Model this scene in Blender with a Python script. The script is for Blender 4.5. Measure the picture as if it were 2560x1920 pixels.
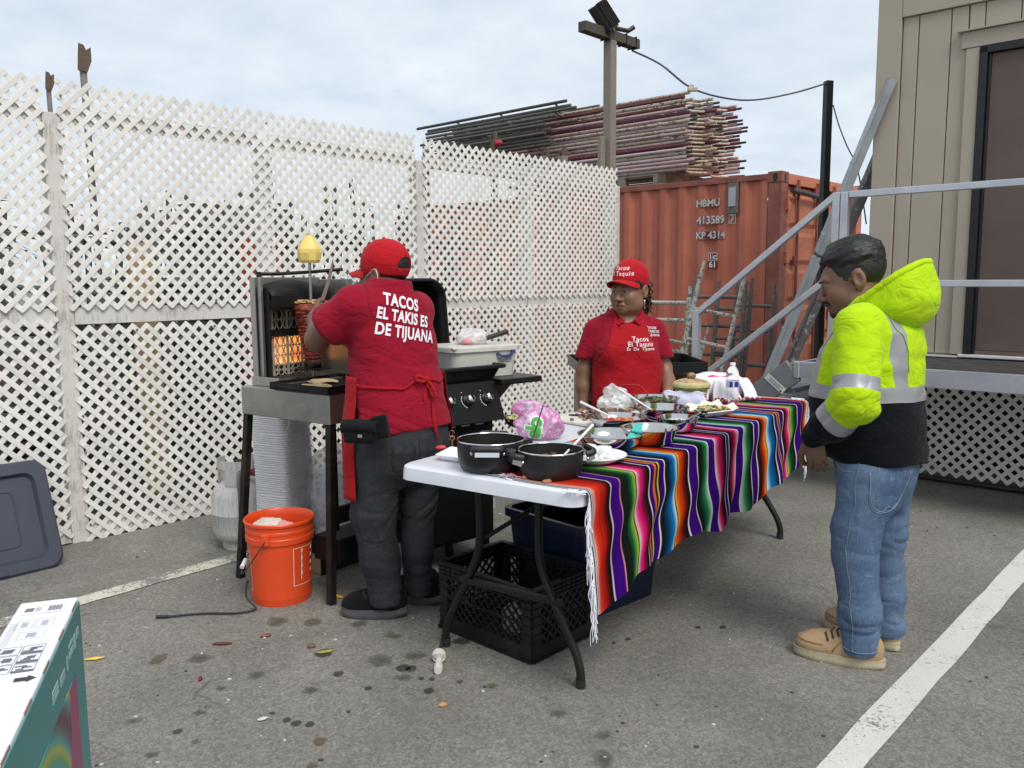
import bpy, bmesh, math, random
import numpy as np
from mathutils import Vector, Matrix
from mathutils.bvhtree import BVHTree
R = math.radians
SC = bpy.context.scene
COL = SC.collection
for _o in list(bpy.data.objects): bpy.data.objects.remove(_o)

# ---------------------------------------------------------------- camera
F_PX, PITCH, ROLL, EYE = 2110.0, math.atan2(260, 2110.0), R(0.42), 1.40
cd = bpy.data.cameras.new('camera'); cam = bpy.data.objects.new('camera', cd); COL.objects.link(cam)
cd.sensor_fit = 'HORIZONTAL'; cd.sensor_width = 36.0; cd.lens = 36.0 * F_PX / 2560.0
cd.clip_start = 0.05; cd.clip_end = 2000.0
fw = Vector((0, math.cos(PITCH), -math.sin(PITCH))); r0 = Vector((1, 0, 0)); u0 = r0.cross(fw)
rr = r0 * math.cos(ROLL) - u0 * math.sin(ROLL); uu = u0 * math.cos(ROLL) + r0 * math.sin(ROLL)
mw = Matrix(((rr.x, uu.x, -fw.x, 0), (rr.y, uu.y, -fw.y, 0), (rr.z, uu.z, -fw.z, EYE), (0, 0, 0, 1)))
cam.matrix_world = mw
SC.camera = cam

# ---------------------------------------------------------------- sky and sun
SUN_EL, SUN_AZ = R(52), R(150)          # azimuth clockwise from +Y (behind and right of the camera)
wd = bpy.data.worlds.new('World'); SC.world = wd; wd.use_nodes = True
nt = wd.node_tree; nt.nodes.clear()
def wn(t, **k):
    n = nt.nodes.new(t)
    for a, b in k.items(): setattr(n, a, b)
    return n
out = wn('ShaderNodeOutputWorld'); bg = wn('ShaderNodeBackground'); bg.inputs['Strength'].default_value = 0.069
sky = wn('ShaderNodeTexSky', sky_type='NISHITA', sun_disc=False, sun_elevation=SUN_EL, sun_rotation=SUN_AZ)
tc = wn('ShaderNodeTexCoord'); sep = wn('ShaderNodeSeparateXYZ'); nt.links.new(tc.outputs['Generated'], sep.inputs[0])
za = wn('ShaderNodeMath', operation='MAXIMUM'); nt.links.new(sep.outputs[2], za.inputs[0]); za.inputs[1].default_value = 0.0
zb = wn('ShaderNodeMath', operation='ADD'); nt.links.new(za.outputs[0], zb.inputs[0]); zb.inputs[1].default_value = 0.22
dx = wn('ShaderNodeMath', operation='DIVIDE'); nt.links.new(sep.outputs[0], dx.inputs[0]); nt.links.new(zb.outputs[0], dx.inputs[1])
dy = wn('ShaderNodeMath', operation='DIVIDE'); nt.links.new(sep.outputs[1], dy.inputs[0]); nt.links.new(zb.outputs[0], dy.inputs[1])
cmb = wn('ShaderNodeCombineXYZ'); nt.links.new(dx.outputs[0], cmb.inputs[0]); nt.links.new(dy.outputs[0], cmb.inputs[1])
n1 = wn('ShaderNodeTexNoise'); n1.inputs['Scale'].default_value = 0.9; n1.inputs['Detail'].default_value = 7; n1.inputs['Roughness'].default_value = 0.55; n1.inputs['Distortion'].default_value = 0.35
nt.links.new(cmb.outputs[0], n1.inputs['Vector'])
cr = wn('ShaderNodeValToRGB'); cr.color_ramp.elements[0].position = 0.30; cr.color_ramp.elements[0].color = (0.72, 0.72, 0.72, 1)
cr.color_ramp.elements[1].position = 0.62; cr.color_ramp.elements[1].color = (1, 1, 1, 1)
nt.links.new(n1.outputs[0], cr.inputs[0])
n2 = wn('ShaderNodeTexNoise'); n2.inputs['Scale'].default_value = 3.2; n2.inputs['Detail'].default_value = 5; n2.inputs['Roughness'].default_value = 0.6
nt.links.new(cmb.outputs[0], n2.inputs['Vector'])
cr2 = wn('ShaderNodeValToRGB'); e = cr2.color_ramp.elements
e[0].position = 0.32; e[0].color = (0.79, 0.845, 0.90, 1); e[1].position = 0.66; e[1].color = (1.0, 1.0, 1.0, 1)
nt.links.new(n2.outputs[0], cr2.inputs[0])
cm = wn('ShaderNodeMix', data_type='RGBA', blend_type='MULTIPLY'); cm.inputs[0].default_value = 1.0
cm.inputs[6].default_value = (7.3, 7.8, 8.35, 1); nt.links.new(cr2.outputs[0], cm.inputs[7])
mx = wn('ShaderNodeMix', data_type='RGBA'); nt.links.new(cr.outputs[0], mx.inputs[0]); nt.links.new(sky.outputs[0], mx.inputs[6]); nt.links.new(cm.outputs[2], mx.inputs[7])
nt.links.new(mx.outputs[2], bg.inputs[0]); nt.links.new(bg.outputs[0], out.inputs[0])
sl = bpy.data.lights.new('sun', 'SUN'); sl.energy = 1.5; sl.angle = R(28); sl.color = (1.0, 0.965, 0.91)
sun = bpy.data.objects.new('sun', sl); COL.objects.link(sun)
sd = Vector((math.sin(SUN_AZ) * math.cos(SUN_EL), math.cos(SUN_AZ) * math.cos(SUN_EL), math.sin(SUN_EL)))
sun.rotation_euler = (-sd).to_track_quat('-Z', 'Y').to_euler(); sun.location = sd * 30
SC.view_settings.view_transform = 'Standard'; SC.view_settings.look = 'None'
SC.view_settings.exposure = 0.82; SC.view_settings.gamma = 1.0; SC.view_settings.use_curve_mapping = False
SC.render.engine = 'CYCLES'
SC.cycles.max_bounces = 8; SC.cycles.transparent_max_bounces = 12

# ---------------------------------------------------------------- helpers: materials
class NT:
    def __init__(s, name):
        s.m = bpy.data.materials.new(name); s.m.use_nodes = True; s.t = s.m.node_tree; s.t.nodes.clear()
        s.o = s.t.nodes.new('ShaderNodeOutputMaterial'); s.b = s.t.nodes.new('ShaderNodeBsdfPrincipled')
        s.L(s.b.outputs[0], s.o.inputs[0]); s._tc = None
    def n(s, t, **k):
        q = s.t.nodes.new(t)
        for a, b in k.items(): setattr(q, a, b)
        return q
    def L(s, a, b): s.t.links.new(a, b)
    def obj(s):
        if s._tc is None: s._tc = s.n('ShaderNodeTexCoord')
        return s._tc.outputs['Object']
    def mapped(s, scale=(1, 1, 1), rnd=False):
        mp = s.n('ShaderNodeMapping'); mp.inputs['Scale'].default_value = scale; s.L(s.obj(), mp.inputs[0])
        if rnd:
            oi = s.n('ShaderNodeObjectInfo'); cb = s.n('ShaderNodeCombineXYZ')
            ml = s.n('ShaderNodeMath', operation='MULTIPLY'); ml.inputs[1].default_value = 37.0; s.L(oi.outputs['Random'], ml.inputs[0])
            for i in range(3): s.L(ml.outputs[0], cb.inputs[i])
            s.L(cb.outputs[0], mp.inputs['Location'])
        return mp.outputs[0]
    def noise(s, scale, detail=4, rough=.6, vec=None, dist=0, fac=True):
        q = s.n('ShaderNodeTexNoise'); q.inputs['Scale'].default_value = scale; q.inputs['Detail'].default_value = detail
        q.inputs['Roughness'].default_value = rough; q.inputs['Distortion'].default_value = dist
        s.L(vec if vec is not None else s.obj(), q.inputs['Vector']); return q.outputs[0]
    def ramp(s, fac, stops, interp='LINEAR'):
        q = s.n('ShaderNodeValToRGB'); q.color_ramp.interpolation = interp; el = q.color_ramp.elements
        while len(el) < len(stops): el.new(0.5)
        for x, (p, c) in zip(el, stops):
            x.position = p; x.color = (c[0], c[1], c[2], 1) if hasattr(c, '__len__') else (c, c, c, 1)
        s.L(fac, q.inputs[0]); return q.outputs[0]
    def mix(s, fac, a, b, blend='MIX'):
        q = s.n('ShaderNodeMix', data_type='RGBA', blend_type=blend)
        for v, i in ((fac, 0), (a, 6), (b, 7)):
            if isinstance(v, (int, float)): q.inputs[i].default_value = v if i == 0 else (v, v, v, 1)
            elif isinstance(v, tuple): q.inputs[i].default_value = (v[0], v[1], v[2], 1)
            else: s.L(v, q.inputs[i])
        return q.outputs[2]
    def math(s, op, a, b=0.0):
        q = s.n('ShaderNodeMath', operation=op)
        for v, i in ((a, 0), (b, 1)):
            if isinstance(v, (int, float)): q.inputs[i].default_value = v
            else: s.L(v, q.inputs[i])
        return q.outputs[0]
    def attr(s, name):
        q = s.n('ShaderNodeAttribute'); q.attribute_name = name; return q
    def bump(s, h, strength=.3, dist=.01):
        q = s.n('ShaderNodeBump'); q.inputs['Strength'].default_value = strength; q.inputs['Distance'].default_value = dist
        s.L(h, q.inputs['Height']); s.L(q.outputs[0], s.b.inputs['Normal']); return q
    def set(s, **k):
        for a, v in k.items():
            i = s.b.inputs[a.replace('_', ' ')]
            if isinstance(v, (int, float)): i.default_value = v
            elif isinstance(v, tuple): i.default_value = (v[0], v[1], v[2], 1)
            else: s.L(v, i)
        return s

def M(name, col, rough=.6, var=.15, vs=6., metal=0., bump=.0, bs=80., bd=.003, spec=.5, rnd=True, dirt=0., dcol=(.10, .09, .075), ds=3., stretch=(1, 1, 1), coat=0.):
    t = NT(name); v = t.mapped(stretch, rnd)
    a = tuple(max(0, c * (1 - var)) for c in col); b = tuple(min(1, c * (1 + var)) for c in col)
    c = t.mix(t.ramp(t.noise(vs, 5, .65, v), [(.32, 0.), (.68, 1.)]), a, b)
    if dirt > 0:
        d = t.ramp(t.noise(ds, 8, .72, v, .4), [(.5, 0.), (.68, 1.)])
        c = t.mix(t.math('MULTIPLY', d, dirt), c, dcol)
    t.set(Base_Color=c, Roughness=rough, Metallic=metal); t.b.inputs['Specular IOR Level'].default_value = spec
    if coat: t.b.inputs['Coat Weight'].default_value = coat
    if bump: t.bump(t.noise(bs, 4, .6, v), bump, bd)
    return t.m

# ---------------------------------------------------------------- helpers: meshes
def rotz(a): return Matrix.Rotation(a, 4, 'Z')
class MB:
    def __init__(s): s.v = []; s.f = []; s.mi = []
    def add(s, vs, fs, mi=0, T=None):
        o = len(s.v)
        s.v += [tuple(T @ Vector(q)) if T is not None else tuple(q) for q in vs]
        s.f += [tuple(i + o for i in f) for f in fs]; s.mi += [mi] * len(fs); return s
    def box(s, c, d, T=None, mi=0):
        x, y, z = d[0] / 2, d[1] / 2, d[2] / 2
        vs = [(c[0] + a * x, c[1] + b * y, c[2] + e * z) for a in (-1, 1) for b in (-1, 1) for e in (-1, 1)]
        return s.add(vs, [(0, 1, 3, 2), (4, 6, 7, 5), (0, 4, 5, 1), (2, 3, 7, 6), (0, 2, 6, 4), (1, 5, 7, 3)], mi, T)
    def beam(s, p, q, w, h, up=(0, 0, 1), mi=0):
        p = Vector(p); q = Vector(q); d = (q - p); L = d.length; d.normalize(); up = Vector(up)
        x = d.cross(up)
        if x.length < 1e-4: x = d.cross(Vector((1, 0, 0)))
        x.normalize(); y = x.cross(d)
        T = Matrix(((d.x, x.x, y.x, 0), (d.y, x.y, y.y, 0), (d.z, x.z, y.z, 0), (0, 0, 0, 1)))
        T.translation = (p + q) / 2
        return s.box((0, 0, 0), (L, w, h), T, mi)
    def tube(s, pts, r, n=8, mi=0, caps=True, closed=False, flat=1.0, up=None):
        pts = [Vector(p) for p in pts]; k = len(pts)
        rs = r if hasattr(r, '__len__') else [r] * k
        o = len(s.v); prev = None
        for i, p in enumerate(pts):
            if closed: d = pts[(i + 1) % k] - pts[i - 1]
            else: d = pts[min(i + 1, k - 1)] - pts[max(i - 1, 0)]
            if d.length < 1e-9: d = Vector((0, 0, 1))
            d.normalize()
            if prev is None:
                a = Vector(up) if up else (Vector((0, 0, 1)) if abs(d.z) < .9 else Vector((1, 0, 0)))
            else: a = prev
            x = a - d * a.dot(d); x.normalize(); y = d.cross(x); prev = x
            for j in range(n):
                t = 2 * math.pi * j / n
                s.v.append(tuple(p + x * (rs[i] * flat * math.cos(t)) + y * (rs[i] * math.sin(t))))
        m = k if closed else k - 1
        for i in range(m):
            for j in range(n):
                a = o + i * n + j; b = o + i * n + (j + 1) % n; c = o + ((i + 1) % k) * n + (j + 1) % n; d_ = o + ((i + 1) % k) * n + j
                s.f.append((a, b, c, d_)); s.mi.append(mi)
        if caps and not closed:
            s.f.append(tuple(o + j for j in reversed(range(n)))); s.mi.append(mi)
            s.f.append(tuple(o + (k - 1) * n + j for j in range(n))); s.mi.append(mi)
        return s
    def lathe(s, prof, n=32, T=None, mi=0, sx=1., sy=1., cap0=False, cap1=False, wob=None):
        vs = []; fs = []
        for i, (r, z) in enumerate(prof):
            for j in range(n):
                t = 2 * math.pi * j / n; q = r * (1 + (wob(t, z) if wob else 0))
                vs.append((q * math.cos(t) * sx, q * math.sin(t) * sy, z))
        for i in range(len(prof) - 1):
            for j in range(n):
                fs.append((i * n + j, i * n + (j + 1) % n, (i + 1) * n + (j + 1) % n, (i + 1) * n + j))
        if cap0: fs.append(tuple(reversed(range(n))))
        if cap1: fs.append(tuple((len(prof) - 1) * n + j for j in range(n)))
        return s.add(vs, fs, mi, T)
    def prism(s, poly, h, T=None, mi=0, z0=0.):
        n = len(poly)
        vs = [(p[0], p[1], z0) for p in poly] + [(p[0], p[1], z0 + h) for p in poly]
        fs = [tuple(reversed(range(n))), tuple(range(n, 2 * n))] + [(i, (i + 1) % n, n + (i + 1) % n, n + i) for i in range(n)]
        return s.add(vs, fs, mi, T)
    def sph(s, c, r, n=10, m=7, mi=0, T=None):
        if not hasattr(r, '__len__'): r = (r, r, r)
        vs = [(c[0], c[1], c[2] - r[2])]
        for i in range(1, m):
            a = -math.pi / 2 + math.pi * i / m
            for j in range(n):
                t = 2 * math.pi * j / n
                vs.append((c[0] + r[0] * math.cos(a) * math.cos(t), c[1] + r[1] * math.cos(a) * math.sin(t), c[2] + r[2] * math.sin(a)))
        vs.append((c[0], c[1], c[2] + r[2])); fs = []
        for j in range(n):
            fs.append((0, 1 + (j + 1) % n, 1 + j)); L = 1 + (m - 2) * n
            fs.append((len(vs) - 1, L + j, L + (j + 1) % n))
        for i in range(m - 2):
            for j in range(n):
                a = 1 + i * n + j; b = 1 + i * n + (j + 1) % n
                fs.append((a, b, b + n, a + n))
        return s.add(vs, fs, mi, T)
    def grid(s, fn, nu, nv, mi=0, T=None):
        vs = [fn(i / nu, j / nv) for i in range(nu + 1) for j in range(nv + 1)]
        fs = [(i * (nv + 1) + j, (i + 1) * (nv + 1) + j, (i + 1) * (nv + 1) + j + 1, i * (nv + 1) + j + 1) for i in range(nu) for j in range(nv)]
        return s.add(vs, fs, mi, T)

TM = {}
def tag(o, label=None, cat=None, group=None, kind=None):
    if label: o['label'] = label
    if cat: o['category'] = cat
    if group: o['group'] = group
    if kind: o['kind'] = kind
    return o
def thing(name, label, cat, loc=(0, 0, 0), rz=0., group=None):
    o = bpy.data.objects.new(name, None); COL.objects.link(o); o.empty_display_size = .1
    o.location = loc; o.rotation_euler = (0, 0, rz)
    TM[o] = Matrix.Translation(Vector(loc)) @ rotz(rz)
    return tag(o, label, cat, group)
def finish(me, smooth=None):
    if smooth is not None:
        me.polygons.foreach_set('use_smooth', [True] * len(me.polygons))
        if smooth < 180: me.set_sharp_from_angle(angle=R(smooth))
def out_mesh(name, v, f, mats, parent=None, world=False, smooth=None, bevel=0., mi=None, loc=None, rz=0., label=None, cat=None, group=None, kind=None, recalc=True, solid=0., attrs=None):
    me = bpy.data.meshes.new(name)
    if world and parent is not None:
        Ti = TM[parent].inverted(); v = [tuple(Ti @ Vector(q)) for q in v]
    me.from_pydata([tuple(map(float, q)) for q in v], [], [tuple(map(int, q)) for q in f])
    if not hasattr(mats, '__len__'): mats = [mats]
    for m in mats: me.materials.append(m)
    if mi is not None and len(mats) > 1: me.polygons.foreach_set('material_index', mi)
    if recalc:
        bm = bmesh.new(); bm.from_mesh(me); bmesh.ops.recalc_face_normals(bm, faces=bm.faces); bm.to_mesh(me); bm.free()
    if attrs:
        for an, vals in attrs.items():
            vals = np.asarray(vals, dtype=np.float32)
            if vals.ndim == 1:
                at = me.attributes.new(an, 'FLOAT', 'POINT'); at.data.foreach_set('value', vals)
            else:
                at = me.color_attributes.new(an, 'FLOAT_COLOR', 'POINT'); at.data.foreach_set('color', np.c_[vals, np.ones(len(vals))].astype(np.float32).ravel())
    finish(me, smooth)
    o = bpy.data.objects.new(name, me); COL.objects.link(o)
    if parent is not None:
        o.parent = parent
        if parent in TM: TM[o] = TM[parent].copy()
    else: TM[o] = Matrix.Identity(4)
    if loc is not None:
        o.location = loc; o.rotation_euler = (0, 0, rz); TM[o] = (TM[parent] if parent is not None and parent in TM else Matrix.Identity(4)) @ Matrix.Translation(Vector(loc)) @ rotz(rz)
    if solid:
        md = o.modifiers.new('solid', 'SOLIDIFY'); md.thickness = solid; md.offset = 0
    if bevel:
        md = o.modifiers.new('bevel', 'BEVEL'); md.width = bevel; md.segments = 2; md.limit_method = 'ANGLE'; md.angle_limit = R(40)
    tag(o, label, cat, group, kind); return o
def put(name, b, mats, parent=None, **k): return out_mesh(name, b.v, b.f, mats, parent, mi=b.mi, **k)
def inst(o, parent=None, loc=None, rot=None, label=None, name=None):
    c = o.copy(); COL.objects.link(c)
    if parent is not None: c.parent = parent
    if loc is not None: c.location = loc
    if rot is not None: c.rotation_euler = rot
    if label: c['label'] = label
    return c
def copy_tree(o, parent=None, loc=None, rz=None, label=None):
    c = o.copy(); COL.objects.link(c)
    if parent is not None: c.parent = parent
    if loc is not None: c.location = loc
    if rz is not None: c.rotation_euler = (0, 0, rz)
    if label: c['label'] = label
    for ch in list(o.children): copy_tree(ch, c)
    return c
def smoothpts(pts, n=6):
    P = [Vector(p) for p in pts]; o = []
    for i in range(len(P) - 1):
        a = P[max(i - 1, 0)]; b = P[i]; c = P[i + 1]; d = P[min(i + 2, len(P) - 1)]
        for k in range(n):
            t = k / n
            o.append(.5 * ((2 * b) + (c - a) * t + (2 * a - 5 * b + 4 * c - d) * t * t + (3 * b - a - 3 * c + d) * t ** 3))
    o.append(P[-1]); return o
def text_mesh(txt, size, bold=0., spacing=1., shear=0., align='CENTER', res=3, linesp=1.):
    cu = bpy.data.curves.new('lettering', 'FONT'); cu.body = txt; cu.size = size; cu.offset = bold; cu.space_character = spacing
    cu.shear = shear; cu.align_x = align; cu.align_y = 'CENTER'; cu.resolution_u = res; cu.space_line = linesp
    o = bpy.data.objects.new('lettering', cu); COL.objects.link(o)
    dg = bpy.context.evaluated_depsgraph_get(); dg.update()
    me = bpy.data.meshes.new_from_object(o.evaluated_get(dg))
    v = [tuple(q.co) for q in me.vertices]; f = [tuple(p.vertices) for p in me.polygons]
    bpy.data.objects.remove(o); bpy.data.curves.remove(cu); bpy.data.meshes.remove(me)
    return v, f
def flat_text(name, txt, size, T, mat, parent, thick=.0015, **k):
    kw = {a: k.pop(a) for a in list(k) if a in ('bold', 'spacing', 'shear', 'align', 'res', 'linesp')}
    v, f = text_mesh(txt, size, **kw)
    n = len(v)
    bt = MB(); bt.add([(x, y, thick) for x, y, z in v], f, 0, T)
    return put(name, bt, mat, parent, recalc=False, **k)
rng = random.Random(7)
STAINS = [(-0.404, 2.922, 0.035, 0.038, 'wet'), (-0.374, 2.915, 0.026, 0.035, 'wet'), (-0.29, 2.834, 0.013, 0.018, 'wet'), (-1.057, 2.496, 0.02, 0.021, 'wet'), (-0.695, 2.539, 0.023, 0.025, 'wet'), (-0.651, 2.531, 0.019, 0.024, 'wet'), (-0.733, 2.562, 0.017, 0.02, 'wet'), (-0.207, 3.148, 0.05, 0.04, 'wet'), (-0.792, 2.605, 0.013, 0.01, 'wet'), (-0.505, 2.769, 0.017, 0.02, 'wet'), (-0.329, 2.84, 0.014, 0.015, 'wet'), (-0.721, 3.05, 0.043, 0.052, 'wet'), (-0.631, 2.879, 0.023, 0.028, 'wet'), (-0.292, 2.746, 0.023, 0.028, 'wet'), (0.744, 3.261, 0.016, 0.016, 'wet'), (0.447, 3.159, 0.014, 0.019, 'wet'), (0.388, 3.123, 0.009, 0.014, 'wet'), (-0.982, 3.353, 0.063, 0.066, 'soft'), (-0.496, 2.986, 0.066, 0.067, 'soft'), (-1.179, 3.014, 0.063, 0.054, 'soft'), (-0.391, 2.844, 0.043, 0.033, 'soft'), (-1.013, 2.65, 0.021, 0.021, 'soft'), (-1.032, 2.611, 0.029, 0.026, 'soft'), (-1.224, 2.561, 0.034, 0.025, 'soft'), (-0.706, 2.761, 0.036, 0.034, 'soft'), (-1.084, 2.366, 0.026, 0.026, 'soft'), (-1.017, 2.78, 0.028, 0.023, 'soft'), (0.141, 2.587, 0.034, 0.036, 'soft'), (0.275, 2.457, 0.037, 0.041, 'soft'), (-0.19, 2.814, 0.017, 0.021, 'soft'), (-0.368, 3.024, 0.06, 0.048, 'soft'), (-0.633, 3.326, 0.05, 0.049, 'soft'), (0.262, 2.323, 0.042, 0.062, 'soft'), (-0.924, 2.871, 0.043, 0.043, 'soft'), (-0.83, 3.342, 0.046, 0.054, 'brown'), (-1.331, 3.009, 0.036, 0.061, 'brown'), (-0.597, 2.432, 0.027, 0.034, 'brown'), (-0.59, 2.303, 0.028, 0.02, 'brown'), (-0.977, 2.439, 0.022, 0.025, 'green'), (-0.077, 2.78, 0.028, 0.029, 'green'), (-0.484, 3.205, 0.054, 0.038, 'green'), (0.287, 2.615, 0.068, 0.067, 'pale'), (0.137, 2.498, 0.035, 0.043, 'pale'), (0.215, 2.467, 0.05, 0.033, 'pale'), (0.842, 3.201, 0.063, 0.061, 'pale'), (-0.401, 2.441, 0.111, 0.082, 'pale'), (-0.361, 2.609, 0.079, 0.067, 'pale'), (0.628, 3.041, 0.09, 0.055, 'pale'), (1.47, 2.583, 0.051, 0.051, 'pale')]
SCRAPS = [('pineapple_peel', 'yellow pineapple peel sliver lying right of the television box', 'peel', -1.572, 3.01, (0.03, 0.009, 0.004), (0.72, 0.48, 0.05), 0.3), ('pineapple_peel', 'yellow pineapple peel against the foot of the black cart leg', 'peel', -0.779, 3.62, (0.022, 0.012, 0.006), (0.62, 0.36, 0.05), -0.6), ('pineapple_peel', 'flat yellow peel inside the dark wet spot before the cook', 'peel', -0.718, 3.057, (0.028, 0.01, 0.003), (0.3, 0.27, 0.06), 0.4), ('meat_shred', 'stringy dark red meat shred on the asphalt before the bucket', 'meat', -1.134, 3.135, (.030, .008, .004), (.12, .018, .012), 0.1), ('meat_shred', 'tiny dark red chili pod alone on the open asphalt', 'chili', -1.113, 2.844, (0.006, 0.016, 0.005), (0.18, 0.01, 0.015), 0.2), ('meat_shred', 'reddish meat crumb between the bucket and the cook', 'meat', -0.985, 3.207, (0.018, 0.01, 0.006), (0.19, 0.06, 0.03), 0.5), ('carrot_crumb', 'pale orange crumb below the honing steel', 'crumb', -0.236, 2.644, (.012, .008, .006), (.5, .24, .13), 0.3), ('bone_chip', 'white flat chip on the asphalt near the middle front', 'chip', -0.809, 2.563, (0.018, 0.008, 0.003), (0.58, 0.57, 0.54), 0.5), ('dry_leaf', 'dark curled leaf scrap near the front of the boots', 'leaf', 0.845, 3.259, (0.012, 0.008, 0.003), (0.03, 0.028, 0.022), 0.5), ('dry_leaf', 'brown curled peel beside the wet spot left of the cook shoe', 'leaf', -0.781, 3.104, (0.016, 0.01, 0.008), (0.12, 0.08, 0.045), 0.5), ('meat_shred', 'dark red meat bits between the cook and the milk crate', 'meat', -0.377, 3.861, (0.016, 0.01, 0.005), (0.13, 0.03, 0.02), 0.2)]
# ================================================================ directions of the yard grid
YAW = math.atan2(.736, .677)                     # along the lattice fence
E1 = Vector((math.cos(YAW), math.sin(YAW), 0)); E2 = Vector((-E1.y, E1.x, 0))

# ---------------------------------------------------------------- materials of the setting
def mat_asphalt():
    t = NT('asphalt'); v = t.obj()
    base = t.mix(t.ramp(t.noise(1.1, 6, .62, v, .5), [(.34, 0.), (.66, 1.)]), (.158, .148, .132), (.222, .210, .184))
    pale = t.ramp(t.noise(.55, 7, .68, v, .8), [(.53, 0.), (.66, 1.)])
    base = t.mix(t.math('MULTIPLY', pale, .55), base, (.29, .278, .24))
    ol = t.ramp(t.noise(2.3, 7, .7, v, .6), [(.55, 0.), (.72, 1.)])
    base = t.mix(t.math('MULTIPLY', ol, .45), base, (.145, .135, .10))
    vo = t.n('ShaderNodeTexVoronoi'); vo.inputs['Scale'].default_value = 120; t.L(v, vo.inputs['Vector'])
    spk = t.ramp(vo.outputs['Color'], [(.0, .62), (.5, 1.), (1., 1.45)])
    base = t.mix(.75, base, spk, 'MULTIPLY')
    vo2 = t.n('ShaderNodeTexVoronoi'); vo2.inputs['Scale'].default_value = 34; t.L(v, vo2.inputs['Vector'])
    wh = t.ramp(vo2.outputs['Distance'], [(.05, 1.), (.085, 0.)])
    gate = t.ramp(t.noise(9, 3, .5, v), [(.56, 0.), (.6, 1.)])
    base = t.mix(t.math('MULTIPLY', t.math('MULTIPLY', wh, gate), .75), base, (.55, .54, .50))
    gr = t.ramp(t.noise(260, 3, .7, v), [(.25, .62), (.75, 1.36)])
    base = t.mix(1., base, gr, 'MULTIPLY'); base = t.mix(1., base, t.ramp(t.noise(42, 6, .75, v, 1.2), [(.3, .74), (.7, 1.22)]), 'MULTIPLY')
    ck = t.n('ShaderNodeTexVoronoi'); ck.feature = 'DISTANCE_TO_EDGE'; ck.inputs['Scale'].default_value = .42; dv = t.n('ShaderNodeVectorMath'); t.L(v, dv.inputs[0]); nz = t.n('ShaderNodeTexNoise'); nz.inputs['Scale'].default_value = 2.2; nz.inputs['Detail'].default_value = 6; t.L(v, nz.inputs['Vector']); t.L(nz.outputs[1], dv.inputs[1]); t.L(dv.outputs[0], ck.inputs['Vector'])
    base = t.mix(t.math('MULTIPLY', t.math('MULTIPLY', t.ramp(ck.outputs['Distance'], [(.0, 1.), (.006, 0.)]), t.ramp(t.noise(.9, 3, .5, v), [(.48, 0.), (.6, 1.)])), .6), base, (.07, .065, .06))
    t.set(Base_Color=base, Roughness=.92); t.b.inputs['Specular IOR Level'].default_value = .25
    h = t.mix(.5, t.noise(190, 4, .7, v), t.noise(35, 5, .7, v)); t.bump(h, .55, .006)
    return t.m
def mat_paint_line(name, wear, col):
    t = NT(name); v = t.obj()
    w1 = t.noise(75, 5, .7, v, .3); w2 = t.noise(4.5, 4, .6, v)
    k = t.ramp(t.math('ADD', t.math('MULTIPLY', w1, .6), t.math('MULTIPLY', w2, .4)), [(wear - .03, 0.), (wear + .02, 1.)])
    pc = t.mix(t.noise(12, 4, .6, v), tuple(c * .85 for c in col), col)
    gr = t.ramp(t.noise(220, 3, .7, v), [(.25, .75), (.75, 1.2)])
    c = t.mix(1., t.mix(k, (.20, .19, .175), pc), gr, 'MULTIPLY')
    t.set(Base_Color=c, Roughness=.85); t.bump(t.noise(170, 4, .7, v), .4, .004); return t.m
def mat_wood(name, c1, c2, rough=.85, paint=None, chip=.5, gs=(3, 3, 60)):
    t = NT(name); v = t.mapped(gs, True); v2 = t.mapped((1, 1, 1), True)
    g = t.noise(6, 6, .7, v, 1.2); c = t.mix(t.ramp(g, [(.3, 0.), (.7, 1.)]), c1, c2)
    if paint:
        k = t.ramp(t.mix(.5, t.noise(22, 6, .75, t.mapped((3, 3, .5), True)), t.noise(5, 5, .6, v2)), [(chip - .05, 0.), (chip + .05, 1.)])
        c = t.mix(k, c, t.mix(t.noise(9, 4, .6, v2), tuple(q * .86 for q in paint), paint))
    t.set(Base_Color=c, Roughness=rough); t.b.inputs['Specular IOR Level'].default_value = .25
    t.bump(g, .35, .004); return t.m
def mat_siding():
    t = NT('tan_siding_paint'); v = t.mapped((1, 1, 1), True)
    c = t.mix(t.noise(2.2, 5, .6, v), (.375, .325, .258), (.445, .388, .312))
    gr = t.noise(6, 7, .75, t.mapped((14, 14, 1.0), True), 1.5); c = t.mix(t.math('MULTIPLY', t.ramp(gr, [(.6, 0.), (.8, 1.)]), .25), c, (.27, .235, .19))
    t.set(Base_Color=c, Roughness=.62); t.b.inputs['Specular IOR Level'].default_value = .35
    t.bump(gr, .28, .005); return t.m
def mat_peel(name, base, under, chip=.56, scale=16, rough=.6, metal=0., stretch=(1, 1, 1), rust=(.09, .045, .03)):
    t = NT(name); v = t.mapped(stretch, True)
    k = t.ramp(t.noise(scale, 7, .72, v, .5), [(chip - .03, 0.), (chip + .03, 1.)])
    a = t.mix(t.noise(3, 4, .6, v), tuple(q * .72 for q in base), base)
    b = t.mix(t.noise(30, 4, .7, v), under, rust)
    t.set(Base_Color=t.mix(k, a, b), Roughness=rough, Metallic=metal); t.bump(k, -.25, .002); return t.m
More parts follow.
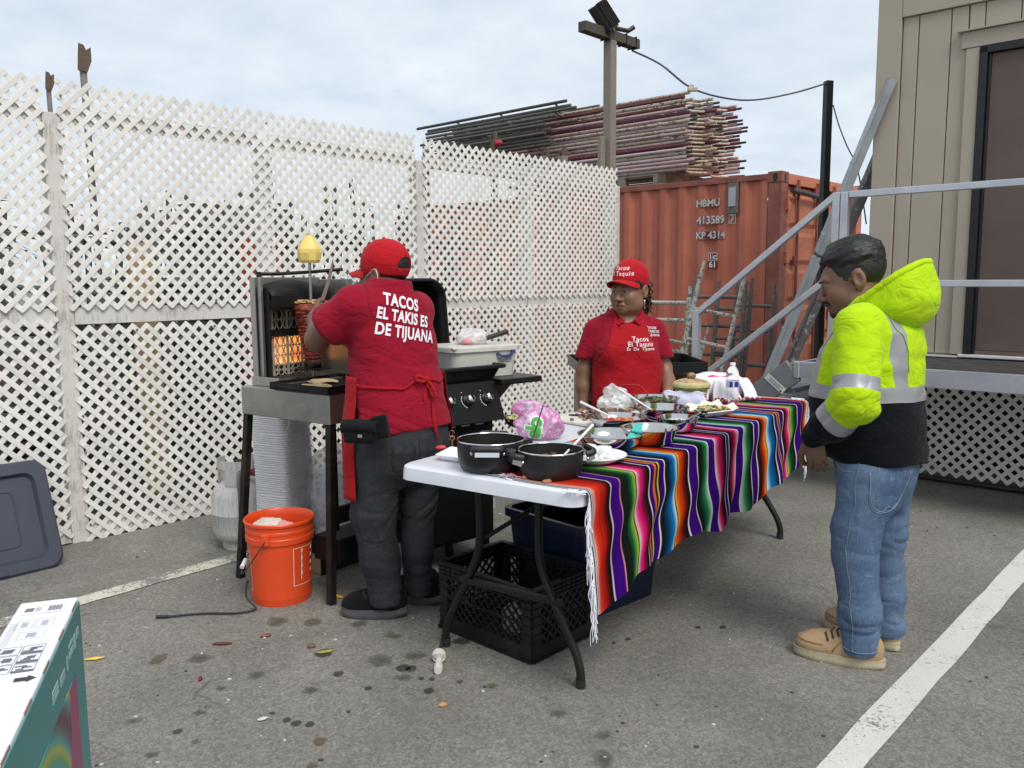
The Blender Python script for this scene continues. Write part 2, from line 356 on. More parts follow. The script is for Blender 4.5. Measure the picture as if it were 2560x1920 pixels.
def mat_container():
    t = NT('container_orange_paint'); v = t.mapped((1, 1, 1)); vv = t.mapped((5, 5, .7))
    c = t.mix(t.ramp(t.noise(1.6, 6, .65, v), [(.35, 0.), (.65, 1.)]), (.42, .115, .068), (.54, .165, .098))
    st = t.ramp(t.noise(1.8, 4, .6, vv), [(.52, 0.), (.66, 1.)]); c = t.mix(t.math('MULTIPLY', st, .38), c, (.33, .14, .115))
    fl = t.ramp(t.noise(28, 6, .7, v), [(.69, 0.), (.73, 1.)]); c = t.mix(t.math('MULTIPLY', fl, .7), c, (.11, .04, .03))
    t.set(Base_Color=c, Roughness=.58); t.bump(t.noise(14, 4, .6, v), .12, .004); return t.m
MA = {}
MA['asphalt'] = mat_asphalt()
MA['line_worn'] = mat_paint_line('worn_white_line', .49, (.62, .60, .50)); MA['line'] = mat_paint_line('white_line', .425, (.66, .64, .59))
MA['yard_shade'] = M('yard_ground_shade', (.045, .042, .038), .95, .4, 3, bump=.4, bs=40)  # very dark tone paints the shade on the ground behind the fence
def mat_lattice():
    t = NT('cream_vinyl_lattice'); v = t.mapped((1, 1, 1), True); w = t.obj()
    c = t.mix(t.noise(1.3, 4, .6, v), (.77, .735, .67), (.84, .82, .775))
    oi = t.n('ShaderNodeObjectInfo'); c = t.mix(1., c, t.ramp(oi.outputs['Random'], [(0., .88), (1., 1.04)]), 'MULTIPLY')
    d = t.ramp(t.noise(7, 7, .7, v), [(.56, 0.), (.75, 1.)]); c = t.mix(t.math('MULTIPLY', d, .25), c, (.55, .52, .46))
    t.set(Base_Color=c, Roughness=.5); return t.m
MA['lattice'] = mat_lattice()
MA['post_paint'] = mat_wood('weathered_white_painted_wood', (.33, .30, .26), (.52, .48, .42), paint=(.70, .67, .62), chip=.44)
MA['grey_wood'] = mat_wood('grey_weathered_wood', (.16, .14, .115), (.33, .29, .24))
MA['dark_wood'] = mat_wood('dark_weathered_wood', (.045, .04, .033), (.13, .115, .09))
MA['brown_wood'] = mat_wood('rusty_brown_wood', (.06, .04, .03), (.20, .145, .10))
MA['siding'] = mat_siding()
MA['screw'] = M('dull_screw', (.30, .28, .25), .4, .1, metal=.8)
MA['door'] = M('brown_door_paint', (.118, .082, .066), .55, .12, 2.2)
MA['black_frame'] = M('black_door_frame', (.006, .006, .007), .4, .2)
MA['alu'] = M('bare_aluminium', (.56, .58, .62), .42, .12, 4, metal=.72, dirt=.18, dcol=(.28, .28, .28), stretch=(1, 1, 1))
MA['alu_dark'] = M('dull_dark_aluminium', (.30, .31, .33), .5, .18, 4, metal=.6, dirt=.3)
MA['galv'] = M('galvanised_plank', (.40, .43, .44), .5, .14, 5, metal=.55, dirt=.35, dcol=(.22, .22, .2))
MA['dirty_metal'] = mat_peel('paint_splashed_metal', (.15, .145, .135), (.5, .5, .49), .60, 17, rust=(.34, .33, .31))
MA['deck_top'] = M('dark_grit_deck', (.035, .032, .03), .9, .5, 12, bump=.5, bs=90, dirt=.4, dcol=(.12, .11, .1), ds=14)
MA['white_sill'] = M('white_sill', (.68, .67, .65), .4, .08)
MA['black_pipe'] = M('black_rubber_pipe', (.018, .018, .02), .5)
MA['container'] = mat_container()
MA['cont_dark'] = M('container_brownish_paint', (.27, .085, .06), .6, .25, 5, dirt=.5, dcol=(.09, .035, .025), ds=8)
MA['cont_door'] = M('container_door_paint', (.58, .185, .095), .6, .18, 3, dirt=.5, dcol=(.2, .07, .045), ds=6)
MA['decal_white'] = mat_peel('peeling_white_decal', (.66, .64, .62), (.26, .19, .17), .57, 26, rust=(.19, .075, .06))
MA['decal_red'] = mat_peel('dark_red_decal', (.16, .022, .025), (.18, .06, .05), .66, 26)
MA['decal_ghost'] = mat_peel('grey_decal_ghost', (.22, .165, .155), (.30, .085, .055), .46, 22, rust=(.3, .09, .06))
MA['pink_pipe'] = [mat_peel('pink_painted_pipe', (.50, .36, .37), (.25, .14, .13), .60, 22),
                   mat_peel('pale_pink_pipe', (.58, .46, .48), (.26, .12, .11), .63, 22),
                   mat_peel('cream_worn_pipe', (.54, .46, .35), (.21, .12, .10), .56, 22),
                   mat_peel('dark_red_pipe', (.15, .035, .04), (.30, .20, .19), .62, 18)]
MA['cream_rung'] = mat_peel('cream_worn_rung', (.60, .52, .42), (.24, .12, .08), .58, 30)
MA['grey_pipe'] = [mat_peel('grey_green_pipe', (.105, .105, .088), (.30, .29, .25), .60, 26),
                   mat_peel('mossy_grey_pipe', (.145, .142, .118), (.06, .055, .05), .57, 22),
                   mat_peel('dark_grey_pipe', (.06, .058, .053), (.16, .15, .13), .58, 22)]
MA['steel_pin'] = M('dark_steel_pin', (.07, .065, .062), .5, .3, metal=.6)
MA['flaked_white'] = mat_peel('flaking_white_pipe', (.62, .60, .55), (.12, .10, .085), .55, 32)
MA['flaked_grey'] = mat_peel('flaking_grey_pipe', (.15, .14, .125), (.34, .32, .29), .56, 32)
MA['lamp_metal'] = M('dark_floodlight_metal', (.045, .04, .036), .5, .3, metal=.3)
MA['wire'] = M('grey_wire', (.075, .07, .068), .6)
MA['green_cloth'] = M('green_rag', (.02, .22, .13), .8); MA['red_cloth'] = M('red_rag', (.45, .03, .06), .8)
MA['leaf'] = M('dark_leaves', (.035, .05, .02), .7, .5, 3); MA['bark'] = M('palm_bark', (.09, .07, .05), .9, .3)
MA['tan_ply'] = mat_wood('tan_plywood', (.36, .26, .15), (.48, .36, .21))
MA['red_box'] = M('dull_red_steel', (.22, .035, .025), .6, .25, 3)

# ---------------------------------------------------------------- ground
g = MB(); g.box((0, 0, -.25), (900, 900, .5)); ground = put('ground', g, MA['asphalt'], kind='structure')
def strip(name, a, b, w0, w1, mat, z=.004, label=None):
    a = Vector(a); b = Vector(b); d = (b - a).normalized(); x = Vector((d.y, -d.x, 0)); m = MB(); n = 24; vs = []
    q = random.Random(3)
    for i in range(n + 1):
        p = a.lerp(b, i / n); w = w0 + (w1 - w0) * i / n
        vs += [p - x * (w / 2 + q.uniform(-.005, .004)) + Vector((0, 0, z)), p + x * (w / 2 + q.uniform(-.004, .004)) + Vector((0, 0, z))]
    m.add(vs, [(2 * i, 2 * i + 1, 2 * i + 3, 2 * i + 2) for i in range(n)])
    return put(name, m, mat, kind='structure')
strip('parking_line', (-2.72, 2.66, 0), (-.70, 5.02, 0), .105, .105, MA['line_worn'])
strip('parking_line', (.42, 1.71, 0), (3.9, 5.52, 0), .105, .112, MA['line'])
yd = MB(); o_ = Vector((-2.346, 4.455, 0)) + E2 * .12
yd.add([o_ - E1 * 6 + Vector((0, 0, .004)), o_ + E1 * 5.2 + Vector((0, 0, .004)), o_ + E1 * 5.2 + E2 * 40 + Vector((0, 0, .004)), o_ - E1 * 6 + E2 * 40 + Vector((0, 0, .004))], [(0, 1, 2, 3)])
put('shaded_yard_ground', yd, MA['yard_shade'], kind='structure')  # ground sheet coloured nearly black, so the lattice openings look shaded

# stains on the asphalt: soft and wet patches
def mat_stain(name, col, rough, soft, mx_=.8):
    t = NT(name); a = t.attr('fade'); v = t.obj()
    k = t.math('SUBTRACT', a.outputs['Fac'], t.math('MULTIPLY', t.noise(24, 6, .7, v), .95))
    k = t.ramp(k, [(.06, 0.), (.06 + soft, mx_)])
    c = t.mix(t.noise(150, 4, .7, v), tuple(q * .6 for q in col), tuple(q * 1.3 for q in col))
    t.set(Base_Color=c, Roughness=rough)
    tr = t.n('ShaderNodeBsdfTransparent'); ms = t.n('ShaderNodeMixShader'); t.L(k, ms.inputs[0]); t.L(tr.outputs[0], ms.inputs[1]); t.L(t.b.outputs[0], ms.inputs[2])
    t.L(ms.outputs[0], t.o.inputs[0]); t.bump(t.noise(180, 4, .7, v), .4, .004); return t.m
ST = {'wet': mat_stain('wet_grease', (.055, .052, .046), .6, .14), 'soft': mat_stain('old_grease', (.095, .085, .065), .85, .5),
      'brown': mat_stain('brown_spill', (.135, .105, .075), .85, .3), 'green': mat_stain('olive_spill', (.11, .105, .055), .85, .45), 'pale': mat_stain('pale_patch', (.28, .265, .22), .9, .6, .35)}
for i, (x, y, rx, ry, k) in enumerate(STAINS):
    m = MB(); n = 14; vs = [(x, y, .003)]; q = random.Random(i)
    for ring in (.5, 1.):
        for j in range(n):
            t = 2 * math.pi * j / n; w = 1 + q.uniform(-.14, .14)
            vs.append((x + rx * 1.35 * ring * w * math.cos(t), y + ry * 1.35 * ring * w * math.sin(t), .003))
    fs = [(0, 1 + j, 1 + (j + 1) % n) for j in range(n)] + [(1 + j, 1 + n + j, 1 + n + (j + 1) % n, 1 + (j + 1) % n) for j in range(n)]
    out_mesh('grease_stain', vs, fs, ST[k], ground, attrs={'fade': [1.] + [.68] * n + [0.] * n}, recalc=False)

# ---------------------------------------------------------------- lattice fence
P_L, W_L, T_L = .0774, .0258, .0032
def lattice(parent, sx, z0, n, m, front, screws, mat=None, drop=None):
    """n x m diamonds, laths as single meshes; front = which diagonal is nailed on the camera side"""
    mat = mat or MA['lattice']
    sc = MB(); hp = P_L / 2
    for (a, b) in screws:
        sc.lathe([(.0001, 0), (.007, .001), (.006, .004), (.0001, .005)], 8, Matrix.Translation(Vector((sx + a, -T_L * 2 - .001, z0 + b))) @ Matrix.Rotation(math.pi / 2, 4, 'X'))
    panel = bpy.data.objects.new('lattice_panel', None); COL.objects.link(panel); panel.parent = parent; panel.empty_display_size = .1; TM[panel] = TM[parent].copy()
    put('screw_heads', sc, MA['screw'], panel, kind='stuff')
    for dirn in (1, -1):
        y = (-T_L * 1.5 if dirn == front else -T_L * .5)
        for c in (range(-2 * m, 2 * n + 1, 2) if dirn == 1 else range(0, 2 * (n + m) + 1, 2)):
            pts = []
            for j in range(0, 2 * m + 1):
                i = c + j if dirn == 1 else c - j
                if 0 <= i <= 2 * n: pts.append((i, j))
            if len(pts) < 1: continue
            a = Vector((sx + pts[0][0] * hp, z0 + pts[0][1] * hp)); b = Vector((sx + pts[-1][0] * hp, z0 + pts[-1][1] * hp))
            d = Vector((1, dirn)).normalized(); x = Vector((-d.y, d.x)); a = a - d * W_L / 2; b = b + d * W_L / 2
            ch = .006; o = W_L / 2; e = a; f = b
            poly = [e + x * (o - ch), e + d * ch + x * o, f - d * ch + x * o, f + x * (o - ch), f - x * (o - ch), f - d * ch - x * o, e + d * ch - x * o, e - x * (o - ch)]
            if drop and drop(c, dirn): continue
            mb = MB(); h = T_L - .0003
            vs = [(p.x, y - h / 2, p.y) for p in poly] + [(p.x, y + h / 2, p.y) for p in poly]; k = len(poly)
            mb.add(vs, [tuple(range(k)), tuple(reversed(range(k, 2 * k)))] + [(i, i + k, (i + 1) % k + k, (i + 1) % k) for i in range(k)])
            put('lath', mb, mat, panel)
    return panel
fence = thing('lattice_fence', 'long cream lattice fence on weathered white posts behind the taco stand', 'fence', (-2.346, 4.455, 0), YAW)
scr_lo = [(x * P_L + .02, 1.161 - .01 + (.02 if x % 2 else -.012)) for x in range(1, 31, 3)]
scr_hi = [(x * P_L + .038, 0.0 + (.012 if x % 2 else .026)) for x in range(1, 31, 3)]
side_l = [(.012, z * .2 + .09) for z in range(6)]; side_r = [(31 * P_L - .012, z * .2 + .06) for z in range(6)]
mid_s = [(15.5 * P_L, z * .25 + .1) for z in range(5)]
LO, HI = .021, 1.268
pan_l0 = lattice(fence, -.052 - 13 * P_L, LO + .03, 13, 15, -1, [(13 * P_L - .012, z * .2 + .1) for z in range(6)])
pan_l1 = lattice(fence, -.052 - 13 * P_L, HI, 13, 15, 1, [(13 * P_L - .012, z * .2 + .1) for z in range(6)])
lattice(fence, .036, LO - .02, 31, 15, -1, scr_lo + side_l + side_r + mid_s)
lattice(fence, .036, HI, 31, 15, 1, scr_hi + side_l + side_r + mid_s)
lattice(fence, 2.53, LO, 31, 15, -1, scr_lo + side_l + side_r + mid_s)
lattice(fence, 2.53, HI - .012, 31, 15, 1, scr_hi + side_l + side_r + mid_s)
for s in (-1.17, 0.0, 1.23, 2.50, 3.72, 4.925):
    b = MB(); b.box((s, .048, (2.29 - .02) / 2), (.089 if s != 4.925 else .14, .089, 2.27)); put('post', b, MA['post_paint'], fence, bevel=.003)
for s0, s1 in ((-1.125, -.046), (.046, 1.184), (1.276, 2.454), (2.546, 3.674), (3.766, 4.853)):
    for zc, h in ((2.265, .085), (1.225, .088), (.045, .075)):
        b = MB(); b.box(((s0 + s1) / 2, .028, zc), (s1 - s0 - .004, .04, h)); put('rail', b, MA['post_paint'], fence, bevel=.002)

# ---------------------------------------------------------------- tan portable building, its deck and stairs
DK = Vector((2.456, 4.904, 0))                    # a point of the deck's front edge; s runs to the right, d into the wall
WALL = .93
def bw(s, d, z): return DK - E2 * s + E1 * d + Vector((0, 0, z))
YB = YAW - math.pi / 2                            # local x = right along the wall, local y = into the wall
bld = thing('portable_building', 'tan wooden site office with grooved siding and brown door behind a metal deck', 'building', tuple(DK + E1 * WALL), YB)
def bx(name, x0, x1, y0, y1, z0, z1, mat, parent=bld, bevel=.0, **k):
    b = MB(); b.box(((x0 + x1) / 2, (y0 + y1) / 2, (z0 + z1) / 2), (x1 - x0, y1 - y0, z1 - z0)); return put(name, b, mat, parent, bevel=bevel, **k)
bx('wall_core', -.715, 4.2, .02, 3.6, .86, 4.2, MA['siding'])
bx('roof', -.85, 4.4, -.2, 3.8, 4.2, 4.32, MA['dark_wood'])
xs = [-.566, -.472, -.366, -.262, -.163]
gro = [-.5665, -.462, -.262, -.158]
for a, b_ in zip(gro[:-1], gro[1:]): bx('siding_board', a + .0035, b_ - .0035, -.0, .0185, .885, 3.138, MA['siding'], bevel=.003)
for a, b_ in ((-.155, -.062), (-.062, .14), (.14, .344), (.344, .548), (.548, .752)): bx('siding_board', a + .0035, b_ - .0035, -.0, .0185, 2.975 if a > -.155 else 2.985, 3.138, MA['siding'], bevel=.003)
for k in range(8): bx('siding_board', 1.06 + .2 * k + .0035, 1.26 + .2 * k - .0035, -.0, .0185, .885, 3.138, MA['siding'], bevel=.003)
bx('corner_board', -.725, -.5695, -.024, .0185, .87, 4.19, MA['siding'], bevel=.003)
bx('frieze_board', -.567, 3.2, -.022, .0185, 3.141, 3.36, MA['siding'], bevel=.003)
bx('upper_board', -.567, 3.2, -.012, .0185, 3.364, 4.19, MA['siding'], bevel=.003)
bx('door_trim', -.158, -.079, -.02, .0185, .885, 2.862, MA['siding'], bevel=.002)
bx('door_trim', .98, 1.058, -.02, .0185, .885, 2.862, MA['siding'], bevel=.002)
bx('door_trim', -.185, 1.085, -.024, .0185, 2.865, 2.966, MA['siding'], bevel=.002)
bx('drip_cap', -.212, 1.112, -.05, .0185, 2.969, 2.978, MA['siding'])
fr = MB(); fr.box((-.053, -.006, 1.86), (.048, .05, 1.99)); fr.box((.953, -.006, 1.86), (.048, .05, 1.99)); fr.box((.45, -.006, 2.838), (1.054, .05, .046))
fr.box((-.02, .008, 1.86), (.018, .022, 1.98)); fr.box((.92, .008, 1.86), (.018, .022, 1.98))
put('door_frame', fr, MA['black_frame'], bld, bevel=.003)
door = bx('door', -.0105, .9105, .004, .018, .915, 2.813, MA['door'], bevel=.002)
b = MB(); b.tube([(.84, -.03, 1.86), (.84, -.055, 1.86)], .012, 8); b.sph((.84, -.065, 1.86), .028, 12, 8); b.lathe([(.03, 0), (.03, .006)], 16, Matrix.Translation(Vector((.84, .004, 1.86))) @ Matrix.Rotation(math.pi / 2, 4, 'X'), cap1=True); put('door_knob', b, MA['alu'], door, smooth=40)
bx('door_sweep', -.01, .91, -.004, .012, .888, .913, MA['door'])
bx('door_sill', -.1, 1.0, -.06, .016, .868, .886, MA['white_sill'], bevel=.003)
bx('flashing', -.72, -.103, -.028, .015, .862, .873, MA['white_sill'])
sk = lattice(bld, -.70, .045, 22, 8, -1, [(x * .3 + .1, .6) for x in range(6)])
sk.location = (0, .012, 0)
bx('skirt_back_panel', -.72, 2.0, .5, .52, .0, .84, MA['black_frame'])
bx('rim_beam', -.72, 4.2, .03, .10, .70, .855, MA['dark_wood'])
b = MB(); b.tube([(-.75, -.05, .026), (.2, -.055, .024), (1.3, -.05, .026)], .02, 8); put('drain_pipe', b, MA['black_pipe'], bld, smooth=60)

deck = thing('metal_deck', 'aluminium entrance deck with railing and stairs in front of the tan building', 'deck', tuple(DK), YB)
dx = lambda *a, **k: bx(*a, parent=deck, **k)
dx('deck_floor', -.80, 3.0, .045, WALL - .065, .842, .858, MA['deck_top'])
b = MB(); b.box((1.06, .02, .805), (3.80, .036, .10)); b.box((1.06, .022, .858), (3.80, .044, .006)); put('edge_channel', b, MA['alu'], deck, bevel=.003)
b = MB(); b.box((-.822, .46, .805), (.036, .93, .10)); put('edge_channel', b, MA['alu'], deck, bevel=.003)
for x in (-.2, .9, 1.9): dx('joist', x, x + .04, .05, WALL - .08, .76, .838, MA['alu_dark'])
for x in (-.74, 1.6): dx('leg', x, x + .05, .60, .65, 0, .80, MA['alu_dark'])
def rail(p, q, w=.04, h=.04, name='railing_bar', mat=None, up=(0, 0, 1)):
    m = MB(); m.beam(p, q, w, h, up); return put(name, m, mat or MA['alu'], deck, bevel=.004)
# posts at the head of the stairs
for x in (-.605, -.555):
    m = MB(); m.box((x, .022, 1.34), (.046, .046, 1.165)); put('railing_post', m, MA['alu'], deck, bevel=.004)
rail((-.53, .022, 1.905), (3.0, .022, 1.905)); rail((-.53, .022, 1.362), (3.0, .022, 1.362))
m = MB(); m.box((2.2, .022, 1.37), (.046, .046, 1.07)); put('railing_post', m, MA['alu'], deck, bevel=.004)
rail((-.615, .022, 1.905), (-1.56, .022, 1.165)); rail((-.635, .022, 1.40), (-1.66, .022, .60))
m = MB(); m.box((-1.575, .022, .60), (.048, .046, 1.16)); put('railing_post', m, MA['alu'], deck, bevel=.004)
for y in (.022, .86):
    m = MB(); m.beam((-.85, y, .80), (-1.85, y, .02), .04, .16); put('stair_stringer', m, MA['alu_dark'], deck, bevel=.003)
for i in range(4):
    z = .66 - .17 * i; x = -.99 - .225 * i
    m = MB(); m.box((x, .44, z), (.27, .79, .035)); put('stair_tread', m, MA['alu_dark'], deck, bevel=.003)
m = MB(); m.box((0, 0, 0), (.16, .002, .045), Matrix.Translation(Vector((-.965, -.0005, .705))) @ Matrix.Rotation(math.atan2(.78, 1.0), 4, 'Y') @ Matrix.Rotation(math.pi, 4, 'Z'))
put('warning_sticker', m, MA['white_sill'], deck)
m = MB()
for i in range(3): m.box((0, 0, .012 - .011 * i), (.12 - .03 * (i % 2), .0005, .003), Matrix.Translation(Vector((-.965, -.0022, .705))) @ Matrix.Rotation(math.atan2(.78, 1.0), 4, 'Y'))
m.box((.062, 0, -.012), (.012, .0005, .012), Matrix.Translation(Vector((-.965, -.0022, .705))) @ Matrix.Rotation(math.atan2(.78, 1.0), 4, 'Y'))
put('sticker_print', m, MA['steel_pin'], deck)

# leaning scaffold planks between the container and the building
def plank(lab, p, q, w, th, mat, lip=.03):
    d = (Vector(q) - Vector(p)); L = d.length; z = d.normalized(); y = E1 - z * E1.dot(z); y.normalize(); y = (y * .5 - E2 * .86); y = (y - z * y.dot(z)).normalized(); x = y.cross(z)
    T = Matrix(((x.x, y.x, z.x, p[0]), (x.y, y.y, z.y, p[1]), (x.z, y.z, z.z, p[2]), (0, 0, 0, 1)))
    t = thing('scaffold_plank', lab, 'plank', tuple(p), 0); Tl = Matrix.Translation(-Vector(p)) @ T
    m = MB(); m.box((0, 0, L / 2), (w, .006, L), Tl); m.box((w / 2 - .004, th / 2, L / 2), (.008, th, L), Tl); m.box((-w / 2 + .004, th / 2, L / 2), (.008, th, L), Tl); put('plank_body', m, mat, t)
    m = MB()
    for k in range(int(L / .5)): m.box((0, th / 2, .3 + k * .5), (w - .02, th * .7, .05), Tl)
    put('cross_brace', m, MA['alu_dark'], t)
    m = MB()
    for k in (.12, .36, .62, .80):
        for a in (-.3, .3): m.lathe([(.0001, .0), (.011, .001), (.008, .007), (.0001, .008)], 8, Tl @ Matrix.Translation(Vector((a * w, -.0035, L * k))) @ Matrix.Rotation(math.pi / 2, 4, 'X'))
    put('rivet', m, MA['alu'], t, smooth=40)
    return t
plank('pale galvanised scaffold plank leaning against the corner of the tan building', (1.80, 6.72, .02), (2.60, 6.02, 2.76), .17, .05, MA['galv'])
plank('dark paint splashed scaffold plank leaning beside the tan building', (1.945, 6.78, .02), (2.70, 6.12, 2.56), .19, .05, MA['dirty_metal'])

# ---------------------------------------------------------------- shipping container
CC = Vector((3.051, 9.70, 0)); CT = 2.59; CLEN = 6.06; CWID = 2.44
ctn = thing('shipping_container', 'orange corrugated shipping container carrying the stack of pink scaffold frames', 'container', tuple(CC), YAW)  # local x into door end, local y along the long side
def cx(name, x0, x1, y0, y1, z0, z1, mat, **k):
    k.setdefault('bevel', .004); b = MB(); b.box(((x0 + x1) / 2, (y0 + y1) / 2, (z0 + z1) / 2), (x1 - x0, y1 - y0, z1 - z0)); return put(name, b, mat, ctn, **k)
# corrugated long side (in the plane x = .03 .. .066)
def corr(y0, y1, z0, z1, n, depth, x0):
    pts = []; per = (y1 - y0) / n
    for i in range(n):
        y = y0 + i * per; pts += [(x0, y), (x0, y + per * .26), (x0 + depth, y + per * .5), (x0 + depth, y + per * .76)]
    pts.append((x0, y1)); vs = [(p[0], p[1], z) for p in pts for z in (z0, z1)]
    m = MB(); m.add(vs, [(2 * i, 2 * i + 2, 2 * i + 3, 2 * i + 1) for i in range(len(pts) - 1)]); return m
put('side_wall', corr(.17, CLEN - .17, .16, CT - .075, 21, .036, .012), MA['container'], ctn)
put('far_side_wall', corr(.17, CLEN - .17, .16, CT - .075, 21, -.036, CWID - .012), MA['container'], ctn)
cx('top_rail', .0, .06, .16, CLEN - .16, CT - .075, CT - .01, MA['cont_dark']); cx('bottom_rail', .0, .06, .16, CLEN - .16, .02, .16, MA['cont_dark'])
cx('roof', .06, CWID - .06, .1, CLEN - .1, CT - .045, CT - .02, MA['container']); cx('floor', .06, CWID - .06, .1, CLEN - .1, .1, .16, MA['cont_dark'])
cx('end_wall', .1, CWID - .1, CLEN - .08, CLEN - .05, .16, CT - .06, MA['container'])
cx('corner_post', .0, .17, .0, .16, .12, CT - .12, MA['cont_dark']); cx('corner_post', CWID - .17, CWID, .0, .16, .12, CT - .12, MA['container'])
cx('corner_post', .0, .17, CLEN - .16, CLEN, .12, CT - .12, MA['cont_dark']); cx('corner_post', CWID - .17, CWID, CLEN - .16, CLEN, .12, CT - .12, MA['cont_dark'])
for x in (0, CWID - .178):
    for y in (0, CLEN - .162):
        c = cx('corner_casting', x - .004, x + .182, y - .004, y + .17, CT - .118, CT + .012, MA['cont_dark'], bevel=.012)
        m = MB(); e_ = [(.045 * math.cos(t) * (.62), .045 * math.sin(t) * 1.05) for t in [k * math.pi / 8 for k in range(16)]]
        m.prism(e_, .006, Matrix.Translation(Vector((x - .007, y + .075, CT - .055))) @ Matrix.Rotation(math.pi / 2, 4, 'Y') @ Matrix.Rotation(math.pi / 2, 4, 'Z'))
        m.prism(e_, .006, Matrix.Translation(Vector((x + .09, y - .0015, CT - .055))) @ Matrix.Rotation(math.pi / 2, 4, 'X'))
        put('lifting_hole', m, MA['black_frame'], c)
        cx('corner_casting', x - .004, x + .182, y - .004, y + .17, .0, .118, MA['cont_dark'], bevel=.012)
# door end (plane y = .02): header, two doors with pressed panels, lock rods
cx('door_header', .175, CWID - .18, .0, .12, CT - .125, CT - .005, MA['cont_door'])
cx('door_sill', .175, CWID - .18, .0, .12, .03, .15, MA['cont_dark'])
for x0, x1 in ((.178, 1.215), (1.225, CWID - .182)):
    dleaf = cx('door_leaf', x0, x1, .045, .09, .16, CT - .14, MA['cont_door'])
    for k in range(5):
        z0 = .27 + k * .43; b = MB(); vs = []
        for (ix, iz, y) in ((0, 0, .0445), (.05, .05, .018)):
            vs += [(x0 + .08 + ix, y, z0 + iz), (x1 - .08 - ix, y, z0 + iz), (x1 - .08 - ix, y, z0 + .37 - iz), (x0 + .08 + ix, y, z0 + .37 - iz)]
        b.add(vs, [(4, 5, 6, 7), (0, 1, 5, 4), (1, 2, 6, 5), (2, 3, 7, 6), (3, 0, 4, 7)]); put('door_panel', b, MA['cont_door'], dleaf)
    for fx in (.24, .76):
        xx = x0 + (x1 - x0) * fx; b = MB(); b.tube([(xx, -.012, .08), (xx, -.012, CT - .06)], .018, 8)
        rod = put('lock_rod', b, MA['cont_dark'], ctn, smooth=40); 
        for z in (.12, .95, 1.6, CT - .16):
            b = MB(); b.box((xx, .004, z), (.10, .035, .11)); put('rod_keeper', b, MA['cont_dark'], rod, bevel=.006)
for z in (.35, .95, 1.62, 2.22):
    b = MB(); b.box((.165, -.006, z), (.07, .05, .10)); b.tube([(.15, -.018, z - .08), (.15, -.018, z + .08)], .014, 8); put('hinge', b, MA['cont_door'], ctn, bevel=.004)
b = MB(); b.tube([(.18, -.05, CT - .20), (1.3, -.05, CT - .24)], .03, 10); put('black_bar', b, MA['steel_pin'], ctn, smooth=40)
cx('vent', -.02, .012, .53, .66, CT - .43, CT - .08, MA['flaked_grey']); b = MB(); b.box((-.026, .595, CT - .24), (.012, .09, .22)); put('vent_flap', b, MA['galv'], ctn)
# lettering on the long side (flat decals)
def on_side(t, z, off=-.001): return Matrix.Translation(Vector((off, t, z))) @ Matrix(((0, 0, -1, 0), (-1, 0, 0, 0), (0, 1, 0, 0), (0, 0, 0, 1)))
def decal(t0, t1, z0, z1, mat, off, name='decal_patch'):
    b = MB(); b.box((off, (t0 + t1) / 2, (z0 + z1) / 2), (.0015, abs(t1 - t0), z1 - z0)); return put(name, b, mat, ctn)
decal(1.055, .80, 2.25, 2.345, MA['decal_ghost'], .006); decal(1.06, .72, 2.045, 2.15, MA['decal_ghost'], .006); decal(1.06, .70, 1.865, 1.965, MA['decal_ghost'], .006)
decal(.97, .83, 2.255, 2.345, MA['decal_red'], .004); decal(.96, .78, 1.87, 1.96, MA['decal_red'], .004)
FT = dict(bold=.004, recalc=False) if False else dict(bold=.0035)
flat_text('container_lettering', 'HBMU', .115, on_side(.925, 2.297), MA['decal_white'], ctn, thick=0, **FT)
flat_text('container_lettering', '413589', .125, on_side(.885, 2.095), MA['decal_white'], ctn, thick=0, **FT)
flat_text('container_lettering', '7', .125, on_side(.60, 2.098), MA['decal_white'], ctn, thick=0, **FT)
flat_text('container_lettering', 'KP 4314', .115, on_side(.885, 1.915), MA['decal_white'], ctn, thick=0, **FT)
b = MB()
for (t0, t1, z0, z1) in ((.645, .555, 2.043, 2.049), (.645, .555, 2.147, 2.153), (.645, .639, 2.049, 2.147), (.561, .555, 2.049, 2.147)): b.box((-.001, (t0 + t1) / 2, (z0 + z1) / 2), (.0015, abs(t0 - t1), z1 - z0))
put('check_digit_box', b, MA['decal_white'], ctn)
decal(.905, .785, 1.52, 1.61, MA['decal_red'], -.0006); decal(.905, .785, 1.615, 1.71, MA['white_sill'], -.0006)
decal(.898, .848, 1.622, 1.703, MA['decal_red'], -.0022); decal(.842, .792, 1.622, 1.703, MA['decal_red'], -.0022)
flat_text('container_lettering', '61', .10, on_side(.845, 1.565, -.0022), MA['white_sill'], ctn, thick=0, bold=.003)
flat_text('container_lettering', 'i', .10, on_side(.873, 1.662, -.0036), MA['white_sill'], ctn, thick=0, bold=.003)
flat_text('container_lettering', 'c', .10, on_side(.817, 1.662, -.0036), MA['white_sill'], ctn, thick=0, bold=.003)

# wooden pallet and the frames on top of the container
def C3(x, y, z): return CC + E1 * x + E2 * y + Vector((0, 0, z))
pal = thing('wooden_pallet', 'weathered wooden pallet on the container roof under the pink frames', 'pallet', tuple(C3(.02, 2.6, CT - .015)), YAW)
def pbox(name, x0, x1, y0, y1, z0, z1, p=pal, mat=None):
    b = MB(); b.box(((x0 + x1) / 2, (y0 + y1) / 2, (z0 + z1) / 2), (x1 - x0, y1 - y0, z1 - z0)); return put(name, b, mat or MA['grey_wood'], p)
for y in (-1.0, -.45, .1, .7, 1.3): pbox('block', .0, .09, y, y + .12, .02, .12); pbox('block', 1.1, 1.2, y, y + .12, .02, .12)
pbox('skid', .0, 1.2, -1.05, -.95, .02, .15, mat=MA['brown_wood'])
for x in (0, .28, .56, .84, 1.1): pbox('slat', x, x + .1, -1.05, 1.5, .122, .142)
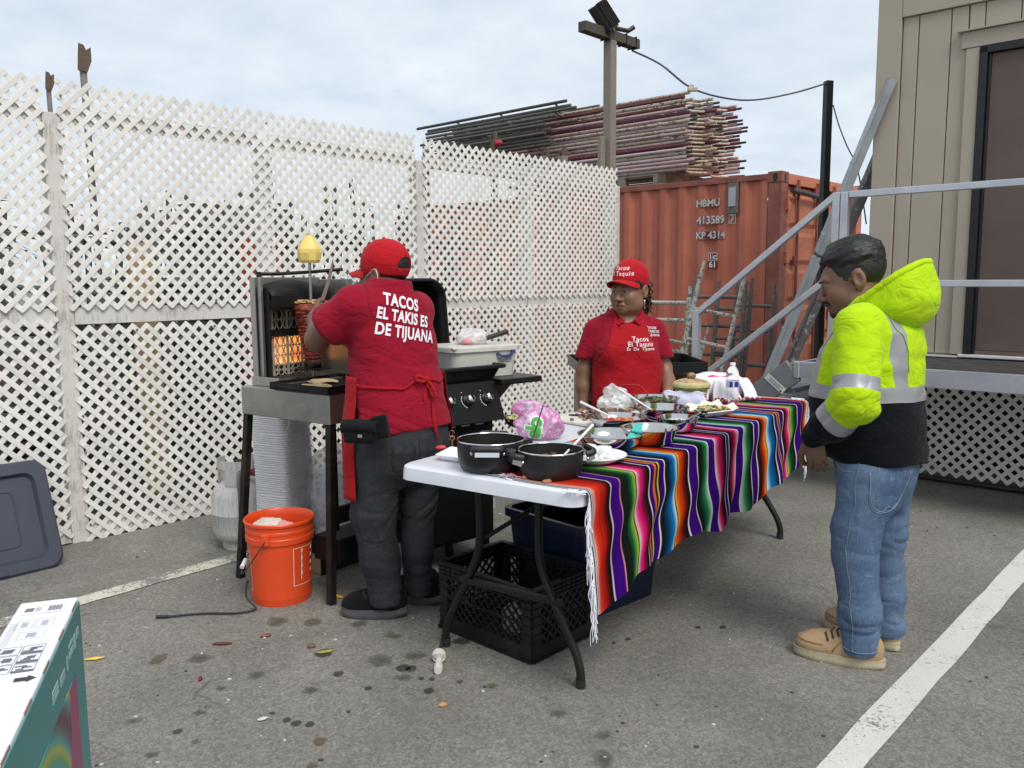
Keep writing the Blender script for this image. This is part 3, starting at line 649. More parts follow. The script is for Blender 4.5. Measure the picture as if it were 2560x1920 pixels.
for x in (0, .56, 1.1): pbox('slat', x, x + .1, -1.05, 1.5, .0, .018)
def frame_flat(lab, grp, xs, y0, y1, z, mats, rmat, jit, q, rungs, pins=True, sag=0.):
    t = thing('scaffolding', lab, 'scaffolding', tuple(C3(0, 0, z)), YAW, grp); yy = []
    for x in xs:
        a = y0 + q.uniform(-jit, jit); dz = q.uniform(-.004, .004); b = MB(); b.tube([(x, a, dz), (x, y1 + q.uniform(-.15, .15), dz + sag)], .0215, 7); put('upright', b, q.choice(mats), t, smooth=60); yy.append(a)
        if pins and q.random() < .7:
            b = MB(); b.tube([(x, a + .02, dz), (x, a - .085, dz)], .0155, 7); put('coupling_pin', b, MA['steel_pin'], t, smooth=60)
    for f in rungs:
        for (xa, xb) in zip(xs[:-1], xs[1:]):
            b = MB(); ya = y0 + f + q.uniform(-.05, .05)
            b.tube(smoothpts([(xa + .02, ya, 0), (xa + (xb - xa) * .5, ya + .12, -.006), (xb - .02, ya + .02, 0)], 3), .0145, 6); put('rung', b, rmat, t, smooth=60)
    return t
ORD = ['topmost'] + [w + ' from the top' for w in 'second third fourth fifth sixth seventh eighth ninth tenth eleventh twelfth thirteenth fourteenth fifteenth sixteenth seventeenth eighteenth nineteenth'.split()] + ['lowest']
ORD[19] = 'lowest'
q = random.Random(5); z = CT + .15
for i in range(20):
    frame_flat(('pink scaffold section, %s of the tall stack on the container' % ORD[19 - i]), 'pink scaffold frames stacked on the container', (.04 + q.uniform(-.02, .02), .63 + q.uniform(-.03, .03), 1.22 + q.uniform(-.03, .03)), 1.19 + .003 * i, 4.1, z, MA['pink_pipe'], MA['cream_rung'], .07, q, (.12, .5))
    z += .0475
z = CT + .62
for i in range(11):
    frame_flat(('grey green scaffold section, %s of the stack above the fence' % ORD[10 - i]), 'grey scaffold frames stacked behind the fence', (-.25 + q.uniform(-.03, .03), .3 + q.uniform(-.03, .03), .9), 2.95 + q.uniform(0, .3) - (.25 if i > 7 else 0), 5.75, z, MA['grey_pipe'], MA['flaked_grey'], .12, q, (.3, 1.3, 2.2), False, .0)
    z += .052
def rack_post(x, y, top, lab, mat, w=.07, rag=None):
    t = thing('rack_post', lab, 'post', tuple(C3(x, y, 0)), YAW); b = MB(); b.box((0, 0, top / 2), (w, w, top)); put('shaft', b, mat, t, bevel=.004)
    b = MB(); b.box((.0, -.03, top + .03), (w * .9, .02, .14)); b.box((.0, .03, top + .01), (w * .9, .02, .10)); put('bracket', b, MA['brown_wood'], t)
    if rag: b = MB(); b.sph((.02, -.06, top - .06), (.05, .09, .045), 8, 6); put('rag', b, rag, t, smooth=180)
rack_post(-.55, 3.95, 3.33, 'rusty rack post with a red rag below the grey frames', MA['brown_wood'], rag=MA['red_cloth'])
rack_post(-.55, 5.35, 3.32, 'rusty rack post with a green rag near the top of the fence', MA['brown_wood'], rag=MA['green_cloth'])
rack_post(-.50, 3.05, 3.02, 'short grey rack post nearest to the pink stack', MA['grey_wood'], .06)
rack_post(-.52, 2.75, 2.98, 'short double rack post beside the floodlight pole', MA['grey_wood'], .10)

# ---------------------------------------------------------------- floodlight pole, wires, black post
PB = Vector((.945, 8.254, 0))
pole = thing('floodlight_pole', 'square wooden pole with crossarm and dark floodlight above the fence end', 'light pole', tuple(PB), YAW)
b = MB(); b.box((0, 0, 3.62 / 2), (.09, .09, 3.62)); put('pole', b, MA['grey_wood'], pole, bevel=.004)
b = MB(); b.box((-.10, .02, 1.37), (.07, .04, 2.74)); put('brace_board', b, MA['grey_wood'], pole, bevel=.003)
b = MB(); b.box((-.0, 0, 3.665), (.86, .09, .088)); put('crossarm', b, MA['dark_wood'], pole, bevel=.004)
fl = MB(); Tf = Matrix.Translation(Vector((-.12, -.02, 3.80))) @ Matrix.Rotation(R(-30), 4, 'Y') @ Matrix.Rotation(R(-20), 4, 'X')
fl.box((0, 0, 0), (.15, .08, .26), Tf)
for k in range(6): fl.box((-.06 + .024 * k, -.055, .01), (.006, .05, .25), Tf)
fl.box((0, .045, .0), (.17, .012, .28), Tf); lamp = put('floodlight', fl, MA['lamp_metal'], pole, bevel=.004)
b = MB(); b.tube([(-.06, -.02, 3.715), (-.05, -.03, 3.75), (-.10, -.02, 3.80)], .018, 8); b.sph((-.10, -.04, 3.77), .035, 10, 6); b.sph((-.05, -.02, 3.73), (.06, .04, .025), 10, 6); put('lamp_bracket', b, MA['lamp_metal'], lamp, smooth=50)
b = MB(); b.tube([(.06, -.02, 3.74), (.22, -.05, 3.745), (.26, -.09, 3.78)], .022, 8); put('conduit', b, MA['lamp_metal'], pole, smooth=50)
for x in (-.08, .20, .36):
    b = MB(); b.tube([(x, -.05, 3.615), (x, -.05, 3.715), (x, .05, 3.715), (x, .05, 3.615)], .008, 6, closed=True); put('cable_tie', b, MA['black_frame'], pole)
pw = PB + E1 * .36 + Vector((0, 0, 3.60))
wp = smoothpts([pw, (1.42, 8.24, 3.40), (1.711, 8.3, 3.205), (2.05, 8.37, 3.12), (2.383, 8.45, 3.115), (2.8, 8.53, 3.20), (3.15, 8.6, 3.31)], 5)
b = MB(); b.tube(wp, .009, 6); wire = tag(put('hanging_wire', b, MA['wire'], smooth=60), 'thin dark wire sagging between the wooden pole and the black post', 'wire'); wire.parent = None
b = MB(); b.box((1.735, 8.3, 3.185), (.09, .05, .035), Matrix.Identity(4)); b.box((1.72, 8.3, 3.215), (.05, .03, .03)); put('insulator', b, MA['cream_rung'], wire, bevel=.006)
bp = thing('black_post', 'thin square black post rising behind the stair railing', 'post', (3.135, 8.6, 0), .3)
b = MB(); b.box((0, 0, 1.66), (.07, .07, 3.32)); put('shaft', b, MA['black_frame'], bp, bevel=.004)
b = MB(); b.tube([(-.05, -.02, 2.62), (.0, -.037, 2.62)], .006, 6); put('hook', b, MA['steel_pin'], bp)
b = MB(); b.tube(smoothpts([(3.19, 8.6, 3.09), (3.23, 8.55, 2.9), (3.28, 8.45, 2.68), (3.34, 8.3, 2.42), (3.36, 8.1, 1.9)], 4), .007, 6); tag(put('drop_wire', b, MA['wire'], smooth=60), 'grey wire dropping from the black post towards the leaning planks', 'wire')

# ---------------------------------------------------------------- scaffold frames leaning on the container
def lean_frame(lab, base, right, w, h, lean, mat, rungs, grp='old scaffold frames leaning on the container', r=.024, tilt=0.):
    t = thing('leaning_scaffolding', lab, 'scaffolding', base, math.atan2(right[1], right[0]), grp)
    A_ = Matrix.Rotation(tilt, 4, 'Y') @ Matrix.Rotation(-lean, 4, 'X')
    for x in (0, w):
        b = MB(); b.tube([A_ @ Vector((x, 0, 0)), A_ @ Vector((x, 0, h))], r, 8); u = put('upright', b, mat, t, smooth=60)
        b = MB(); b.tube([A_ @ Vector((x, 0, h - .02)), A_ @ Vector((x, 0, h + .11))], r * .72, 8); b.tube([A_ @ Vector((x, -.022, h + .06)), A_ @ Vector((x, .022, h + .06))], .006, 6, 0); put('coupling_pin', b, mat, u, smooth=60)
    for z_ in rungs:
        b = MB(); b.tube([A_ @ Vector((.01, 0, z_)), A_ @ Vector((w - .01, 0, z_))], r * .78, 8); put('rung', b, mat, t, smooth=60)
    return t
RT = -E2
def gp(x, y): return (x, y, 0.0)
lean_frame('ladder frame with flaking white paint tilted behind the handrail', gp(1.52, 8.25), RT, .46, 1.50, R(9), MA['flaked_white'], (.28, .56, .84, 1.14), tilt=R(9))
lean_frame('wide white flaking frame with heavy rails behind the woman in the apron', gp(.92, 9.3), RT, 1.1, 1.22, R(6), MA['flaked_white'], (.35, .66, .98, 1.16), r=.027)
lean_frame('dark grey flaking frame behind the tilted ladder frame', gp(1.82, 8.9), RT, .66, 1.30, R(8), MA['flaked_grey'], (.15, .30, .62, .92, 1.22), r=.025)
lean_frame('narrow grey frame next to the pale leaning plank', gp(2.02, 8.6), RT, .30, 1.28, R(7), MA['flaked_grey'], (.2, .34, .66, .80, 1.1), r=.024)
lean_frame('bent white frame low behind the handrail post', gp(1.15, 8.7), RT, .7, .95, R(14), MA['flaked_white'], (.3, .62, .86), r=.018, tilt=R(8))
lean_frame('grey frame nearest to the container door corner', gp(2.30, 8.9), RT, .42, 1.24, R(6), MA['flaked_grey'], (.18, .5, .86, 1.12), r=.024)
# ---------------------------------------------------------------- yard stores seen through the lattice; dark frame and plank colours stand in for shade
FO = Vector((-2.346, 4.455, 0))
def FP(s, d, z=0.): return FO + E1 * s + E2 * d + Vector((0, 0, z))
q = random.Random(21)
def upright_frame(lab, grp, s, d, w, h, mat, lean=.0, tilt=0., rz=0.):
    t = thing('stored_scaffolding', lab, 'scaffolding', tuple(FP(s, d)), YAW + rz, grp); A_ = Matrix.Rotation(tilt, 4, 'Y') @ Matrix.Rotation(-lean, 4, 'X')
    for x in (0, w):
        b = MB(); b.tube([A_ @ Vector((x, 0, 0)), A_ @ Vector((x, 0, h))], .024, 6); put('upright', b, mat, t, smooth=60)
    for z_ in (.25, .6, 1.0, 1.4, 1.75):
        if z_ < h: b = MB(); b.tube([A_ @ Vector((0, 0, z_)), A_ @ Vector((w, 0, z_ + .0))], .017, 6); put('rung', b, mat, t, smooth=60)
    return t
n_ = 0
for s0, s1, d0, hmin, hmax in ((-1.5, -.1, 1.0, 1.75, 2.0), (.2, 1.3, 1.1, 1.7, 1.95), (1.2, 1.9, 1.2, 1.95, 2.15), (2.0, 3.1, 1.3, 1.85, 2.3), (2.9, 4.2, 1.2, 1.75, 2.1)):
    for k in range(9):
        upright_frame('weathered scaffold frame stored upright behind the lattice fence', 'scaffold frames stored upright behind the fence', q.uniform(s0, s1), d0 + k * .11, q.uniform(.6, 1.1), q.uniform(hmin, hmax), q.choice(MA['grey_pipe']), R(q.uniform(-4, 8)), R(q.uniform(-7, 7)), q.uniform(-.25, .25))
# timber and boards standing behind the frames
def board(lab, s, d, w, h, mat, lean=.05, tilt=0., th=.035):
    b = MB(); b.box((0, 0, h / 2), (w, th, h), Matrix.Rotation(tilt, 4, 'Y') @ Matrix.Rotation(-lean, 4, 'X')); o = put('board', b, mat, None, loc=tuple(FP(s, d, .0)), rz=YAW); return tag(o, lab, 'board')
board('tan plywood strip standing behind the lattice left of the grill machine', .78, .75, .16, 1.66, MA['tan_ply'])
board('narrow tan board standing behind the far left lattice panel', -.22, .8, .07, 1.62, MA['tan_ply'])
board('red painted sheet standing behind the middle of the fence', 1.75, .95, .34, 1.72, MA['red_box'], .02)
board('dull red board standing behind the right half of the fence', 3.0, .85, .20, 1.75, MA['red_box'], .02)
def bundle(lab, s, d, L, z0, nx, nz, mats, ang=0.):
    t = thing('timber_bundle', lab, 'timber stack', tuple(FP(s, d)), YAW + ang)
    for k in range(nz):
        for j in range(nx):
            b = MB(); b.box((q.uniform(-.08, .08), j * .2, z0 + k * .062), (L, .17, .05)); put('plank', b, q.choice(mats), t)
    for x in (-L * .35, L * .35):
        b = MB(); b.box((x, nx * .1 - .1, z0 / 2 - .03), (.1, nx * .2, z0 - .06)); put('bearer', b, MA['dark_wood'], t)
    return t
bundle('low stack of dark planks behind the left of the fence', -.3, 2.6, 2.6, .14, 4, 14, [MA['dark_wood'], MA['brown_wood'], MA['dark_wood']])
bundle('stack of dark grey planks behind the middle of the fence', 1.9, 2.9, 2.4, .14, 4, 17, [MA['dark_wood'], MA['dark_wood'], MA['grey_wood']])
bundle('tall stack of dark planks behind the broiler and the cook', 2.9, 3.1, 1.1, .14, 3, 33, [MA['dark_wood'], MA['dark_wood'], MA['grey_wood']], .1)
# tall bracketed poles above the fence
def bracket_pole(lab, s, d, top, r, k):
    t = thing('bracket_pole', lab, 'pole', tuple(FP(s, d)), YAW); b = MB(); b.tube([(0.03 * k, 0, 0), (0, 0, top - .1 * k)], r * .8, 8); put('shaft', b, MA['grey_wood'], t, smooth=60)
    b = MB(); b.prism([(-.06, -.12), (.02, -.13), (.06, -.03), (.06, .09), (.02, .06), (.0, .1), (-.04, .11), (-.05, .02)], .012, Matrix.Translation(Vector((0, -.02, top - .06 * k))) @ Matrix.Rotation(math.pi / 2, 4, 'X') @ Matrix.Scale(k * .62, 4))
    b.prism([(-.04, -.1), (.03, -.1), (.05, .06), (-.03, .05)], .012, Matrix.Translation(Vector((.01, .02, top - .07 * k))) @ Matrix.Rotation(math.pi / 2, 4, 'X') @ Matrix.Scale(k * .62, 4)); put('bracket', b, MA['brown_wood'], t)
bracket_pole('grey pole with rusty bracket head above the left lattice panel', .27, .25, 2.69, .024, 1.0)
bracket_pole('short rusty bracket pole at the gap between the lattice panels', .045, .14, 2.49, .016, .62)
# palm-like tree far behind the left end
pt = thing('palm_tree', 'small dark palm far behind the left end of the fence', 'tree', (-5.9, 9.6, 0)); b = MB(); b.tube([(0, 0, 0), (.05, 0, 1.1), (0, 0, 2.0)], [.14, .12, .1], 10); put('trunk', b, MA['bark'], pt, smooth=60)
b = MB()
for i in range(26):
    a = q.uniform(0, 6.28); e_ = q.uniform(-.4, 1.2); L = q.uniform(.5, .85); d_ = Vector((math.cos(a) * math.cos(e_), math.sin(a) * math.cos(e_), math.sin(e_)))
    sd_ = Vector((-math.sin(a), math.cos(a), 0)); p0 = Vector((0, 0, 2.0)); n = 7; pts = [p0 + d_ * L * k / n + Vector((0, 0, -.35 * (k / n) ** 2 * L)) for k in range(n + 1)]
    for k in range(n):
        for s_ in (-1, 1):
            w_ = .16 * math.sin(math.pi * (k + .8) / (n + 1)); c = pts[k]; e2_ = pts[k + 1] + sd_ * s_ * w_ + Vector((0, 0, -.04)); b.add([c, c + (pts[k + 1] - c) * .45, e2_], [(0, 1, 2)])
put('crown', b, MA['leaf'], pt, recalc=False)
# ================================================================ cooking gear and the food table
from mathutils import noise as MN
def lump(c, r, n=36, m=22, amp=.25, fr=9., seed=0., ridge=True, floor=None, T=None):
    b = MB(); b.sph((0, 0, 0), 1., n, m); vs = []
    for v in b.v:
        p = Vector(v); q_ = Vector((p.x * r[0], p.y * r[1], p.z * r[2]))
        k = MN.noise((q_ + Vector((seed, seed * 1.7, 0))) * fr); k2 = MN.noise((q_ + Vector((0, seed, seed))) * fr * 2.3); k3 = MN.noise((q_ + Vector((seed, 0, 9))) * fr * 4.7)
        d = (1 - 2 * abs(k)) * .6 + (1 - 2 * abs(k2)) * .35 + (1 - 2 * abs(k3)) * .2 - .3 if ridge else k + .5 * k2
        q_ = q_ * (1 + amp * d) + Vector(c)
        if floor is not None and q_.z < floor: q_.z = floor + (q_.z - floor) * .02
        vs.append(q_)
    o = MB(); o.add(vs, b.f, 0, T); return o
MA['steel'] = M('stainless_steel', (.42, .41, .39), .33, .12, 3, metal=.9, dirt=.35, dcol=(.22, .19, .15), ds=5, bump=.05, bs=140)
MA['steel_mir'] = M('polished_steel_bowl', (.62, .61, .59), .13, .06, 5, metal=1., dirt=.2, dcol=(.35, .33, .3), ds=14, rnd=True)
MA['soot'] = M('sooty_black_iron', (.007, .0065, .006), .6, .5, 7, spec=.3, dirt=.4, dcol=(.06, .035, .025), ds=9, bump=.2)
MA['blk_metal'] = M('black_enamel', (.005, .0055, .006), .36, .3, 4, spec=.35)
MA['blk_leg'] = M('black_square_tube', (.008, .0075, .007), .5, .35, 7, spec=.35, dirt=.45, dcol=(.07, .035, .02), ds=8)
MA['chrome'] = M('chrome_knob', (.75, .74, .74), .12, .05, metal=1.)
MA['foam'] = M('white_foam', (.82, .82, .83), .55, .03, 8)
MA['fold_plastic'] = M('white_table_plastic', (.72, .74, .79), .42, .05, 3, dirt=.18, dcol=(.5, .48, .44), ds=11, bump=.12, bs=260)
MA['tableleg'] = M('charcoal_table_leg', (.011, .011, .011), .42, .15, 4, spec=.35)
def mat_film(name, col, alpha, rough=.18):
    t = NT(name); v = t.mapped((1, 1, 1), True); n = t.noise(16, 5, .6, v, 1.5)
    t.set(Base_Color=t.mix(n, tuple(c * .85 for c in col), col), Roughness=rough)
    tr = t.n('ShaderNodeBsdfTransparent'); tr.inputs[0].default_value = (.97, .97, .97, 1); ms = t.n('ShaderNodeMixShader')
    t.L(t.ramp(n, [(.3, alpha * .65), (.75, min(1, alpha * 1.35))]), ms.inputs[0]); t.L(tr.outputs[0], ms.inputs[1]); t.L(t.b.outputs[0], ms.inputs[2]); t.L(ms.outputs[0], t.o.inputs[0])
    t.bump(t.noise(45, 4, .6, v, .5), .3, .004); return t.m
MA['film'] = mat_film('clear_plastic_film', (.86, .87, .88), .5)
MA['film_thin'] = mat_film('thin_clear_wrap', (.9, .9, .9), .22, .1)
MA['meat'] = None
def mat_meat():
    t = NT('marinated_meat'); v = t.mapped((1, 1, 5.5)); n = t.noise(26, 6, .7, v, .8); n2 = t.noise(9, 4, .6, t.obj())
    c = t.ramp(n, [(.28, (.035, .008, .005)), (.45, (.20, .022, .012)), (.6, (.34, .055, .025)), (.74, (.46, .15, .07))])
    c = t.mix(t.math('MULTIPLY', t.ramp(n2, [(.5, 0.), (.7, 1.)]), .6), c, (.06, .018, .01))
    sp = t.n('ShaderNodeSeparateXYZ'); t.L(t.obj(), sp.inputs[0]); c = t.mix(t.ramp(sp.outputs[2], [(.02, 1.), (.06, 0.)]), c, (.012, .009, .008))
    t.set(Base_Color=c, Roughness=.36); t.bump(n, .8, .01); return t.m
MA['meat'] = mat_meat()
def mat_pine():
    t = NT('peeled_pineapple'); v = t.obj(); vo = t.n('ShaderNodeTexVoronoi'); vo.inputs['Scale'].default_value = 62; t.L(v, vo.inputs['Vector'])
    sp = t.n('ShaderNodeSeparateXYZ'); t.L(v, sp.inputs[0])
    k = t.math('MULTIPLY', t.ramp(vo.outputs['Distance'], [(.10, 1.), (.2, 0.)]), t.ramp(sp.outputs[2], [(.055, 1.), (.075, 0.)]))
    c = t.mix(t.noise(28, 4, .6, v), (.70, .48, .10), (.84, .66, .22)); c = t.mix(t.math('MULTIPLY', k, .8), c, (.24, .13, .03))
    t.set(Base_Color=c, Roughness=.4); t.b.inputs['Subsurface Weight'].default_value = .1; return t.m
MA['pine'] = mat_pine()
MA['tortilla'] = M('toasted_tortilla', (.62, .46, .24), .75, .22, 22, dirt=.3, dcol=(.40, .26, .10), ds=26)
def mat_glow():
    t = NT('glowing_burner_ceramic'); v = t.obj(); n = t.noise(34, 3, .6, v)
    c = t.ramp(n, [(.35, (.9, .16, .02)), (.55, (1., .42, .08)), (.7, (1., .75, .35))]); t.set(Base_Color=(.4, .2, .1), Roughness=.8)
    t.L(c, t.b.inputs['Emission Color']); t.b.inputs['Emission Strength'].default_value = .62; return t.m
MA['glow'] = mat_glow()
MA['ceramic'] = M('pale_burner_ceramic', (.34, .30, .24), .85, .3, 14)

# ---------------------------------------------------------------- cart
CDIR = Vector((.816, -.577, 0)); CY_ = math.atan2(-.577, .816); CO = Vector((-1.261, 3.895, 0))
def CL(x, y, z): return CO + CDIR * x + Vector((.577, .816, 0)) * y + Vector((0, 0, z))
cart = thing('steel_cart', 'stainless steel cart top on black splayed legs carrying the meat broiler', 'cart', tuple(CO), CY_)
b = MB(); b.box((.297, .37, .855), (.593, .74, .13)); put('top_box', b, MA['steel'], cart, bevel=.004)
def leg(p, q_, w=.032): m = MB(); m.beam(p, q_, w, w, (0, 1, 0)); return put('leg', m, MA['blk_leg'], cart, bevel=.002)
leg((.02, .02, .79), (-.03, -.03, 0)); leg((.572, .02, .79), (.585, -.02, 0)); leg((.02, .72, .79), (-.02, .77, 0)); leg((.572, .72, .79), (.60, .77, 0))
m = MB(); m.box((.55, .045, .55), (.03, .03, .48)); put('strut', m, MA['blk_leg'], cart)
m = MB(); m.box((.578, .37, .385), (.02, .72, .075)); put('side_bar', m, MA['blk_leg'], cart)
m = MB(); m.box((.52, .37, .225), (.16, .70, .11)); put('shelf_box', m, MA['soot'], cart, bevel=.003)
m = MB(); m.box((.28, .73, .4), (.56, .02, .06)); put('back_bar', m, MA['blk_leg'], cart)

# ---------------------------------------------------------------- vertical broiler
tro = thing('meat_broiler', 'stainless vertical broiler with glowing burners open towards the cook', 'broiler', tuple(CL(0, 0, .921)), CY_)
def tb(name, x0, x1, y0, y1, z0, z1, mat, p=tro, bevel=.002):
    m = MB(); m.box(((x0 + x1) / 2, (y0 + y1) / 2, (z0 + z1) / 2), (x1 - x0, y1 - y0, z1 - z0)); return put(name, m, mat, p, bevel=bevel)
tb('side_wall', .022, .028, .065, .48, 0, .5, MA['steel']); tb('front_flange', .02, .055, .058, .065, 0, .5, MA['steel']); tb('front_flange', .057, .083, .070, .085, .03, .5, MA['steel'])
tb('back_wall', .03, .235, .472, .478, .0, .49, MA['steel']); tb('back_flange', .236, .262, .44, .478, .0, .49, MA['steel'])
tb('base_tray', .02, .262, .06, .44, .0, .02, MA['steel']); tb('tray_lip', .02, .21, .05, .058, .0, .042, MA['steel'])
tb('burner_back', .030, .036, .10, .46, .03, .46, MA['soot'])
hd = MB(); hd.grid(lambda u, v: (.036 + .085 * math.sin(v * math.pi / 2), .10 + .36 * u, .405 + .085 * math.cos(v * math.pi / 2) * (.55 + .45 * math.sin(math.pi * u))), 12, 6); hd.grid(lambda u, v: (.121, .10 + .36 * u, .35 + .055 * v), 2, 1); put('hood', hd, MA['soot'], tro, smooth=50, solid=.004)
tb('hood_front', .118, .124, .10, .46, .36, .415, MA['soot']); tb('left_shield', .036, .11, .092, .098, .03, .44, MA['soot']); tb('burner_divider', .036, .062, .13, .46, .222, .252, MA['soot'])
def burner(z0, z1, lit):
    bk = tb('burner', .037, .043, .15, .42, z0, z1, MA['glow'] if lit else MA['soot'])
    gm = MB()
    for c in range(3):
        ya = .16 + c * .088; nr = max(2, int((z1 - z0) / .042))
        gm.box((.047, ya - .004, (z0 + z1) / 2), (.007, .012, z1 - z0))
        for r_ in range(nr):
            zc = z0 + (r_ + .5) * (z1 - z0) / nr; h = (z1 - z0) / nr
            for k in range(2):
                yc = ya + .022 + k * .037
                for s_ in (-1, 1):
                    gm.tube([(.047, yc + s_ * .014, zc - h * .5), (.047, yc + s_ * .004, zc - h * .2), (.047, yc + s_ * .004, zc + h * .2), (.047, yc + s_ * .014, zc + h * .5)], .0032, 5)
                gm.box((.047, yc, zc + h * .5), (.006, .03, .006))
    put('burner_grille', gm, MA['ceramic'], bk); return bk
burner(.035, .085, False); burner(.085, .220, True); burner(.255, .395, False)
SPX, SPY = .20, .265
m = MB(); m.tube([(SPX, SPY, .02), (SPX, SPY, .70)], .0075, 8); put('skewer', m, MA['steel'], tro, smooth=50)
m = MB(); m.lathe([(.0, .066), (.085, .066), (.085, .072), (.0, .072)], 20, Matrix.Translation(Vector((SPX, SPY, 0)))); put('drip_disc', m, MA['soot'], tro)
m = MB(); m.tube([(.05, .09, .515), (.09, .16, .515), (SPX, SPY, .523), (.30, .38, .535)], .008, 8); m.tube([(.05, .09, .50), (.05, .09, .525)], .012, 8); put('spit_arm', m, MA['soot'], tro, smooth=50)
gr = tb('griddle_plate', .225, .60, -.015, .40, .003, .012, MA['soot'])
m = MB()
for (x0, x1, y0, y1) in ((.225, .60, -.015, -.009), (.225, .60, .394, .40), (.225, .231, -.008, .393), (.594, .60, -.008, .393)): m.box(((x0 + x1) / 2, (y0 + y1) / 2, .018), (x1 - x0, y1 - y0, .032))
put('griddle_rim', m, MA['soot'], tro)
# meat cone on the spit and pineapple on top
def meat_cone():
    pr_ = [(0, .0), (.037, .0), (.043, .02), (.041, .035)]; n = 30
    for i in range(n + 1):
        t = i / n; z = .04 + .245 * t; r = .040 + .036 * (t ** 1.15) + (.004 if t > .9 else 0); pr_.append((r + (.0045 if i % 2 else -.0025), z))
    pr_ += [(.071, .296), (.05, .300), (0, .302)]
    b = MB(); b.lathe(pr_, 40, None, wob=lambda t, z: .10 * MN.noise(Vector((math.cos(t) * 2.6, math.sin(t) * 2.6, z * 60))) + .08 * MN.noise(Vector((math.cos(t) * 7, math.sin(t) * 7, z * 110)))); return b
meat = put('meat_cone', meat_cone(), MA['meat'], None, loc=tuple(CL(SPX, SPY, .995)), smooth=70); tag(meat, 'tapering stack of red marinated meat roasting on the upright spit', 'meat')
q = random.Random(4); m = MB()
for i in range(46):
    a = q.uniform(0, 6.28); r = .066 * math.sqrt(q.random()); m.box((0, 0, 0), (.026, .014, .005), Matrix.Translation(Vector((r * math.cos(a), r * math.sin(a), .305 + q.uniform(0, .012)))) @ Matrix.Rotation(q.uniform(0, 6), 4, 'Z') @ Matrix.Rotation(q.uniform(-.5, .5), 4, 'X'))
put('onion_slices', m, M('golden_onion', (.50, .36, .15), .6, .4, 40), meat, kind='stuff')
pp = [(0, 0), (.046, 0), (.052, .012), (.0575, .045), (.056, .062), (.038, .095), (.024, .118), (.021, .128), (0, .13)]
pin = put('pineapple', MB().lathe(pp, 9, None, wob=lambda t, z: .05 * math.sin(3 * t + z * 20) + .03 * MN.noise(Vector((t, z * 30, 0)))), MA['pine'], None, loc=tuple(CL(SPX, SPY, 1.487)), smooth=12)
tag(pin, 'peeled yellow pineapple speared on top of the upright spit', 'pineapple')
def tortilla(lab, x, y, z, r, fold, rz):
    b = MB(); n = 22; vs = []; th = .007
    for s_ in (1, -1):
        for i in range(7):
            for j in range(n):
                a = 2 * math.pi * j / n; rr_ = r * i / 6; X = rr_ * math.cos(a); Y = rr_ * math.sin(a) * .62
                vs.append((X, Y, .008 + .010 * (1 - (rr_ / r) ** 4) * s_ * (1 if s_ > 0 else .2) + .003 * math.sin(4 * a + i)))
    fs = []
    for k in (0, 7 * n):
        for i in range(6):
            for j in range(n): fs.append((k + i * n + j, k + i * n + (j + 1) % n, k + (i + 1) * n + (j + 1) % n, k + (i + 1) * n + j))
    b.add(vs, fs); o = put('tortilla', b, MA['tortilla'], None, loc=tuple(CL(x, y, z)), rz=rz, smooth=60); return tag(o, lab, 'tortilla', 'tortillas warming on the broiler griddle')
tortilla('plump folded tortilla nearest to the meat on the black griddle', .33, .20, .934, .075, 1, .1)
tortilla('flat tortilla at the front edge of the black griddle', .44, .05, .934, .08, 1, .15); tortilla('tortilla at the back of the griddle beside the cook', .50, .29, .934, .07, 1, .3)

# ---------------------------------------------------------------- under the cart
tk = thing('propane_tank', 'scratched white propane tank with collar standing behind the orange bucket', 'gas tank', (-1.45, 4.40, 0))
MA['tank'] = mat_peel('worn_white_tank_paint', (.44, .43, .40), (.20, .185, .16), .60, 14, rust=(.12, .075, .045))
def mat_tank():
    t = NT('scratched_tank_paint'); v = t.obj()
    c = t.mix(t.noise(4, 6, .7, v), (.42, .42, .40), (.60, .59, .55)); sc = t.noise(7, 7, .75, t.mapped((1.4, 1.4, .35)), 2.5)
    c = t.mix(t.math('MULTIPLY', t.ramp(sc, [(.485, 0.), (.5, 1.), (.515, 0.)]), .75), c, (.10, .085, .07)); c = t.mix(t.math('MULTIPLY', t.ramp(t.noise(13, 8, .75, v), [(.6, 0.), (.72, 1.)]), .6), c, (.19, .15, .12))
    t.set(Base_Color=c, Roughness=.55); return t.m
MA['tank'] = mat_tank()
m = MB(); m.lathe([(.0, .03), (.10, .035), (.14, .06), (.152, .10), (.154, .19), (.1555, .192), (.154, .194), (.152, .275), (.14, .315), (.105, .345), (.06, .357), (.0, .36)], 32); put('body', m, MA['tank'], tk, smooth=50)
m = MB(); m.lathe([(.10, .0), (.105, .0), (.105, .05), (.10, .05)], 24); put('foot_ring', m, MA['tank'], tk, smooth=40)
m = MB()
for a0, a1, z0, z1 in ((.5, 5.8, .43, .475), (.5, 1.2, .345, .44), (2.2, 3.1, .345, .44), (4.4, 5.8, .345, .44)):
    n = int((a1 - a0) / .15) + 1
    for i in range(n):
        for (r0_, r1_) in ((.112, .115),):
            ta = a0 + (a1 - a0) * i / n + R(120); tb_ = a0 + (a1 - a0) * (i + 1) / n + R(120); vs = [(r * math.cos(t), r * math.sin(t), z) for r in (r0_, r1_) for t in (ta, tb_) for z in (z0, z1)]
            m.add(vs, [(0, 2, 3, 1), (4, 5, 7, 6), (0, 1, 5, 4), (2, 6, 7, 3), (1, 3, 7, 5), (0, 4, 6, 2)])
put('collar', m, MA['tank'], tk)
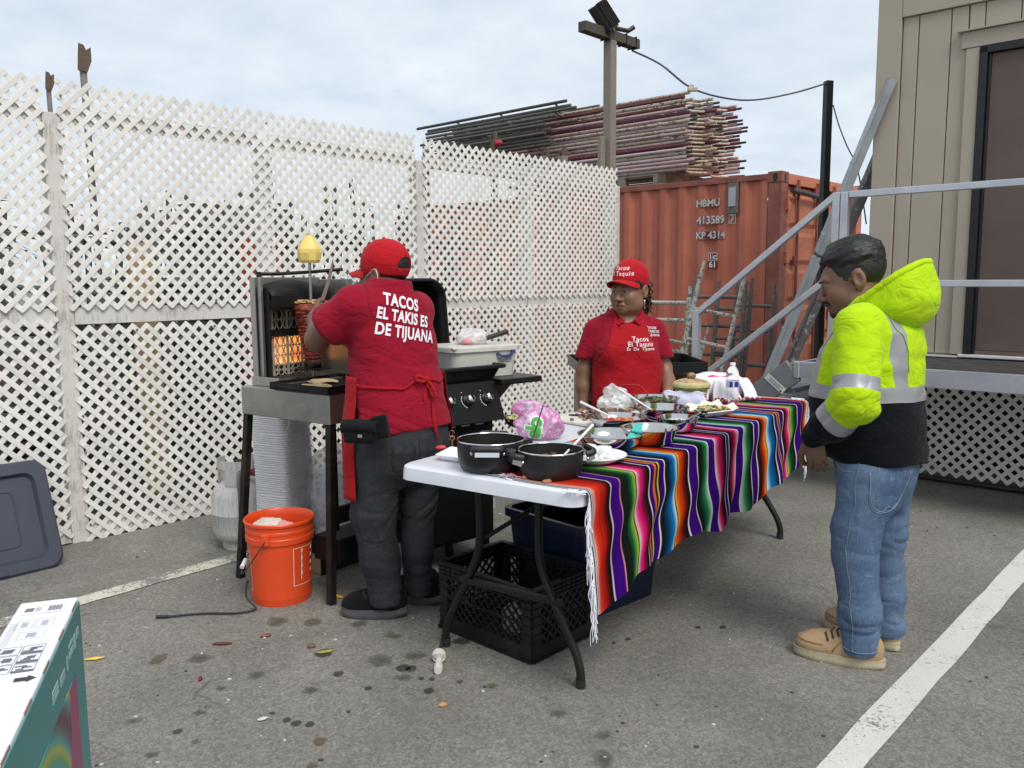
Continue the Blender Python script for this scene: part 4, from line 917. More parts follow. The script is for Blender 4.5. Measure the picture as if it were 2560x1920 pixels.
m = MB(); m.tube([(0, 0, .355), (0, 0, .40)], .02, 10); m.box((0, 0, .41), (.045, .05, .035)); m.tube([(0, 0, .42), (0, 0, .45)], .009, 8); m.lathe([(.0, 0), (.032, .002), (.032, .012), (0, .014)], 8, Matrix.Translation(Vector((0, 0, .45)))); m.tube([(.02, -.01, .41), (.07, -.05, .41)], .016, 10); put('valve', m, MA['soot'], tk, smooth=40)
m = MB(); m.tube([(.07, -.05, .41), (.115, -.08, .41)], .02, 10); put('regulator_nut', m, M('dark_red_nut', (.20, .02, .03), .5), tk, smooth=40)
m = MB(); m.tube(smoothpts([(.115, -.08, .41), (.17, -.10, .40), (.23, -.12, .33), (.27, -.13, .2), (.26, -.14, .08), (.3, -.05, .02)], 5), .0095, 8); m.tube(smoothpts([(.04, -.06, .41), (.045, -.16, .42), (.05, -.175, .3), (.055, -.175, .1), (.1, -.16, .012), (.25, -.1, .012)], 5), .0095, 8); tag(put('gas_hose', m, M('grey_rubber_hose', (.14, .135, .125), .5, .2), None, loc=(-1.45, 4.40, 0), smooth=60), 'grey rubber hose looping from the tank valve down behind the orange bucket', 'hose')

MA['bucket'] = M('orange_bucket_plastic', (.74, .072, .014), .38, .07, 4, dirt=.12, dcol=(.4, .06, .03), ds=7)
bk = thing('orange_bucket', 'bright orange plastic bucket holding crumpled rubbish on the asphalt', 'bucket', (-1.035, 3.635, 0), R(25))
lean = Matrix.Rotation(R(3.0), 4, 'Y')
m = MB(); m.lathe([(.0, .006), (.118, .006), (.125, .0), (.128, .01), (.139, .275), (.146, .277), (.147, .300), (.1445, .303), (.1445, .318), (.1465, .320), (.1465, .332), (.145, .334), (.147, .352), (.1515, .356), (.1525, .366), (.149, .372), (.145, .368), (.140, .34), (.130, .03), (.0, .025)], 48); put('pail', m, MA['bucket'], bk, smooth=35)
TB = Matrix.Identity(4)
hs = R(-98 - 25)   # handle lug angle
def bp_(ang, r, z): return Vector((r * math.cos(ang), r * math.sin(ang), z))
m = MB(); m.box((0, 0, 0), (.012, .034, .05), Matrix.Translation(bp_(hs, .149, .305)) @ rotz(hs)); put('handle_lug', m, MA['bucket'], bk, bevel=.004)
hp_ = [bp_(hs + R(-115) * t, .158 + .012 * math.sin(math.pi * t), .30 - .17 * math.sin(math.pi * min(1, t * .9))) for t in [i / 14 for i in range(15)]]
m = MB(); m.tube(hp_, .0028, 6); wirehandle = put('wire_handle', m, MA['steel_pin'], bk, smooth=60)
m = MB(); m.tube([hp_[9] + Vector((0, 0, .01)), hp_[11]], .010, 10); put('handle_grip', m, MA['foam'], wirehandle, smooth=50)
def bucket_label(a0, a1, z0, z1):
    m = MB()
    def P(a, z, o=.0): rr_ = .1285 + (z - .01) * .0415 + .0012 + o; return bp_(a, rr_, z)
    def strip_(a0, a1, z0, z1): m.add([P(a0 + (a1 - a0) * i / 6, z) for i in range(7) for z in (z0, z1)], [(2 * i, 2 * i + 2, 2 * i + 3, 2 * i + 1) for i in range(6)])
    w = .0022 / .13
    strip_(a0, a1, z0, z0 + .0025); strip_(a0, a1, z1 - .0025, z1); strip_(a0, a0 + w * 1.2, z0, z1); strip_(a1 - w * 1.2, a1, z0, z1)
    for k in range(4):
        zc = z0 + (z1 - z0) * (.2 + .2 * k); aa_ = a0 + (a1 - a0) * .25; ab = a0 + (a1 - a0) * .75
        m.add([P(aa_, zc - .012), P(ab, zc + .010), P(ab, zc + .026), P(aa_, zc + .006)], [(0, 1, 2, 3)])
        m.add([P(aa_, zc + .008), P(aa_ + .06, zc + .012), P(aa_ + .06, zc + .03), P(aa_, zc + .022)], [(0, 1, 2, 3)])
    put('white_print', m, M('worn_white_print', (.72, .60, .55), .6, .2, 30), bk, recalc=False)
bucket_label(R(-52 - 25), R(12 - 25), .085, .255); bucket_label(R(-190 - 25), R(-140 - 25), .06, .235)
tag(put('bucket_trash', lump((-1.075, 3.61, .318), (.062, .05, .05), amp=.4, fr=14, seed=2.), M('crumpled_pale_paper', (.62, .55, .48), .8, .12, 12), smooth=25), 'crumpled pale paper wad at the left inside the orange bucket', 'paper')
tag(put('bucket_trash', lump((-1.0, 3.59, .315), (.05, .045, .045), amp=.4, fr=16, seed=5.), M('pink_tissue', (.66, .33, .32), .7, .25, 14), smooth=25), 'crumpled pink tissue beside the paper wad in the orange bucket', 'tissue')
m = MB(); m.tube(smoothpts([(-1.15, 3.52, .12), (-1.155, 3.505, .06), (-1.13, 3.49, .03), (-1.105, 3.475, .010), (-1.13, 3.45, .008), (-1.2, 3.43, .008), (-1.32, 3.43, .008), (-1.45, 3.40, .008)], 6), .0045, 8); m.tube([(-1.45, 3.40, .009), (-1.50, 3.395, .009)], .007, 8); tag(put('loose_cable', m, MA['black_pipe'], smooth=60), 'short black cord lying on the asphalt left of the orange bucket', 'cord')

def foam_stack(lab, x, y, w, d, h, n, rz, rnd=False, name='foam_box_stack'):
    b = MB(); q_ = random.Random(n)
    pr_ = []
    for i in range(n):
        z0 = h * i / n; z1 = h * (i + .8) / n; pr_ += [(0.5, z0), (.5 + .018, z0 + (z1 - z0) * .3), (.5 + .018, z1), (.485, z1 + .001)]
    k = 28
    vs = []
    for (r, z) in pr_:
        for j in range(k):
            t = 2 * math.pi * j / k; c, s_ = math.cos(t), math.sin(t)
            if rnd: X, Y = c, s_
            else: X = math.copysign(abs(c) ** .35, c); Y = math.copysign(abs(s_) ** .35, s_)
            dz = .004 * math.sin(z * 60 + t) if True else 0
            vs.append((X * r * w + .012 * math.sin(z * 5), Y * r * d, z + dz))
    fs = [(i * k + j, i * k + (j + 1) % k, (i + 1) * k + (j + 1) % k, (i + 1) * k + j) for i in range(len(pr_) - 1) for j in range(k)]
    fs += [tuple((len(pr_) - 1) * k + j for j in range(k)), tuple(reversed(range(k)))]
    b.add(vs, fs); o = put(name, b, MA['foam'], None, loc=(x, y, 0), rz=rz, smooth=50); return tag(o, lab, 'foam container stack')
fs1 = foam_stack('tall stack of white foam clamshell boxes under the steel cart', -1.195, 4.30, .225, .225, .755, 62, R(-25))
put('wrap', lump((.13, -.02, .4), (.035, .11, .38), amp=.1, fr=8, seed=4), MA['film_thin'], fs1, smooth=60)
fs2 = foam_stack('short stack of white foam bowls wrapped in clear plastic behind the cart leg', -.93, 4.37, .24, .24, .36, 26, 0, True)
fs2.location = (-.93, 4.37, .06)
put('wrap', lump((0, 0, .23), (.16, .15, .25), amp=.16, fr=9, seed=8), MA['film'], fs2, smooth=60)
m = MB(); m.box((0, 0, .03), (.3, .3, .056)); tag(put('low_crate_base', m, MA['soot'], None, loc=(-.93, 4.37, 0)), 'dark base board under the wrapped foam bowls', 'board')
MA['card'] = M('brown_cardboard', (.30, .19, .115), .85, .15, 5, dirt=.3, dcol=(.16, .10, .06), ds=9); MA['card_blk'] = M('black_printed_card', (.016, .015, .015), .6, .2)
tr_ = thing('cardboard_tray', 'brown cardboard tray with black outside on the ground under the cart', 'tray', (-.922, 3.90, 0), math.atan2(.245, .171))
m = MB(); m.box((.17, .2, .004), (.34, .40, .006)); put('tray_floor', m, MA['card'], tr_)
for nm, pts, T in (('front', [(0, 0), (.34, 0), (.34, .095), (.16, .095), (.10, .04), (0, .085)], Matrix.Rotation(math.pi / 2, 4, 'X')), ('back', [(0, 0), (.34, 0), (.34, .1), (0, .1)], Matrix.Translation(Vector((0, .404, 0))) @ Matrix.Rotation(math.pi / 2, 4, 'X')), ('left', [(0, 0), (.4, 0), (.4, .1), (0, .085)], Matrix.Rotation(math.pi / 2, 4, 'Z') @ Matrix.Rotation(math.pi / 2, 4, 'X')), ('right', [(0, 0), (.4, 0), (.4, .1), (0, .095)], Matrix.Translation(Vector((.344, 0, 0))) @ Matrix.Rotation(math.pi / 2, 4, 'Z') @ Matrix.Rotation(math.pi / 2, 4, 'X'))):
    m = MB(); m.prism(pts, .004, T); put('tray_side', m, MA['card_blk'] if nm == 'front' else MA['card'], tr_)

# ---------------------------------------------------------------- black barbecue grill behind the cook
GY = R(40); GO = Vector((-.085, 4.15, 0)); bbq = thing('black_grill', 'black barbecue grill with raised lid and three chrome knobs behind the cook', 'grill', tuple(GO), GY)
def gb(name, x0, x1, y0, y1, z0, z1, mat=None, bevel=.004, p=bbq): m = MB(); m.box(((x0 + x1) / 2, (y0 + y1) / 2, (z0 + z1) / 2), (x1 - x0, y1 - y0, z1 - z0)); return put(name, m, mat or MA['blk_metal'], p, bevel=bevel)
m = MB(); m.add([(-.47, -.045, .715), (.03, -.045, .715), (.03, .03, .905), (-.47, .03, .905), (-.47, .06, .715), (.03, .06, .715), (.03, .06, .905), (-.47, .06, .905)], [(0, 1, 2, 3), (4, 7, 6, 5), (0, 4, 5, 1), (3, 2, 6, 7), (1, 5, 6, 2), (0, 3, 7, 4)]); put('control_panel', m, MA['blk_metal'], bbq, bevel=.004)
gb('cabinet', -.45, .0, .02, .44, .12, .71); gb('cabinet_door', -.43, -.02, .004, .018, .14, .69)
m = MB()
for k in range(4): m.box((-.10 - .085 * k, .0, .702), (.05, .006, .006))
put('vent_slots', m, MA['foam'], bbq)
fbx = MB(); fbx.add([(-.45, .05, .905), (.02, .05, .905), (.02, .46, .905), (-.45, .46, .905), (-.48, .02, .975), (.05, .02, .975), (.05, .49, .975), (-.48, .49, .975)], [(0, 1, 2, 3), (0, 1, 5, 4), (1, 2, 6, 5), (2, 3, 7, 6), (3, 0, 4, 7)]); put('firebox', fbx, MA['blk_metal'], bbq, solid=.006)
m = MB(); m.tube([(-.495, .005, .976), (.065, .005, .976), (.065, .505, .976), (-.495, .505, .976)], .011, 6, closed=True); put('firebox_rim', m, MA['blk_metal'], bbq)
m = MB()
for k in range(10): m.tube([(-.43 + .046 * k, .04, .955), (-.43 + .046 * k, .47, .955)], .005, 5)
put('grate', m, MA['soot'], bbq, kind='stuff')
lidp = []; rr_ = .09; W_, H_ = .27, .42
for (cx_, cz_, a0) in ((W_ - rr_, H_ - rr_, 0), (-W_ + rr_, H_ - rr_, 90), (-W_ + rr_, rr_ * .7, 180), (W_ - rr_, rr_ * .7, 270)):
    for k in range(7): a = R(a0 + 15 * k); lidp.append((cx_ + rr_ * math.cos(a), cz_ + rr_ * math.sin(a) * (1 if a0 < 180 else .7)))
lid = MB(); n = len(lidp); vs = [(p[0], 0, p[1]) for p in lidp] + [(p[0], .10, p[1]) for p in lidp] + [(p[0] * .86, .17, (p[1] - .2) * .86 + .2) for p in lidp]
lid.add(vs, [(i, (i + 1) % n, n + (i + 1) % n, n + i) for i in range(n)] + [(n + i, n + (i + 1) % n, 2 * n + (i + 1) % n, 2 * n + i) for i in range(n)] + [tuple(range(2 * n, 3 * n))])
lo = put('lid', lid, MA['blk_metal'], bbq, loc=(-.215, .46, .985), smooth=40, solid=.006); lo.rotation_euler = (R(-6), 0, 0)
m = MB(); m.tube([(p[0], 0, p[1]) for p in lidp], .011, 6, closed=True); put('lid_rim', m, MA['blk_metal'], lo, smooth=40)
m = MB(); m.tube(smoothpts([(-.15, .19, .43), (-.15, .24, .47), (.15, .24, .47), (.15, .19, .43)], 5), .012, 8); put('lid_handle', m, MA['chrome'], lo, smooth=50)
for x in (-.40, -.285, -.17, -.055):
    kn = MB(); Tk = Matrix.Translation(Vector((x, -.003, .825))) @ Matrix.Rotation(R(90 - 21), 4, 'X')
    kn.lathe([(.030, .0), (.030, .006), (.021, .012), (.021, .03)], 20, Tk, cap1=True); k_ = put('knob', kn, MA['blk_metal'], bbq, smooth=40)
    c = MB(); c.lathe([(.0235, .018), (.0245, .024), (.022, .036), (.013, .041), (0, .042)], 20, Tk); put('knob_cap', c, MA['chrome'], k_, smooth=50)
    c = MB(); c.box((.003, .006, .043), (.007, .034, .006), Tk @ rotz(.3)); put('knob_pointer', c, MA['blk_metal'], k_)
    c = MB()
    for j in range(9):
        a = R(150 + j * 12); c.box((.039 * math.cos(a), .039 * math.sin(a), .0015), (.006, .003, .001), Tk)
    c.box((-.03, .04, .0015), (.004, .004, .001), Tk); put('dial_marks', c, MA['foam'], k_)
m = MB(); m.box((.155, .20, .897), (.27, .46, .03)); put('side_shelf', m, MA['blk_metal'], bbq, bevel=.006)
m = MB(); m.add([(.02, .03, .882), (.14, .03, .882), (.02, .03, .78), (.02, .05, .882), (.14, .05, .882), (.02, .05, .78)], [(0, 1, 2), (3, 5, 4), (0, 3, 4, 1), (1, 4, 5, 2), (0, 2, 5, 3)]); put('shelf_bracket', m, MA['blk_metal'], bbq)
for x in (-.42, -.03):
    for y in (.05, .41): gb('leg', x - .015, x + .015, y - .015, y + .015, .0, .12)
for x in (.02,):
    m = MB(); m.lathe([(.03, -.02), (.075, -.02), (.08, -.012), (.08, .012), (.075, .02), (.03, .02)], 20, Matrix.Translation(Vector((x, .41, .08))) @ Matrix.Rotation(math.pi / 2, 4, 'Y')); put('wheel', m, MA['soot'], bbq, smooth=40)
# plastic bin on the side shelf
def open_bin(name, lab, cat, loc, rz, w, d, h, tap, mat, rim, lip_h=.02, th=.004, group=None):
    t = thing(name, lab, cat, loc, rz, group); k = 7
    def ring(sx, sy, z, r=.05):
        o = []
        for (cx_, cy_, a0) in ((sx / 2 - r, sy / 2 - r, 0), (-sx / 2 + r, sy / 2 - r, 90), (-sx / 2 + r, -sy / 2 + r, 180), (sx / 2 - r, -sy / 2 + r, 270)):
            for i in range(k): a = R(a0 + 90 * i / (k - 1)); o.append((cx_ + r * math.cos(a), cy_ + r * math.sin(a), z))
        return o
    wb, db = w * tap, d * tap; rings = [ring(wb, db, 0), ring(w, d, h - lip_h), ring(w + rim, d + rim, h - lip_h), ring(w + rim, d + rim, h), ring(w - .01, d - .01, h), ring(wb - .01, db - .01, .008)]
    n = 4 * k; b = MB(); vs = [p for r_ in rings for p in r_]
    b.add(vs, [(i * n + j, i * n + (j + 1) % n, (i + 1) * n + (j + 1) % n, (i + 1) * n + j) for i in range(5) for j in range(n)] + [tuple(reversed(range(n))), tuple(range(5 * n, 6 * n))])
    put('bin_body', b, mat, t, smooth=35); return t
MA['bin_white'] = M('cloudy_white_plastic', (.60, .58, .52), .4, .08, 4, dirt=.4, dcol=(.36, .33, .27), ds=8); MA['bin_white'].node_tree.nodes['Principled BSDF'].inputs['Subsurface Weight'].default_value = .1
BO = GO + Vector((math.cos(GY), math.sin(GY), 0)) * .04 + Vector((-math.sin(GY), math.cos(GY), 0)) * .24
wbin = open_bin('storage_bin', 'cloudy white plastic bin with blue handle on the grill side shelf', 'bin', (BO.x, BO.y, .976 - .062), R(36), .40, .30, .15, .93, MA['bin_white'], .022, .018)
m = MB(); m.box((0, 0, .152), (.415, .315, .012)); put('bin_lid', m, MA['bin_white'], wbin, bevel=.005)
m = MB(); m.tube(smoothpts([(.055, -.155, .122), (.075, -.168, .104), (.125, -.168, .106), (.155, -.155, .126)], 5), .009, 8, flat=.7); put('bin_handle', m, M('navy_handle', (.012, .022, .11), .4), wbin, smooth=50)
m = MB(); m.box((.105, -.1505, .085), (.08, .003, .022)); put('bin_smudge', m, M('grey_smudge', (.34, .33, .36), .6, .4, 60), wbin)
tag(put('plastic_bag', lump((BO.x + .0, BO.y - .0, 1.105), (.075, .055, .045), amp=.35, fr=15, seed=3), mat_film('milky_bag', (.82, .75, .76), .75), smooth=30), 'crumpled milky bag with pink meat on the white bin lid', 'bag')
tag(put('meat_scrap', lump((BO.x - .015, BO.y - .05, 1.088), (.028, .02, .015), 16, 10, .3, 20, 1), M('raw_pink_meat', (.62, .27, .26), .5, .2), smooth=40), 'small pink meat scrap in front of the milky bag', 'meat')
sp_ = thing('spatula', 'black handled spatula lying across the white bin lid', 'spatula', (BO.x, BO.y, 1.085)); m = MB(); m.tube([(.06, -.02, .012), (.175, .055, .045)], [.012, .014], 10); m.sph((.18, .058, .046), .014, 10, 6); put('handle', m, MA['black_pipe'], sp_, smooth=50)
m = MB(); m.tube([(-.04, -.06, -.0), (.06, -.02, .012)], .004, 6); put('shaft', m, MA['chrome'], sp_)

# ---------------------------------------------------------------- flat griddle behind the woman
GR = thing('flat_griddle', 'black flat top griddle station behind the woman in the apron', 'griddle', (.41, 4.98, 0), R(2))
def fb(name, x0, x1, y0, y1, z0, z1, mat=None): m = MB(); m.box(((x0 + x1) / 2, (y0 + y1) / 2, (z0 + z1) / 2), (x1 - x0, y1 - y0, z1 - z0)); return put(name, m, mat or MA['blk_metal'], GR, bevel=.003)
fb('griddle_floor', .0, .74, -.04, .52, .848, .856)
m = MB()
for pts in ([(-.02, -.06), (.74, -.06)], [(-.02, .55), (.74, .55)], [(-.02, -.058), (-.02, .548)], [(.74, -.058), (.74, .548)]): m.beam((pts[0][0], pts[0][1], .882), (pts[1][0], pts[1][1], .882), .008, .06)
put('griddle_wall', m, MA['blk_metal'], GR)
fb('cabinet', .01, .72, .05, .48, .36, .80); fb('foot', .05, .08, .07, .1, .80, .848); fb('foot', .70, .73, .07, .1, .80, .848)
for x in (.03, .76):
    for y in (.07, .44): fb('leg', x - .015, x + .015, y - .015, y + .015, 0, .36)
fb('low_shelf', .0, .8, .05, .48, .12, .14)
# ---------------------------------------------------------------- folding table
TY = math.atan2(.819, .574); TO = Vector((.202, 2.555, 0))
tab = thing('folding_table', 'long white plastic folding table with black tube legs', 'table', tuple(TO), TY)    # local x along the table, local y across to the woman's side
def rrect(x0, x1, y0, y1, r, k=6):
    o = []
    for (cx_, cy_, a0) in ((x1 - r, y1 - r, 0), (x0 + r, y1 - r, 90), (x0 + r, y0 + r, 180), (x1 - r, y0 + r, 270)):
        for i in range(k + 1): a = R(a0 + 90 * i / k); o.append((cx_ + r * math.cos(a), cy_ + r * math.sin(a)))
    return o
LT, WT = 2.44, .762
n = 28; b = MB(); rings = [(0, .690), (0.002, .725), (.004, .735), (.012, .74)]
vs = [(p[0], p[1], z) for (ins, z) in rings for p in rrect(ins, LT - ins, ins, WT - ins, .06)]; vs += [(p[0], p[1], .690) for p in rrect(.03, LT - .03, .03, WT - .03, .05)] + [(p[0], p[1], .715) for p in rrect(.03, LT - .03, .03, WT - .03, .05)]
fsx = [(i * n + j, i * n + (j + 1) % n, (i + 1) * n + (j + 1) % n, (i + 1) * n + j) for i in range(3) for j in range(n)] + [tuple(range(3 * n, 4 * n))] + [(j, 4 * n + j, 4 * n + (j + 1) % n, (j + 1) % n) for j in range(n)] + [(4 * n + j, 5 * n + j, 5 * n + (j + 1) % n, 4 * n + (j + 1) % n) for j in range(n)] + [tuple(reversed(range(5 * n, 6 * n)))]
b.add(vs, fsx); put('tabletop', b, MA['fold_plastic'], tab, smooth=35)
def table_leg(a, y0, y1, s_):
    for (yt, yf) in ((.27, y0), (.53, y1)):
        m = MB(); m.tube(smoothpts([(a, yt, .714), (a, yt, .60), (a, yt, .46), (a, yt + (yf - yt) * .12, .37), (a, yt + (yf - yt) * .5, .24), (a, yt + (yf - yt) * .88, .12), (a, yf, .05), (a, yf, .0)], 4), .0155, 10); lg = put('leg', m, MA['tableleg'], tab, smooth=60)
        m = MB(); m.tube([(a, yf, 0), (a, yf, .032)], .018, 10); put('foot_cap', m, MA['black_pipe'], lg, smooth=40)
    m = MB(); m.beam((a, y0 + .075, .285), (a, y1 - .075, .285), .028, .022); put('crossbar', m, MA['tableleg'], tab, bevel=.003)
    m = MB(); m.tube([(a, .51, .46), (a + s_ * .22, .40, .56), (a + s_ * .55, .39, .712)], .009, 8); m.box((a + s_ * .22, .40, .56), (.05, .03, .03)); put('brace', m, MA['tableleg'], tab)
table_leg(.19, .10, .70, 1); table_leg(2.25, .06, .70, -1)

# serape cloth
S_ = [(-.1, (.8, .78, .82)), (.040, (.8, .78, .82)), (.041, (.02, .02, .02)), (.047, (.02, .02, .02)), (.048, (.8, .75, .78)), (.053, (.8, .75, .75)), (.054, (.03, .02, .02)), (.056, (.03, .02, .02)), (.058, (.8, .5, .46)), (.07, (.72, .16, .11)), (.085, (.68, .045, .02)), (.13, (.42, .016, .01)), (.155, (.10, .008, .006)), (.166, (.014, .008, .008)), (.1775, (.014, .008, .008)), (.178, (.72, .6, .6)), (.183, (.7, .55, .55)), (.1835, (.055, .005, .19)), (.241, (.06, .006, .22)), (.2415, (.6, .12, .14)), (.248, (.68, .5, .5)), (.249, (.012, .014, .014)), (.298, (.01, .022, .014)), (.312, (.01, .09, .03)), (.33, (.03, .24, .06)), (.344, (.30, .42, .05)), (.353, (.62, .52, .05)), (.3535, (.015, .012, .01)), (.3575, (.015, .012, .01)), (.358, (.74, .60, .62)), (.37, (.78, .38, .46)), (.382, (.74, .06, .24)), (.402, (.60, .01, .14)), (.422, (.22, .008, .05)), (.44, (.03, .012, .014)), (.4675, (.016, .01, .01)), (.468, (.75, .68, .68)), (.474, (.75, .68, .68)), (.4745, (.055, .005, .19)), (.504, (.055, .005, .19)), (.5045, (.5, .1, .1)), (.508, (.68, .13, .02)), (.521, (.72, .2, .04)), (.5215, (.015, .012, .01)), (.536, (.015, .012, .01)), (.5365, (.62, .5, .14)), (.548, (.6, .5, .14)), (.5485, (.015, .012, .02)), (.555, (.015, .012, .02)), (.5555, (.055, .005, .19)), (.588, (.055, .005, .19)), (.5885, (.75, .7, .72)), (.596, (.75, .7, .72)), (.5965, (.012, .013, .014)), (.615, (.012, .016, .022)), (.635, (.008, .05, .12)), (.655, (.006, .13, .34)), (.672, (.015, .22, .46)), (.686, (.35, .58, .72)), (.697, (.74, .78, .8)), (.6975, (.012, .012, .012)), (.7025, (.012, .012, .012)), (.703, (.74, .38, .04)), (.722, (.72, .17, .015)), (.745, (.56, .05, .012)), (.77, (.22, .015, .01)), (.787, (.03, .01, .01)), (.8065, (.014, .009, .009)), (.807, (.75, .7, .72)), (.8135, (.75, .7, .72)), (.814, (.055, .005, .19)), (.889, (.06, .006, .21)), (.8895, (.75, .7, .72)), (.8965, (.75, .7, .72)), (.897, (.012, .014, .013)), (.935, (.010, .02, .015)), (.955, (.01, .10, .04)), (.978, (.03, .24, .09)), (.993, (.30, .50, .36)), (1.006, (.7, .76, .72)), (1.0065, (.055, .005, .19)), (1.068, (.06, .006, .21)), (1.0685, (.74, .62, .68)), (1.085, (.76, .44, .54)), (1.10, (.74, .09, .25)), (1.132, (.58, .01, .12)), (1.158, (.2, .008, .04)), (1.178, (.02, .01, .01)), (1.198, (.016, .01, .01)), (1.1985, (.75, .7, .7)), (1.2045, (.75, .7, .7)), (1.205, (.055, .005, .19)), (1.2275, (.055, .005, .19)), (1.228, (.75, .7, .7)), (1.235, (.75, .7, .7)), (1.2355, (.018, .01, .012)), (1.266, (.04, .01, .016)), (1.285, (.32, .01, .06)), (1.31, (.66, .02, .16)), (1.335, (.76, .3, .42)), (1.352, (.76, .66, .7)), (1.3525, (.055, .005, .19)), (1.416, (.06, .006, .21)), (1.4165, (.7, .76, .72)), (1.434, (.34, .52, .38)), (1.455, (.05, .25, .09)), (1.482, (.012, .11, .04)), (1.51, (.01, .03, .02)), (1.545, (.012, .014, .013)), (1.5455, (.75, .7, .7)), (1.552, (.75, .7, .7)), (1.5525, (.055, .005, .19)), (1.611, (.06, .006, .21)), (1.6115, (.75, .7, .7)), (1.6195, (.75, .7, .7)), (1.62, (.014, .009, .009)), (1.65, (.05, .012, .01)), (1.675, (.4, .03, .012)), (1.695, (.66, .11, .015)), (1.72, (.74, .34, .04)), (1.7205, (.012, .012, .012)), (1.728, (.012, .012, .012)), (1.7285, (.74, .78, .8)), (1.748, (.4, .6, .72)), (1.77, (.012, .2, .44)), (1.80, (.006, .10, .26)), (1.822, (.01, .02, .03)), (1.834, (.012, .012, .014)), (1.8345, (.75, .7, .7)), (1.8405, (.75, .7, .7)), (1.841, (.055, .005, .19)), (1.876, (.055, .005, .19)), (1.8765, (.6, .5, .14)), (1.886, (.6, .5, .14)), (1.8865, (.015, .012, .01)), (1.899, (.015, .012, .01)), (1.8995, (.7, .18, .03)), (1.917, (.7, .18, .03)), (1.9175, (.055, .005, .19)), (1.975, (.055, .005, .19)), (1.9755, (.75, .7, .7)), (1.983, (.75, .7, .7)), (1.9835, (.018, .01, .012)), (2.015, (.04, .01, .014)), (2.035, (.4, .01, .08)), (2.06, (.72, .06, .22)), (2.08, (.76, .5, .58)), (2.0885, (.012, .012, .012)), (2.093, (.012, .012, .012)), (2.0935, (.62, .52, .05)), (2.115, (.25, .38, .05)), (2.14, (.03, .22, .06)), (2.17, (.01, .06, .025)), (2.20, (.012, .014, .013)), (2.212, (.012, .014, .013)), (2.2125, (.75, .7, .7)), (2.219, (.75, .7, .7)), (2.2195, (.055, .005, .19)), (2.305, (.055, .005, .19)), (2.3055, (.75, .7, .7)), (2.311, (.7, .6, .6)), (2.3115, (.014, .009, .009)), (2.33, (.10, .01, .008)), (2.36, (.5, .03, .015)), (2.385, (.72, .3, .22)), (2.40, (.8, .75, .78)), (2.6, (.8, .75, .78))]
def mat_cloth():
    t = NT('woven_serape'); a = t.attr('stripe'); v = t.obj(); mp = t.mapped((330, 40, 40))
    th = t.n('ShaderNodeTexNoise'); th.inputs['Scale'].default_value = 1.; th.inputs['Detail'].default_value = 2; uvn = t.n('ShaderNodeAttribute'); uvn.attribute_name = 'along'
    ml = t.n('ShaderNodeMapping'); t.L(uvn.outputs['Vector'], ml.inputs[0]); ml.inputs['Scale'].default_value = (260, 1.2, 1); t.L(ml.outputs[0], th.inputs['Vector'])
    c = t.mix(1., a.outputs['Color'], t.ramp(th.outputs[0], [(.36, .62), (.62, 1.18)]), 'MULTIPLY')
    t.set(Base_Color=c, Roughness=.9); t.b.inputs['Specular IOR Level'].default_value = .05; t.b.inputs['Sheen Weight'].default_value = 0.
    t.bump(th.outputs[0], .35, .002); return t.m
MA['serape'] = mat_cloth(); MA['fringe'] = M('white_cotton_fringe', (.72, .71, .76), .9, .08, 20)
sp_a = np.array([s[0] for s in S_]); sp_c = np.array([s[1] for s in S_])
NA, NB = 640, 84; A0, A1 = .035, 2.405; DROP = .36; BIN = .47
vs = []; colr = []; alng = []
for i in range(NA + 1):
    a0 = A0 + (A1 - A0) * i / NA
    c = [.86 * float(np.interp(a0, sp_a, sp_c[:, k])) ** 1.12 for k in range(3)]
    wv = .5 * math.sin(a0 * 7.5 + .4) + .3 * math.sin(a0 * 17 + 1.3) + .25 * math.sin(a0 * 31 + .2)
    drop = DROP + .02 * math.sin(a0 * 5 + 1) - .03 * max(0, a0 - 1.7) + .014 * math.sin(a0 * 13)
    for j in range(NB + 1):
        t = j / NB; L = BIN + .02 + drop; s_ = t * L
        if s_ < BIN: x, y, z = a0 + .006 * math.sin(s_ * 14 + a0 * 9), BIN - s_ - .004, .7435 + .0015 * math.sin(a0 * 23 + s_ * 11)
        else:
            h = s_ - BIN; rb = .012
            if h < .019: an = h / .019 * math.pi / 2; y, z = -.004 - rb * math.sin(an), .7435 - rb * (1 - math.cos(an)); x = a0
            else:
                hh = h - .019; k = hh / drop; y = -.018 - .030 * (k ** 1.1) * (wv + .30) - .006 * math.sin(hh * 26 + a0 * 20) * min(1, k * 3); z = .7435 - rb - hh
                x = a0 + .013 * k * math.sin(a0 * 9.0 + 2.2 + hh * 9) + .006 * min(1, k * 4) * math.sin(hh * 38 + a0 * 16)
        vs.append((x, y, z)); colr.append(c); alng.append((a0, s_, 0))
fs = [(i * (NB + 1) + j, i * (NB + 1) + j + 1, (i + 1) * (NB + 1) + j + 1, (i + 1) * (NB + 1) + j) for i in range(NA) for j in range(NB)]
clo = thing('serape_cloth', 'striped rainbow serape cloth hanging over the front edge of the table', 'tablecloth', tuple(TO), TY)
ow = out_mesh('woven_cloth', vs, fs, MA['serape'], clo, smooth=180, attrs={'stripe': colr}, recalc=False)
at = ow.data.attributes.new('along', 'FLOAT_VECTOR', 'POINT'); at.data.foreach_set('vector', np.array(alng, np.float32).ravel())
fr_ = MB(); q = random.Random(9)
